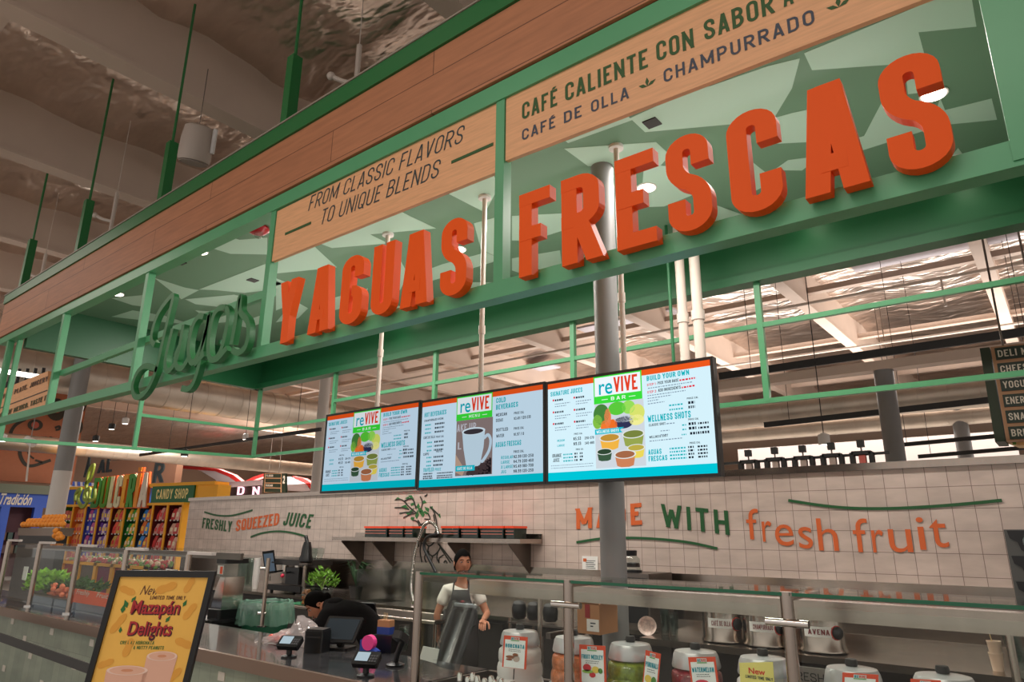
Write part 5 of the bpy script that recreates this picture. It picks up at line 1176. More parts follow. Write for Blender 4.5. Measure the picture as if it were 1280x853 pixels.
MB().prism([c+R@Vector((-.07, .03, 0)), c+R@Vector((.07, .03, 0)), c+R@Vector((.07, .03, .03)), c+R@Vector((.03, .03, .05)), c+R@Vector((-.05, .03, .11)), c+R@Vector((-.07, .03, .1))], R@Vector((0, -.06, 0))).build('body', M('dispenser_blue', (30, 60, 150), .4), t)
a = R@Vector((0, 1, 0)); MB().lathe(c+UZ*.085-a*.035, [(.028, 0), (.052, 0), (.052, .045), (.028, .045)], 28, a).build('tape_roll', M('hot_pink', (240, 70, 150), .4), t, smooth=True)
c = on(482, 815); t = thing('till_organizer', 'black open box behind the tape dispenser', 'box', c); MB().obox(c+UZ*.06, (.17, .12, .12), R).build('body', BLACK, t); MB().obox(c+UZ*.121, (.15, .10, .004), R).build('inner_tray', DARK, t)
c2 = c+R@Vector((-.01, .0, .123)); t = thing('toothpick_box', 'blue and kraft box with wooden picks on the black box', 'box', c2); MB().obox(c2+UZ*.026, (.11, .07, .052), R).build('lower_wrap', M('wrap_blue', (36, 62, 140), .5), t); MB().obox(c2+UZ*.076, (.108, .068, .048), R).build('upper_box', KRAFT, t)
for k in range(3): MB().cyl(c2+R@Vector((-.02+.012*k, 0, .1)), c2+R@Vector((-.025+.016*k, .004, .15)), .0022, n=6).build('pick', M('stick_wood', (210, 180, 130), .6), t)
c = on(494, 833); t = thing('barcode_scanner', 'black hand scanner on a round stand near the glass edge', 'scanner', c)
MB().lathe(c, [(.062, 0), (.064, .012), (.03, .025)], 22).build('stand', BLACK, t, smooth=True); MB().tube([c+UZ*.02, c+UZ*.08+R@Vector((.015, 0, 0)), c+UZ*.16+R@Vector((.05, 0, 0))], [.018, .019, .022], 12).build('handle', BLACK, t, smooth=True); MB().obox(c+UZ*.185+R@Vector((.045, -.02, 0)), (.07, .12, .05), frame(.26, math.radians(-25)), bev=.018).build('scan_head', DARK, t)
c = on(504, 814); t = thing('cup_pile', 'nested clear cups on the counter by the scanner', 'cups', c)
for k in range(6): MB().lathe(c+UZ*.018*k, [(.03, 0), (.042, .09), (.045, .093)], 18).build('cup', CLEAR, t, smooth=True)
# bag of red produce
c = on(366, 806); t = thing('produce_bag', 'thin clear plastic bag of red tomatoes on the counter', 'bag', c)
for i, (x, y) in enumerate(((-.15, -.03), (-.09, -.06), (-.03, -.07), (-.1, .0), (-.2, -.02), (.03, -.06))): MB().ball(c+R@Vector((x, y, .036)), .036, 14, 10, sz=.9).build('tomato', M('tomato_red', (208, 62, 44), .35), t, smooth=True)
mb = MB(); n, q = 36, 16; vs = []
for i in range(q+1):
    for j in range(n):
        th = 2*PI*j/n; ph = PI*.5*i/q; rr = 1+.10*math.sin(7*th+3*ph)+.07*math.sin(13*th-5*ph)+random.uniform(-.03, .03)
        vs.append(c+R@Vector((.0+.27*math.cos(th)*math.cos(ph*.95)*rr, .12*math.sin(th)*math.cos(ph*.95)*rr, .003+.135*math.sin(ph)*rr*(1+.45*math.cos(th)))))
fs = [[i*n+j, i*n+(j+1) % n, (i+1)*n+(j+1) % n, (i+1)*n+j] for i in range(q) for j in range(n)]
BAGM = FILM('bag_film', (226, 214, 212), .62, .14); mb.add(vs, fs).build('film', BAGM, t, smooth=False)

# thin steel post, waste bin, work tables and machines behind the counter
a = on(327, 784); t = thing('guard_post', 'single slim steel post standing on the counter left of the till', 'post', a)
MB().cyl(a, (a.x, a.y, P(333, 698, Y=a.y).z), .02, n=14).build('post', STEEL, t, smooth=True); MB().lathe(a, [(.045, 0), (.045, .012)], 18).build('foot', CHROME, t); MB().cyl(a+UZ*.12-rt*.05, a+UZ*.12+rt*.03, .014, n=10).build('clamp', CHROME, t, smooth=True); MB().cyl(Vector((a.x, a.y, P(333, 711, Y=a.y).z))-rt*.07, Vector((a.x, a.y, P(333, 711, Y=a.y).z)), .014, n=10).build('clamp', CHROME, t, smooth=True)
yb3 = 4.55; c = P(334, 752, Y=yb3); zr = c.z; t = thing('waste_bin', 'round bin lined with a green tinted bag behind the counter', 'bin', (c.x, yb3, 0))
MB().lathe((c.x, yb3, 0), [(.18, 0), (.25, zr-.02), (.235, zr-.03), (.17, .03)], 30).build('body', M('bin_green', (28, 92, 66), .5), t, smooth=True)
mb = MB(); n = 48; vs = []
for r0, z0 in ((.235, zr-.12), (.25, zr+.0), (.27, zr+.005), (.29, zr-.06), (.295, zr-.22)):
    for j in range(n): k = 1+random.uniform(-.03, .03)*(2 if z0 < zr-.1 else .6); vs.append(Vector((c.x+r0*k*math.cos(2*PI*j/n), yb3+r0*k*math.sin(2*PI*j/n), z0+random.uniform(-.012, .012))))
mb.add(vs, [[i*n+j, i*n+(j+1) % n, (i+1)*n+(j+1) % n, (i+1)*n+j] for i in range(4) for j in range(n)]).build('liner', FILM('liner_film', (130, 176, 156), .5, .12), t)
def tableat(px0, px1, py, y, d, label, z=None, mat=None):
    a, b = P(px0, py, Y=y), P(px1, py, Y=y); z = z or a.z; t = thing('work_table', label, 'table', (a.x, y, 0)); MB().box((a.x, y, z-.02), (b.x, y+d, z-.005)).build('top', mat or STEELD, t); MB().tube([(a.x, y, z-.01), (b.x, y, z-.01), (b.x, y+d, z-.01), (a.x, y+d, z-.01)], .018, 10, closed=True).build('rolled_rim', STEEL, t, smooth=True)
    for x in (a.x+.05, b.x-.05):
        for yy in (y+.05, y+d-.05): MB().cyl((x, yy, 0), (x, yy, z-.02), .018, n=8).build('leg', STEEL, t, smooth=True)
    return t, a, b, z
t, a, b, zt5 = tableat(350, 545, 751, 5.2, .5, 'steel work table with rolled rim behind the bending worker', z=.93)
MB().box((a.x+.05, 5.24, .93), (a.x+.5, 5.5, .937)).build('cutting_board', M('board_green', (30, 120, 80), .5), t, 'green cutting board')
def veg(c, r, h, label, n=130, col=(96, 140, 46), name='leafy_greens', cat='greens', ls=.06):
    t = thing(name, label, cat, c); mb = MB()
    for i in range(n):
        th = random.uniform(0, 2*PI); q = math.sqrt(random.random())*r; z = h*random.uniform(.15, 1)*(1-.35*(q/r)**2); p = Vector(c)+Vector((q*math.cos(th), q*math.sin(th), z))
        d = Vector((math.cos(th), math.sin(th), random.uniform(.1, 1.3))).normalized(); s = d.cross(UZ).normalized(); L = ls*random.uniform(.6, 1.3); u = s.cross(d)
        mb.add([p, p+d*L*.5+s*L*.45+u*L*.15, p+d*L*.6-u*L*.1, p+d*L+u*L*.2, p+d*L*.5-s*L*.45+u*L*.15], [[0, 1, 2], [1, 3, 2], [2, 3, 4], [0, 2, 4]])
    mb.build('leaves', M('leaf_%d_%d_%d' % col, col, .5, var=.35, vscale=12), t, recalc=False)
    ms = MB()
    for i in range(9): th = random.uniform(0, 2*PI); ms.tube([Vector(c), Vector(c)+Vector((r*.5*math.cos(th), r*.5*math.sin(th), h*.6))], [.006, .003], 5)
    ms.build('stems', M('stem_green', (140, 170, 90), .5), t); return t
c = P(402, 742, Y=5.45); c.z = .93; t = veg(c+UZ*.17, .17, .24, 'bunch of leafy green herbs in a tall clear tub on the work table', col=(104, 150, 44))
MB().lathe(c, [(.1, 0), (.13, .17), (.135, .19), (.125, .18)], 20).build('tub', CLEAR, t, smooth=True)
c = P(384, 746, Y=5.3); t = thing('nut_jar', 'clear jar of brown nuts left of the green herbs', 'jar', (c.x, 5.3, .937))
MB().lathe((c.x, 5.3, .937), [(.07, 0), (.075, .02), (.075, .18), (.06, .2)], 20).build('jar', CLEAR, t, smooth=True)
mb = MB(); 
for i in range(90): mb.ball((c.x+random.uniform(-.045, .045), 5.3+random.uniform(-.045, .045), .95+random.random()*.15), .013, 6, 4)
mb.build('nuts', M('nut_brown', (172, 108, 60), .5, var=.3, vscale=30), t, smooth=True, kind='stuff')
# juicer on a black cabinet at left
c = P(282, 775, Y=4.3); t = thing('equipment_cabinet', 'low black equipment cabinet behind the counter end', 'cabinet', (c.x, 4.3, 0)); MB().box((c.x-.35, 4.05, .04), (c.x+.17, 4.6, .84)).build('body', BLACKM, t); MB().box((c.x-.33, 4.03, .1), (c.x+.15, 4.05, .78)).build('door', BLACK, t); MB().box((c.x-.37, 4.03, .84), (c.x+.19, 4.62, .87)).build('top', M('black_steel', (44, 44, 46), .25, .5), t)
z0 = .87; j = thing('juice_machine', 'upright juice machine with a curved steel front and black base', 'juicer', (c.x, 4.3, z0)); x = c.x-.02
MB().obox((x, 4.3, z0+.045), (.24, .3, .09), bev=.03).build('base', BLACK, j); mb = MB(); prof = [(x-.10, z0+.09), (x+.11, z0+.09), (x+.11, z0+.42), (x+.02, z0+.42), (x-.03, z0+.33), (x-.07, z0+.22)]
mb.prism([(p_, 4.18, q_) for p_, q_ in prof], (0, .24, 0)).build('steel_front', CHROME, j); MB().box((x-.02, 4.16, z0+.42), (x+.13, 4.42, z0+.56)).build('hopper', CLEAR, j); MB().obox((x+.05, 4.29, z0+.585), (.2, .28, .05), bev=.02).build('lid', BLACK, j)
s_ = MB().box((x, 4.15, z0+.45), (x+.11, 4.157, z0+.54)).build('sticker', PAPER, j); MB().box((x+.055, 4.148, z0+.455), (x+.105, 4.15, z0+.53)).build('sticker_mark', M('sticker_orange', (230, 90, 50), .5), s_)
# cup dispensers and espresso machine on the back counter
for i, px in enumerate((299, 305, 311, 318)):
    c = P(px, 740, Y=6.5); t = thing('cup_tower', 'stack of %s cups on the back counter, %s' % ('white paper' if i == 3 else 'clear', ('first from the juice machine', 'second from the juice machine', 'third from the juice machine', 'nearest the slim post')[i]), 'cups', (c.x, 6.5, .9), 'cup towers')
    for k in range(13): MB().lathe((c.x, 6.5, .9+.03*k), [(.04, 0), (.055, .1), (.058, .104), (.058, .108)], 16).build('cup', CLEAR if i < 3 else WHITE, t, smooth=True)
c = P(368, 740, Y=6.45); x, y = c.x, 6.45; e = thing('espresso_machine', 'black and steel espresso machine below the juice lettering', 'coffee machine', (x, y, .9))
MB().box((x-.42, y-.2, .94), (x+.42, y+.3, 1.02)).build('drip_base', BLACK, e); MB().box((x-.42, y+.05, 1.02), (x+.42, y+.3, 1.3)).build('back_case', STEELD, e); MB().box((x-.44, y-.18, 1.3), (x+.44, y+.32, 1.38)).build('top_case', M('dull_black', (44, 40, 38), .4), e)
for sx in (-.36, .36):
    for sy in (-.15, .25): MB().cyl((x+sx, y+sy, .9), (x+sx, y+sy, .94), .025, n=10).build('foot', BLACK, e)
for s in (-.2, .12): g_ = MB().cyl((x+s, y-.06, 1.3), (x+s, y-.06, 1.2), .05, n=16).build('group_head', CHROME, e, smooth=True); MB().bar((x+s, y-.08, 1.215), (x+s, y-.26, 1.2), .025, .025).build('portafilter', BLACK, g_)
MB().tube([(x-.38, y-.12, 1.3), (x-.4, y-.18, 1.2), (x-.4, y-.17, 1.06)], .008, 8).build('steam_wand', CHROME, e, smooth=True); MB().ball((x-.06, y-.19, 1.15), .03).build('knob', M('knob_red', (190, 40, 70), .4), e); MB().box((x+.02, y-.19, 1.04), (x+.34, y-.05, 1.27)).build('grinder_case', BLACK, e)
for s in (.2, .36): MB().lathe((x+s, y+.1, 1.38), [(.06, 0), (.09, .1), (.09, .16), (.05, .17)], 18).build('hopper', CLEAR, e, smooth=True)
c = P(337, 703, Y=6.2); t = thing('tablet', 'phone sized black order screen on an arm by the slim post', 'screen', c); R2 = Matrix((rt0, up0.cross(rt0)*-1, up0)).transposed()
ti = Matrix.Rotation(math.radians(-8), 3, fw); MB().obox(c, (.18, .02, .34), ti@R2, bev=.008).build('case', BLACK, t); MB().obox(c-Vector(fw)*.0115, (.14, .002, .27), ti@R2).build('display', EM('tablet_screen', (96, 110, 124), .6), t); MB().bar(c+Vector((.03, .02, 0)), c+Vector((.3, .1, -.02)), .02, .02).build('arm', BLACK, t)
c = P(380, 728, Y=6.3); t = thing('stick_mixer', 'black hand mixer hanging on a steel pole near the herbs', 'mixer', (c.x, 6.3, .9)); zt = P(383, 676, Y=6.3).z
MB().cyl((c.x, 6.3, .9), (c.x, 6.3, zt-.3), .03, n=12).build('pole', STEEL, t, smooth=True); MB().lathe((c.x, 6.3, zt-.32), [(.06, 0), (.1, .03), (.1, .07), (.08, .12), (.07, .22), (.05, .3)], 18).build('motor', BLACK, t, smooth=True); MB().lathe((c.x, 6.3, zt-.34), [(.09, 0), (.09, .03)], 18).build('collar', STEELD, t); MB().tube([(c.x, 6.3, zt-.04), (c.x-.05, 6.3, zt+.06), (c.x-.07, 6.3, zt+.05)], [.03, .028, .02], 10).build('handle', BLACK, t, smooth=True); MB().lathe((c.x, 6.3, .9), [(.11, 0), (.11, .015)], 18).build('base', STEELD, t)
# flexible spray hose and faucet before the mural
c = P(527, 720, Y=6.4); t = thing('spray_faucet', 'spring hose spray faucet before the pineapple mural', 'faucet', (c.x, 6.4, .9)); pp = [P(x, y, Y=6.4) for x, y in ((514, 735), (516, 708), (519, 690), (524, 672), (530, 658), (537, 653), (545, 658), (548, 668))]
pp = smooth2([(c.x-.1, 6.4, .9)]+[tuple(p) for p in pp], 6); mb = MB(); mb.tube(pp, .017, 8); 
for i in range(0, len(pp)-1): mb.lathe(pp[i], [(.022, -.004), (.024, 0), (.022, .004)], 10, (Vector(pp[i+1])-Vector(pp[i])).normalized())
mb.build('spring_hose', CHROME, t, smooth=True); pq = [P(x, y, Y=6.38) for x, y in ((546, 668), (534, 672), (530, 684), (536, 698), (545, 716))]; MB().tube(smooth2([tuple(p) for p in pq], 6), .02, 10).build('black_hose', BLACK, t, smooth=True); MB().lathe((c.x-.1, 6.4, .9), [(.05, 0), (.05, .02), (.03, .05)], 16).build('base', CHROME, t)
c = P(462, 735, Y=6.55); t = thing('clear_box', 'large clear acrylic box on the back counter', 'box', (c.x, 6.55, .9)); MB().box((c.x+.02, 6.3, .9), (c.x+.5, 6.75, 1.3)).build('body', CLEAR, t)
for px in (446,): c = P(448, 690, Y=6.6); t = thing('potted_plant', 'dark leafy plant on the back counter under the left shelf', 'plant', (c.x, 6.6, .9)); 
mb = MB()
for k in range(26):
    th = random.uniform(0, 2*PI); L = random.uniform(.25, .5); d = Vector((math.cos(th), math.sin(th)*.5, 0)); p0 = Vector((c.x, 6.6, 1.05)); pts = [p0, p0+d*L*.4+UZ*L*.7, p0+d*L*.9+UZ*L*.6]; s = Vector((-d.y, d.x, 0))*.02; mb.add([pts[0]-s*.3, pts[0]+s*.3, pts[1]+s, pts[2], pts[1]-s], [[0, 1, 2, 4], [4, 2, 3]])
mb.build('leaves', M('dark_leaf', (40, 70, 40), .5), t, recalc=False); MB().lathe((c.x, 6.6, .9), [(.07, 0), (.1, .15), (.09, .15), (.08, .13)], 18).build('pot', DARK, t, smooth=True)

# ------------------------------------------------------------------ poster stand in front of the counter
tl, tr, br, bl = [CAM+(fw+rt*((x-640)/FPX)-upv*((y-426.5)/FPX))*3.94 for x, y in ((146, 714.5), (268, 713), (255.5, 853), (122.5, 853))]
u = (tr-tl); u.z = 0; W = .57; u.normalize(); zt = (tl.z+tr.z)/2; n_ = u.cross(UZ); O = Vector((tl.x, tl.y, 0))
t = thing('poster_stand', 'black framed stand with a yellow mazapán delights drink poster', 'poster stand', (O+u*W/2))
zb0 = .42; lean = Vector((0, 0, 0)); dn = (bl-tl).normalized()
A = lambda a, z, d=0: O+u*(a*W)+n_*d+Vector(((zt-z)*-.13*u.x, (zt-z)*-.13*u.y, z))
FR = MB()
for a0, a1, z0, z1 in ((0, .055, zb0, zt), (.945, 1, zb0, zt), (.055, .945, zt-.035, zt), (.055, .945, zb0, zb0+.035)): FR.prism([A(a0, z0, .012), A(a1, z0, .012), A(a1, z1, .012), A(a0, z1, .012)], n_*-.03)
FR.build('frame', BLACK, t); MB().prism([A(.055, zb0+.035), A(.945, zb0+.035), A(.945, zt-.035), A(.055, zt-.035)], n_*-.008).build('poster', M('poster_yellow', (240, 186, 84), .5, var=.03), t)
MB().bar(A(.5, zb0), A(.5, .04), .04, .04).build('stand_post', BLACK, t); MB().obox(A(.5, .02), (.5, .35, .04), Matrix((u, -n_, UZ)).transposed(), bev=.05).build('stand_base', BLACK, t)
hh = zt-zb0
V_ = lambda a, z: A(.055+.89*a, zt-.035-z*.83, .0015)
uu = (V_(1, .2)-V_(0, .2)).normalized(); vv = (V_(0, 0)-V_(0, .2)).normalized()
font('new_word', 'New', V_(.27, .115), uu, vv, .05, M('poster_brown', (92, 48, 30), .5), t, width=.11, shear=.4)
mb = MB(); write(mb, 'LIMITED TIME ONLY', V_(.40, .145), uu, vv, .02, .2, t=.15, w=.5); mb.build('limited_text', M('poster_brown', (92, 48, 30), .5), t)
PR, PB = M('poster_red', (176, 40, 46), .5), M('poster_dark', (80, 24, 34), .5)
for s_, a, z, w_, h_ in (('Mazapán', .22, .235, .275, .07), ('Delights', .25, .37, .245, .07)):
    font('title_shadow', s_, V_(a+.012, z+.006), uu, vv, h_, PB, t, width=w_, bold=.03); font('title', s_, V_(a, z)+n_*.002, uu, vv, h_, PR, t, width=w_, bold=.015)
mb = MB(); write(mb, 'CREAMY HORCHATA', V_(.2, .43), uu, vv, .018, .19, t=.15, w=.5); write(mb, '& NUTTY PEANUTS', V_(.36, .46), uu, vv, .018, .17, t=.15, w=.5); mb.build('subtitle', M('poster_green', (40, 110, 50), .5), t)
for cu, cz, a, s_ in ((.17, .20, -30, 1), (.13, .235, 0, 1), (.2, .165, 30, .8), (.79, .19, 20, .8), (.64, .29, 30, .8), (.17, .36, -10, .7)):
    a = math.radians(a); d = uu*math.sin(a)+vv*math.cos(a); s = uu*math.cos(a)-vv*math.sin(a); p = V_(cu, cz)+n_*.001; MB().poly([p, p+d*.02*s_+s*.014*s_, p+d*.05*s_, p+d*.02*s_-s*.014*s_]).build('leaf_mark', M('poster_green', (40, 110, 50), .5), t)
def nut(cu, cz, ru, rv, a, col=(226, 160, 60)):
    a = math.radians(a); pts = []
    for k in range(28): th = 2*PI*k/28; x, y = ru*math.cos(th), rv*math.sin(th)*(1-.3*math.cos(2*th)*0+.0); x, y = x, y*(1-.28*math.exp(-(x/(ru*.35))**2)); pts.append(V_(cu, cz)+n_*.0004+uu*(x*math.cos(a)-y*math.sin(a))+vv*(x*math.sin(a)+y*math.cos(a)))
    MB().poly(pts).build('peanut_mark', M('peanut_tint', col, .5), t)
for q in ((.12, .09, .05, .022, -20), (.55, .07, .06, .028, 20), (.8, .05, .045, .024, 70), (.88, .22, .05, .024, 60), (.12, .3, .06, .024, 60), (.9, .42, .055, .024, -20), (.3, .45, .05, .026, 80), (.1, .55, .045, .022, 20), (.88, .62, .05, .024, 50), (.1, .75, .05, .024, -30)): nut(*q)
def glassd(cu, ztop, w_, h_):
    k = []; p = MB().poly([V_(cu-w_, ztop)+n_*.001, V_(cu-w_*.8, ztop+h_)+n_*.001, V_(cu+w_*.8, ztop+h_)+n_*.001, V_(cu+w_, ztop)+n_*.001]).build('pictured_drink', M('drink_pink', (226, 176, 152), .5), t)
    for f_, col, dd in ((1, (238, 206, 190), .002), (.86, (228, 178, 152), .0026), (.3, (214, 146, 110), .003)):
        pts = [V_(cu+w_*f_*math.cos(2*PI*j/24)*.98, ztop+(.03*f_)*math.sin(2*PI*j/24))+n_*dd for j in range(24)]; MB().poly(pts).build('foam', M('foam_%d' % col[2], col, .5), p)
glassd(.70, .50, .17, .36); glassd(.36, .59, .23, .3)

# ------------------------------------------------------------------ far walls of the store
struct(MB().box((-60, 44, 0), (25, 44.3, 9)).build('wall_far', M('far_wall', (150, 128, 112), .8)))
struct(MB().box((-58, -12, 0), (-57.7, 44, 9)).build('wall_left', M('far_wall', (150, 128, 112), .8)))
XB = -34
y0 = P(-10, 560, X=XB).y; a = P(95, 606, X=XB); b = P(113, 480, X=XB); zbw = P(50, 604, X=XB).z
struct(MB().box((XB-.3, y0-4, zbw), (XB, b.y, 8.0)).build('wall_bulkhead', BROWN))
# skull line art painted on the terracotta bulkhead
zs = lambda x, y: (x/5.685, 470+y/5.685)
t = thing('wall_mural', 'dark line drawing of a grinning skull on the terracotta bulkhead', 'mural', P(50, 550, X=XB))
def sk(pts, w, closed=False, nm='outline'):
    w = w*.42
    q = [P(*zs(*p), X=XB+.012) for p in pts]; q = [Vector((p.y, p.z)) for p in q]; mb = MB(); stroke3(mb, smooth2(q, 6, closed), (XB+.012, 0, 0), UY, UZ, w, (.01, 0, 0), closed=closed); return mb.build(nm, M('mural_dark', (40, 36, 26), .7), t)
sk([(180, 310), (110, 350), (75, 410), (100, 450), (150, 450), (140, 500), (145, 570), (180, 630), (230, 640), (300, 620), (360, 600)], .3)
sk([(620, 180), (590, 240), (545, 290), (575, 340), (570, 390), (530, 415), (490, 405)], .3); sk([(390, 370), (420, 360), (420, 380), (395, 385)], .22); sk([(545, 180), (530, 230), (545, 270)], .22); sk([(200, 520), (205, 560), (240, 590)], .16); sk([(250, 600), (300, 615)], .2)
for c0, c1 in ((250, 0), (285, 0), (325, 0), (362, 0)):
    for y in (465, 510): sk([(c0, y-25), (c0+18, y), (c0+8, y+25), (c0-14, y+20), (c0-14, y-15)], .22, True, 'tooth')
for cx, cy, rx, ry, c_, nm in ((250, 350, 55, 40, (44, 40, 30), 'eye_socket'), (400, 240, 70, 80, (44, 40, 30), 'eye_socket'), (250, 350, 28, 24, (150, 70, 54), 'eye_petal'), (405, 225, 34, 40, (150, 56, 44), 'eye_petal')):
    q = [P(*zs(cx+rx*math.cos(2*PI*k/20), cy+ry*math.sin(2*PI*k/20)), X=XB+(.02 if nm == 'eye_socket' else .035)) for k in range(20)]; MB().prism(q, (.008, 0, 0)).build(nm, M('mural_%d' % c_[0], c_, .7), t)
p, q = P(41, 526, X=-22), P(34, 600, X=-22)

# pendant lamp with long pull near the bulkhead and round column
p = P(38, 552, X=-20); t = thing('pendant_spot', 'white track spotlight with a long pale stem before the skull mural', 'spotlight', p)
MB().cyl(p-rt*.12+UZ*.06, p+rt*.11-UZ*.06, .09, .1, 16).build('lamp_body', WHITE, t, smooth=True); MB().cyl(p, P(33, 602, X=-20), .016, .024, 8).build('stem', PIPEW, t); MB().cyl(p, p+UZ*2.5, .012, n=6).build('cable', STEELD, t)
for i, (px, py, w) in enumerate(((3, 547, 'at the left picture edge'), (140, 533, 'lower of two beneath the large duct'), (157, 526, 'higher of two beneath the large duct'), (120, 548, 'left of the lower pair'), (307, 546, 'near the corner of the green frame'), (231, 566, 'in front of the lower duct'), (1030, 549, 'above the black clamps behind the wall'))):
    p = P(px, py, Y=11 if px > 300 else 8 if px > 100 else 5); t = thing('track_spot', 'small bright track spotlight %s' % w, 'spotlight', p, 'track spotlights')
    MB().lathe(p, [(.07, -.09), (.085, -.085), (.085, .06), (.03, .09)], 14).build('body', BLACKM if i % 2 else WHITE, t, smooth=True); MB().lathe(p-UZ*.093, [(.065, 0), (.065, .003)], 14).build('lamp_face', LIT, t); MB().cyl(p+UZ*.08, (p.x, p.y, ZR-.22), .008, n=6).build('stem', BLACKM, t)
c = P(84, 560, Y=6.4); t = thing('round_column', 'round pale column before the skull mural and candy shelves', 'column', (c.x, 6.4, 0)); zc_ = P(72, 590, Y=6.4).z
MB().cyl((c.x, 6.4, 0), (c.x, 6.4, zc_), .2, n=24).build('lower_shaft', COLW, t, smooth=True); MB().cyl((c.x, 6.4, zc_), (c.x, 6.4, 7.2), .195, n=24).build('upper_shaft', COLG, t, smooth=True)
for px, py, y, r, lab in ((1112, 520, 11.83, .14, 'slim grey column behind the right end of the tiled wall'), (1202, 540, 19, .16, 'farther grey column left of the directory sign')):
    c = P(px, py, Y=y); tag(MB().cyl((c.x, y, 0), (c.x, y, P(1105, 458, Y=11.6).z-.02 if y < 12 else P(1202, 512, Y=19).z), r, n=20).build('grey_column', COLG, smooth=True), lab, 'column')
c = P(398, 580, Y=12); tag(MB().cyl((c.x, 12, 0), (c.x, 12, 8.1), .16, n=18).build('pale_column', COLW, smooth=True), 'ribbed pale column just left of the menu screens', 'column')
# timber sign of the neighbouring stand
y = 4.3; c0 = [P(x, yy, Y=y) for x, yy in ((-20, 496), (60, 464), (60, 506), (-20, 534))]
t = thing('stand_sign', 'timber fascia sign with two rows of capitals at the left edge', 'sign', c0[3]); MB().prism(c0, (0, .08, 0)).build('board', BOARD, t)
mb = MB(); p, q = P(-12, 505, Y=y-.01), P(59, 476.5, Y=y-.01); u = (q-p).normalized(); write(mb, 'BUILD YOUR PLATE. JUICERY', p, u, UZ, .10, (q-p).length, t=.2, w=.5); p, q = P(-12, 527, Y=y-.01), P(59, 500, Y=y-.01); u = (q-p).normalized(); mb2 = MB(); write(mb2, 'THE BEST OF MEXICO. TASTE IT', p, u, UZ, .10, (q-p).length, t=.2, w=.5)
mb.build('lettering', M('sign_brown_ink', (92, 66, 46), .6), t); mb2.build('lettering', M('sign_olive_ink', (70, 74, 36), .6), t); p, q = P(-12, 515, Y=y-.008), P(59, 488, Y=y-.008); MB().bar(p, q, .004, .015).build('rule_line', INK, t)
p, q = P(2, 464, Y=4.6), P(52, 472, Y=4.6); d = q-p; tag(MB().bar(p-d, q, .15, .1).build('linear_light', EM('strip_light', (255, 246, 232), 5)), 'bright linear light under the large duct at left', 'light')
for k in range(5):
    a = P(8+10*k, 477, Y=4.8); tag(MB().box((a.x-.05, 4.8, a.z-.14), (a.x+.05, 4.9, a.z-.01)).box((a.x-.02, 4.82, a.z-.02), (a.x+.02, 4.88, a.z+.3)).build('rail_bracket', BLACKM), 'black bracket hanging in the row below the linear light', 'bracket', 'black brackets under the linear light')

# ------------------------------------------------------------------ candy shop
A0, B0 = P(71, 633.7, Z=2.65), P(237, 630.6, Z=2.65); A0.z = B0.z = 0; U = (B0-A0); LW = U.length; U.normalize(); N = Vector((U.y, -U.x, 0)); BAY = LW/10
YEL = M('candy_yellow', (244, 176, 30), .5); 
shelfu = []
cols = [(196, 60, 50), (60, 130, 60), (230, 120, 50), (60, 80, 190), (90, 50, 130), (96, 24, 30), (30, 110, 50), (40, 48, 70), (110, 30, 34), (90, 20, 26)]
packs = [[(196, 110, 90), (210, 140, 120)], [(200, 100, 80), (220, 120, 110)], [(240, 150, 60), (220, 140, 90)], [(70, 80, 200), (200, 90, 160)], [(110, 70, 170), (230, 200, 220)], [(230, 90, 70), (210, 170, 80)], [(60, 170, 60), (240, 190, 60)], [(230, 120, 50), (60, 140, 220)], [(220, 160, 150), (200, 60, 60)], [(220, 170, 150), (200, 60, 60)]]
nm = ['red', 'green edged', 'orange', 'blue', 'purple', 'dark red', 'leaf green', 'navy', 'maroon', 'farthest right maroon']
def cbox(s0, s1, d0, d1, z0, z1): return MB().prism([A0+U*s0+N*d0+UZ*z0, A0+U*s1+N*d0+UZ*z0, A0+U*s1+N*d1+UZ*z0, A0+U*s0+N*d1+UZ*z0], (0, 0, z1-z0))
H = 2.62
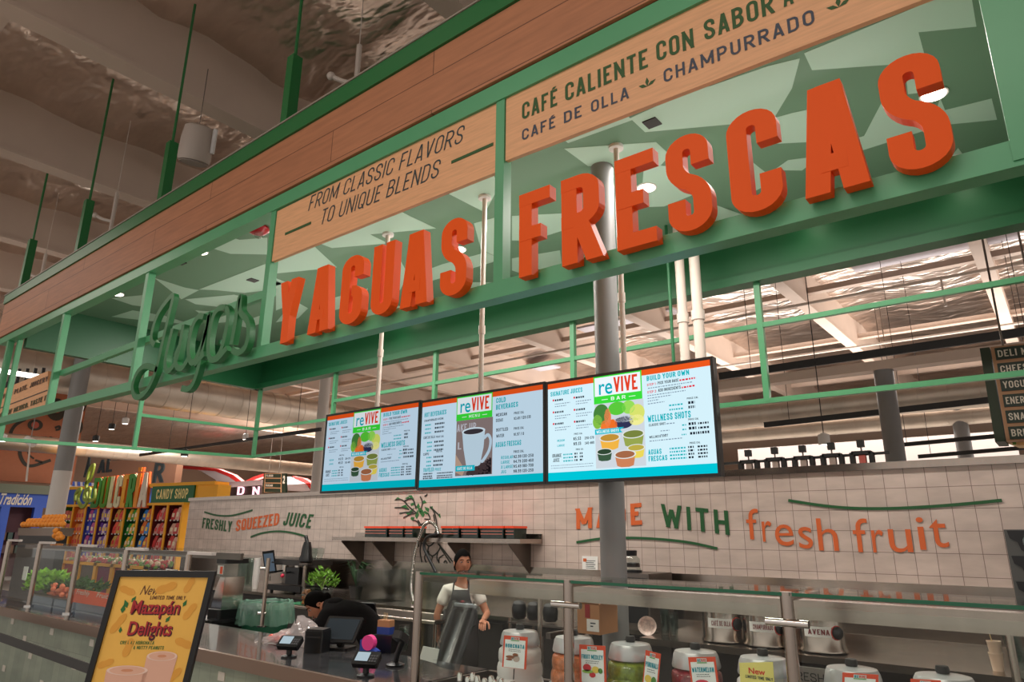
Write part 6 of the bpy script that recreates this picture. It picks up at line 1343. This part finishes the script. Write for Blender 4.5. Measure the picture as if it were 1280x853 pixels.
for k in range(10):
    s0 = k*BAY; t = thing('candy_shelf', 'yellow framed candy bay with %s back panel' % nm[k], 'shelf', A0+U*s0, 'candy shelf bays')
    cbox(s0+.04, s0+BAY-.04, -.16, -.13, 0, H).build('back_panel', M('bay_%d_%d_%d' % cols[k], cols[k], .6), t); cbox(s0-.04, s0+.04, .21, .25, 0, H).build('upright', YEL, t); cbox(s0-.01, s0+.025, -.16, .21, 0, H).build('divider', M('bay_%d_%d_%d' % cols[k], cols[k], .6), t)
    if k == 9: cbox(s0+BAY-.04, s0+BAY+.04, -.16, .25, 0, H).build('upright', YEL, t)
    for z in (.35, .8, 1.25, 1.7, 2.15):
        sb = cbox(s0+.05, s0+BAY-.05, -.13, .14, z-.03, z).build('shelf_board', M('bay_%d_%d_%d' % cols[k], cols[k], .6), t)
        mb = MB()
        for j in range(4): c = A0+U*(s0+.1+j*(BAY-.2)/3)+N*.143+UZ*(z-.02); mb.prism([c-U*.03-UZ*.02, c+U*.03-UZ*.02, c+U*.03+UZ*.03, c-U*.03+UZ*.03], N*.004)
        mb.build('price_tags', PAPER, sb)
    for r_i, z in enumerate((.8, 1.25, 1.7, 2.15)):
        wn = ('lowest visible', 'second', 'third', 'top')[r_i]; n = 3 if k % 2 else 4
        for j in range(n):
            w = (BAY-.1)/n; a = s0+.06+j*w; h = random.uniform(.32, .41); lean = .09 if k >= 5 else .0; col = packs[k][(j+r_i) % 2]
            c = A0+U*(a+w*.46)+N*random.uniform(.06, .08)+UZ*z
            pts = [c-U*w*.47-N*.05, c+U*w*.47-N*.05, c+U*w*.47+N*.05, c-U*w*.47+N*.05]
            mb = MB(); top = U*lean
            q0 = pts; q1 = [p+UZ*h*.5+top*.5+N*.012 for p in pts]; q2 = [p+UZ*h+top for p in ((c-U*w*.4-N*.02), (c+U*w*.4-N*.02), (c+U*w*.4+N*.02), (c-U*w*.4+N*.02))]
            mb.add(q0+q1+q2, [[0, 1, 2, 3], [8, 9, 10, 11]]+[[b_*4+i, b_*4+(i+1) % 4, b_*4+4+(i+1) % 4, b_*4+4+i] for b_ in (0, 1) for i in range(4)])
            o = tag(mb.build('candy_pack', M('pack_%d_%d_%d' % col, col, .4)), 'candy pack on the %s shelf of the %s bay' % (wn, nm[k]), 'candy', 'candy packs, %s shelf, %s bay' % (wn, nm[k]))
            l = MB().prism([p+N*.064+UZ*h*.25+top*.3 for p in (c-U*w*.25, c+U*w*.25)]+[p+N*.066+UZ*h*.6+top*.5 for p in (c+U*w*.25, c-U*w*.25)], N*.006).build('wrapper_label', M('pack_label_%d' % (k % 3), ((240, 226, 200), (250, 210, 90), (220, 60, 60))[k % 3], .5), o)
t = thing('candy_header', 'yellow and blue header board over the candy bays', 'sign', A0+UZ*H)
cbox(-.1, LW+.1, -.3, .3, H, H+.08).build('lower_band', YEL, t); cbox(-.1, LW*.69, -.25, .2, H+.08, H+.62).build('blue_panel', M('header_blue', (36, 84, 190), .5), t); cbox(-.1, LW+1.4, -.3, .28, H+.62, H+.72).build('upper_band', YEL, t)
for k in range(8): cbox(k*BAY-.03, k*BAY+.03, .2, .24, H+.08, H+.62).build('divider', YEL, t)
def onbay(px, dn=.36):
    d = fw+rt*((px-640)/FPX)-upv*((625-426.5)/FPX); t_ = (A0+N*dn-CAM).dot(N)/d.dot(N); return (CAM+d*t_-A0).dot(U)
gp = cbox(onbay(188.5, .26), onbay(241, .26), -.2, .26, H+.08, H+.66).build('shop_sign', M('shop_green', (26, 104, 58), .5), t)
mb = MB(); O = A0+U*onbay(194.5, .268)+N*.268+UZ*(H+.2); write(mb, 'CANDY SHOP', O, U, UZ, .32, onbay(234, .268)-onbay(194.5, .268), t=.18, w=.55); mb.build('shop_lettering', M('shop_cream', (240, 224, 150), .5), gp)
cbox(LW+.2, LW+1.5, -.3, .2, H+.1, H+.62).build('yellow_panel', YEL, t)
t = thing('dulceria_sign', 'tall multicoloured letters spelling la dulcería above the candy bays', 'sign', A0+U*2+N*.3+UZ*H)
y0_ = H+.02; dcols = [(60, 140, 60), (90, 150, 50), (225, 220, 190), (225, 220, 190), (240, 170, 50), (70, 150, 60), (240, 150, 40), (226, 214, 196)]
xs_ = [117.5, 128, 138, 145.5, 154, 161, 170.5, 176, 187]
for i, ch in enumerate('DULCERÍA'):
    f0 = onbay(xs_[i]-3.5); f1 = onbay(xs_[i+1]-3.5)-.05
    lh = 1.05+.015*i; wk = (f1-f0)/lh; O = A0+U*f0+N*.36+UZ*(y0_-.08); mb = MB(); write(mb, ch, O-N*.05-U*.02-UZ*.03, U, UZ, lh+.06, f1-f0+.04, t=.17, w=wk, rad=.12, ext=-N*.08); mb.build('letter_return', M('letter_orange_edge', (230, 100, 40), .5), t)
    mb = MB(); write(mb, ch, O, U, UZ, lh, f1-f0, t=.135, w=wk, rad=.12, ext=-N*.04); mb.build('letter', M('dulce_%d_%d_%d' % dcols[i], dcols[i], .5), t)
zl_ = lambda x, y: (0+x/3.9875, 426+y/3.9875)
sc = [[(370, 800), (375, 760), (400, 740), (385, 790), (405, 830), (430, 800), (425, 740), (440, 650), (465, 620), (450, 680), (420, 720)], [(440, 800), (415, 790), (420, 750), (445, 740), (440, 790), (465, 790), (470, 740)]]
ya = (A0.y+U.y*1.2+N.y*.5); mb = MB()
for pl in sc:
    q = [P(*zl_(*p), Y=ya) for p in pl]; stroke3(mb, smooth2([Vector((p.x, p.z)) for p in q], 5), (0, ya, 0), UX, UZ, .11, (0, .06, 0))
mb.build('script_word', M('script_lime', (150, 170, 60), .5), t)
# blue stand named tradición
XT = -33.2
t = thing('blue_stand', 'blue stand with the word tradición in white script', 'stand', P(30, 640, X=XT))
a, b = P(-10, 645, X=XT), P(47, 645, X=XT); z1, z0_ = P(20, 617, X=XT).z, P(20, 634, X=XT).z
BLU = M('stand_blue', (40, 84, 186), .5)
MB().box((XT-1, a.y-2, z0_), (XT, b.y+.3, z1)).build('fascia', BLU, t); MB().box((XT-1.2, a.y-2, z1), (XT+.1, b.y+.4, z1+.35)).build('roof_edge', M('stand_grey_green', (110, 120, 104), .6), t); MB().box((XT-3, a.y-2, 0), (XT-.6, b.y+.2, z0_)).build('back_wall', M('stand_plum', (70, 34, 44), .7), t)
for py_ in (a.y+.4, b.y): MB().box((XT-.25, py_-.15, 0), (XT, py_+.15, z0_)).build('pillar', BLU, t)
o_ = P(-1, 630.5, X=XT+.02); e_ = P(39, 631.5, X=XT+.02); u = (e_-o_).normalized(); font('script_word', 'Tradición', o_, u, UZ, .42, M('script_white', (220, 215, 200), .5), t, width=(e_-o_).length, shear=.35, bold=.02)
for i in range(14):
    y_ = a.y+(b.y-a.y)*(i+.5)/14; z_ = (.9, 1.4)[i % 2]; tag(MB().box((XT-.5, y_-.08, z_), (XT-.3, y_+.08, z_+.3)).build('dim_package', M('dim_pack_%d' % (i % 3), ((70, 40, 50), (40, 70, 66), (90, 60, 40))[i % 3], .5)), 'dim package on the %s row inside the blue stand' % ('lower', 'upper')[i % 2], 'package', 'packages in the blue stand, %s row' % ('lower', 'upper')[i % 2])
q = [P(x, y, X=-36) for x, y in ((58, 612), (78, 601), (118, 604), (118, 616), (62, 618))]
t = thing('striped_awning', 'blue and white striped awning behind the round column', 'awning', q[0]); MB().prism(q, (-.6, 0, 0)).build('canvas', M('awning_white', (210, 205, 205), .7), t)
for k in range(6): x = 76+7*k; q = [P(xx, yy, X=-35.95) for xx, yy in ((x, 601+.07*(x-76)), (x+3.5, 601.3+.07*(x-76)), (x+3.5, 608), (x, 607.5))]; MB().prism(q, (-.02, 0, 0)).build('stripe', BLU, t)
# distant wall letters and arches
yD = 15
t = thing('distant_sign', 'large grey capitals on a pink wall behind the candy letters', 'sign', P(150, 610, Y=yD)); a, b = P(103, 625, Y=yD), P(223, 566, Y=yD); MB().box((a.x, yD, 0), (b.x, yD+.3, b.z)).build('board', M('pink_wall', (196, 150, 124), .8), t)
for s_, x0, x1, y0p, y1p in (('A', 104, 110, 597, 571), ('AL', 121, 138, 592, 576), ('R', 190, 202, 604, 579)):
    p, q = P(x0, y0p, Y=yD-.05), P(x1, y0p, Y=yD-.05); mb = MB(); write(mb, s_, p, UX, UZ, P(x0, y1p, Y=yD).z-P(x0, y0p, Y=yD).z, q.x-p.x, t=.18, w=.6, ext=(0, .05, 0)); mb.build('letter', M('dist_letter', (70, 86, 92), .6), t)
za2 = lambda x, y: (200+x/5.818, 500+y/5.818)
for lab, red, white in (('red and white arch behind the neon letters', [(140, 478), (290, 488), (420, 503), (530, 545), (600, 600), (680, 560), (760, 535), (760, 555), (690, 580), (620, 625), (590, 622), (500, 560), (400, 520), (140, 500)], [(240, 500), (400, 520), (500, 560), (590, 622), (590, 640), (450, 640), (400, 580), (300, 520)]),
        ('red and white arch right of the small aisle sign', [(960, 555), (1040, 570), (1090, 600), (1112, 650), (1095, 650), (1060, 610), (980, 575)], [(920, 560), (980, 575), (1060, 610), (1095, 660), (1000, 665), (930, 660)])):
    yA = 24.6; t = thing('arch_band', lab, 'arch', P(*za2(*red[0]), Y=yA), 'red and white arches'); MB().prism([P(*za2(*p), Y=yA) for p in red], (0, .3, 0)).build('red_band', M('arch_red', (176, 26, 24), .6), t); MB().prism([P(*za2(*p), Y=yA+.05) for p in white], (0, .3, 0)).build('white_band', M('arch_white', (190, 184, 190), .6), t)
    del t['group']
t = thing('neon_sign', 'pink white neon capitals seen over the left end of the tiled wall', 'sign', P(300, 612, Y=24)); a, b = P(262, 630, Y=24.1), P(327, 600, Y=24.1); MB().box((a.x, 24.1, 0), (b.x, 24.2, b.z)).build('dark_board', M('neon_board', (60, 40, 40), .7), t)
for ch, x0, x1 in (('S', 263, 268), ('A', 280, 285), ('D', 296, 304), ('N', 315, 323)):
    p, q = P(x0, 619, Y=24), P(x1, 619, Y=24); mb = MB(); write(mb, ch, p, UX, UZ, P(x0, 609, Y=24).z-p.z, q.x-p.x, t=.14, w=.6, ext=(0, .05, 0)); mb.build('neon_letter', EM('neon_pink', (255, 190, 205), 2.2), t)
def aisle(c0, y, label, rows, num=None, side=True):
    tl, tr, br, bl = [P(*c, Y=y) for c in c0]; t = thing('aisle_sign', label, 'sign', bl); u = (tr-tl).normalized(); v = (tl-bl).normalized(); W, H_ = (tr-tl).length, (tl-bl).length
    MB().prism([tl, tr, br, bl], (0, .12, 0)).build('board', M('sign_wood', (168, 126, 92), .6), t); A_ = lambda a, b: bl+u*(a*W)+v*(b*H_)-UY*.012
    n = len(rows)
    for i, s_ in enumerate(rows):
        z1 = 1-(i+.12)/n; z0 = 1-(i+.9)/n; s = MB().prism([A_(.06, z0), A_(.97, z0), A_(.97, z1), A_(.06, z1)], (0, .011, 0)).build('slat', M('slat_green', (22, 40, 28), .5), t)
        if s_: mb = MB(); write(mb, s_, A_(.1, z0+.22*(z1-z0))-UY*.002, u, v, (z1-z0)*H_*.56, min(.85, .085*len(s_))*W, t=.15, w=.5); mb.build('lettering', M('sign_cream', (205, 196, 180), .6), s)
    MB().prism([tl-u*.1, tl-u*.01, bl-u*.01, bl-u*.1], (0, .5, 0)).build('side_board', M('sign_dark_side', (40, 52, 34), .6), t)
    for a in (.2, .8): MB().cyl(A_(a, 1)+UY*.05, Vector((A_(a, 1).x, A_(a, 1).y+.05, ZR-.22)), .012, n=6).build('hanger', STEELD, t)
    if num: mb = MB(); p = tr+UY*.02; bb = MB().prism([tr, tr+u*W*.22, br+u*W*.22, br], (0, .1, 0)).build('number_board', M('slat_green', (22, 40, 28), .5), t); write(mb, num, br+u*W*.06-UY*.01+v*H_*.45, u, v, H_*.4, W*.12, t=.2, w=.55); mb.build('number', M('sign_cream', (205, 196, 180), .6), bb)
    return t
aisle([(1238, 434), (1318, 425), (1330, 548), (1258, 552)], 9, 'hanging directory sign listing deli meat and yogurt at the right edge', ['DELI MEAT', 'CHEESE', 'YOGURT', 'ENERGY DRINK', 'SNACK', 'BREAD'])
aisle([(331, 592), (352, 592), (352, 616), (330, 616)], 18, 'small aisle sign with number 2 over the far tiled wall', ['FLOUR', '', 'SUGAR', ''], '2')
aisle([(1118, 578), (1129, 577), (1131, 590), (1120, 591)], 20, 'small aisle sign with number 3 right of the grey column', ['', '', ''], '3')
t = thing('hanging_price_sign', 'cream and green board under the directory sign', 'sign', P(1262, 556, Y=9.2)); MB().prism([P(x, y, Y=9.2) for x, y in ((1254, 550), (1300, 548), (1300, 556), (1272, 557))], (0, .3, 0)).build('board', M('cream_board', (226, 190, 130), .6), t); MB().prism([P(x, y, Y=9.18) for x, y in ((1265, 549), (1270, 549), (1270, 556), (1266, 556))], (0, .02, 0)).build('green_stripe', M('stripe_green', (90, 140, 50), .6), t)
struct(MB().box((-12, 11.7, P(1105, 458, Y=11.6).z-.02), (8, 11.95, P(1105, 448, Y=11.6).z)).build('ceiling_girder', BEAM))
# row of black clamps on a bar behind the tiled wall
yk = 8.6; t0 = None
p, q = P(905, 580, Y=yk), P(1112, 566, Y=yk); zt = (p.z+q.z)/2; tag(MB().bar(p, q, .03, .03).build('clamp_bar', BLACKM), 'thin black bar running through the row of clamps', 'bar')
for i, (px, py) in enumerate(((936, 580), (969, 577), (1004, 575), (1040, 572), (1077, 569))):
    c = P(px, py-3, Y=yk); t = thing('bar_clamp', 'black two legged clamp over the tiled wall, %s from the screens' % ('first', 'second', 'third', 'fourth', 'fifth')[i], 'clamp', c, 'black clamps'); s = .1
    MB().box((c.x-s, yk-.05, c.z-.025), (c.x+s, yk+.05, c.z+.015)).build('bridge', BLACKM, t)
    for sx in (-1, 1): MB().box((c.x+sx*s-.022, yk-.05, c.z-.26), (c.x+sx*s+.022, yk+.05, c.z)).build('leg', BLACKM, t)
    MB().box((c.x-.03, yk-.03, c.z-.24), (c.x+.04, yk+.03, c.z-.03)).build('label_strip', M('clamp_label_%d' % (i == 4), (190, 90, 80) if i == 4 else (170, 150, 140), .5), t); MB().box((c.x-.035, yk-.035, c.z+.06), (c.x+.035, yk+.035, c.z+.14)).build('top_knob', BLACKM, t); MB().cyl((c.x, yk, c.z+.02), (c.x, yk, c.z+.06), .01, n=6).build('knob_pin', STEELD, t)
struct(MB().box((-9, 24, 1.5), (-1, 24.2, HC+.125*24)).build('wall_grey', M('grey_far_panel', (150, 140, 136), .8)))

# ------------------------------------------------------------------ glass food case at the left end of the counter
g = thing('food_case', 'glass food display case with steel posts at the left end of the counter', 'display case', (-10, 3.2, ZCT))
yc = 3.2; xp = [P(7, 700, Y=yc).x, P(44, 715, Y=yc).x, P(92, 725, Y=yc).x, P(157, 700, Y=yc).x, P(233, 720, Y=yc).x]; ztc = HC-.045*yc
for i, x in enumerate(xp):
    z_ = HC-(.040+.018*i/4)*yc; p_ = MB().cyl((x, yc, ZCT), (x, yc, z_), .028, n=14).build('post', STEEL, g, smooth=True); MB().lathe((x, yc, ZCT), [(.05, 0), (.05, .015)], 14).build('foot', CHROME, p_); MB().box((x, yc-.02, z_-.0), (x+.42, yc+.02, z_+.025)).build('top_clip', M('clip_silver', (205, 195, 188), .3, .6), p_)
for a, b in zip(xp[:-1], xp[1:]): MB().box((a+.04, yc-.004, ZCT+.03), (b-.04, yc+.004, ztc-.05)).build('front_pane', GL1, g)
MB().box((xp[0], yc+.02, ztc-.02), (xp[-1], yc+.5, ztc-.01)).build('top_pane', GL1, g); MB().box((xp[0]-1, yc+.5, ztc-.1), (xp[-1], yc+.53, ztc-.04)).build('rear_rail', STEELD, g)
def inside(px, py, y=3.55): return P(px, py, Y=y)
def tray(px0, px1, py, y, label, col=(120, 132, 150)):
    a, b = P(px0, py, Y=y), P(px1, py, Y=y); t = thing('food_tray', label, 'tray', (a.x, y, ZCT), 'food trays'); MB().box((a.x, y, ZCT+.002), (b.x, y+.3, ZCT+.09)).build('pan', M('tray_%d' % col[0], col, .35), t); MB().box((a.x-.015, y-.015, ZCT+.085), (b.x+.015, y+.315, ZCT+.1)).build('rim', STEELD, t); return a, b
tray(38, 66, 748, 3.4, 'grey tray under the lettuce'); tray(67, 92, 756, 3.4, 'grey tray under the carrots'); tray(94, 137, 764, 3.4, 'blue grey tray before the orange tag')
c = P(56, 738, Y=3.55); c.z = ZCT+.1; veg(c, .2, .24, 'pale green frilly lettuce in the glass food case', 260, (150, 200, 70), 'lettuce', 'lettuce', .1)
c = P(98, 732, Y=3.75); c.z = ZCT+.1; veg(c, .3, .14, 'dark green herbs behind the carrots in the glass case', 200, (60, 100, 40), 'herb_bunch', 'herbs', .09)
for i in range(11):
    px = 68+(i % 4)*6+random.uniform(-1, 1); c = P(px, 750, Y=3.5); z_ = ZCT+.125+.045*(i//4); c = Vector((c.x, 3.46+.05*(i % 2), z_)); d = Vector((random.uniform(.7, 1), random.uniform(-.5, .5), random.uniform(-.05, .1))).normalized()
    MBc = MB().lathe(c-d*.1, [(.006, 0), (.02, .03), (.028, .13), (.03, .19), (.012, .2)], 10, d).build('carrot', M('carrot_orange', (226, 118, 78), .5), smooth=True); tag(MBc, 'orange carrot in the pile right of the lettuce', 'carrot', 'carrots in the glass case')
q = [P(x, y, Y=3.3) for x, y in ((92, 736), (138, 743), (136, 760), (91, 753))]; t = thing('case_tag', 'long orange tag with white script in the food case', 'sign', q[3]); MB().prism(q, (0, .01, 0)).build('plate', M('tag_orange', (232, 84, 34), .5), t)
u = (q[1]-q[0]).normalized(); v = UZ
for s_, a, w in (('Freshly', .06, .38), ('Fruit', .62, .3)): font('lettering', s_, q[3]+u*((q[1]-q[0]).length*a)+UZ*.09-UY*.004, u, v, .05, M('script_white', (220, 215, 200), .5), t, width=(q[1]-q[0]).length*w, shear=.3)
p = P(31, 717, Y=3.3); t = tag(MB().box((p.x-.07, 3.3, p.z-.08), (p.x+.07, 3.306, p.z+.08)).build('price_note', PAPER), 'small white note stuck inside the food case', 'note')
# bulk candy bins seen through the case
y = 6.8
for i, (x0, x1) in enumerate(((76, 97), (97, 118), (118, 139), (139, 160), (160, 181))):
    a, b = P(x0, 712, Y=y), P(x1, 712, Y=y); zt = 1.08; t = thing('candy_bin', 'yellow framed bulk candy bin, %s from the left' % ('first', 'second', 'third', 'fourth', 'fifth')[i], 'bin', (a.x, y, 0), 'bulk candy bins')
    MB().box((a.x, y, zt-.06), (b.x, y+.06, zt)).box((a.x, y, .4), (a.x+.07, y+.06, zt)).box((b.x-.07, y, .4), (b.x, y+.06, zt)).box((a.x, y, .62), (b.x, y+.06, .68)).build('frame', YEL, t); MB().box((a.x+.02, y+.05, 0), (b.x-.02, y+.7, zt-.08)).build('box', M('bin_%d' % (i % 3), ((150, 30, 40), (90, 80, 70), (120, 30, 80))[i % 3], .6), t)
    mb = [MB(), MB(), MB()]
    for k in range(100): mb[k % 3].ball((random.uniform(a.x+.05, b.x-.05), random.uniform(y+.08, y+.6), zt-.05+random.random()*.13), .045, 7, 5)
    for k, c_ in enumerate(((190, 50, 40), (220, 190, 150), (110, 150, 50))): mb[k].build('sweets', M('sweets_%d' % k, c_, .4), t, kind='stuff')
# pile of oranges on a dark box
y = 5.2; a, b = P(24, 672, Y=y), P(72, 674, Y=y); zt = P(45, 659, Y=y).z
t = thing('display_box', 'black steel display box carrying the oranges', 'box', (a.x, y, 0)); MB().box((a.x, y, 0), (b.x, y+.16, zt-.17)).build('case', BLACKM, t); MB().prism([(a.x-.05, y-.02, zt-.17), (b.x+.05, y-.02, zt-.17), (b.x+.12, y-.02, zt-.02), (a.x-.1, y-.02, zt-.02)], (0, .24, 0)).build('steel_top', STEEL, t)
for r in range(3):
    n = (12, 10, 6)[r]
    for k in range(n):
        st_ = (P(80, 655, Y=y).x-P(26, 655, Y=y).x)/12; x = P(26, 655, Y=y).x+st_*(k+(0, .5, 4)[r]); pos = Vector((x, y+.05+.06*r, zt+.05+.07*r)); o = tag(MB().ball(pos, .058, 14, 10).build('orange', M('orange_peel', (240, 150, 48), .5, bump=.1, bscale=300), smooth=True), 'orange in the row heaped on the black display box', 'orange', 'oranges on the display box')
for k, (px, py) in enumerate(((70, 664), (74, 668), (69, 670), (73, 673), (77, 672))): c = P(px, py, Y=5.15); tag(MB().ball(c, .055, 14, 10).build('orange', M('orange_peel', (240, 150, 48), .5), smooth=True), 'orange at the spill beside the black display box', 'orange', 'oranges beside the display box')
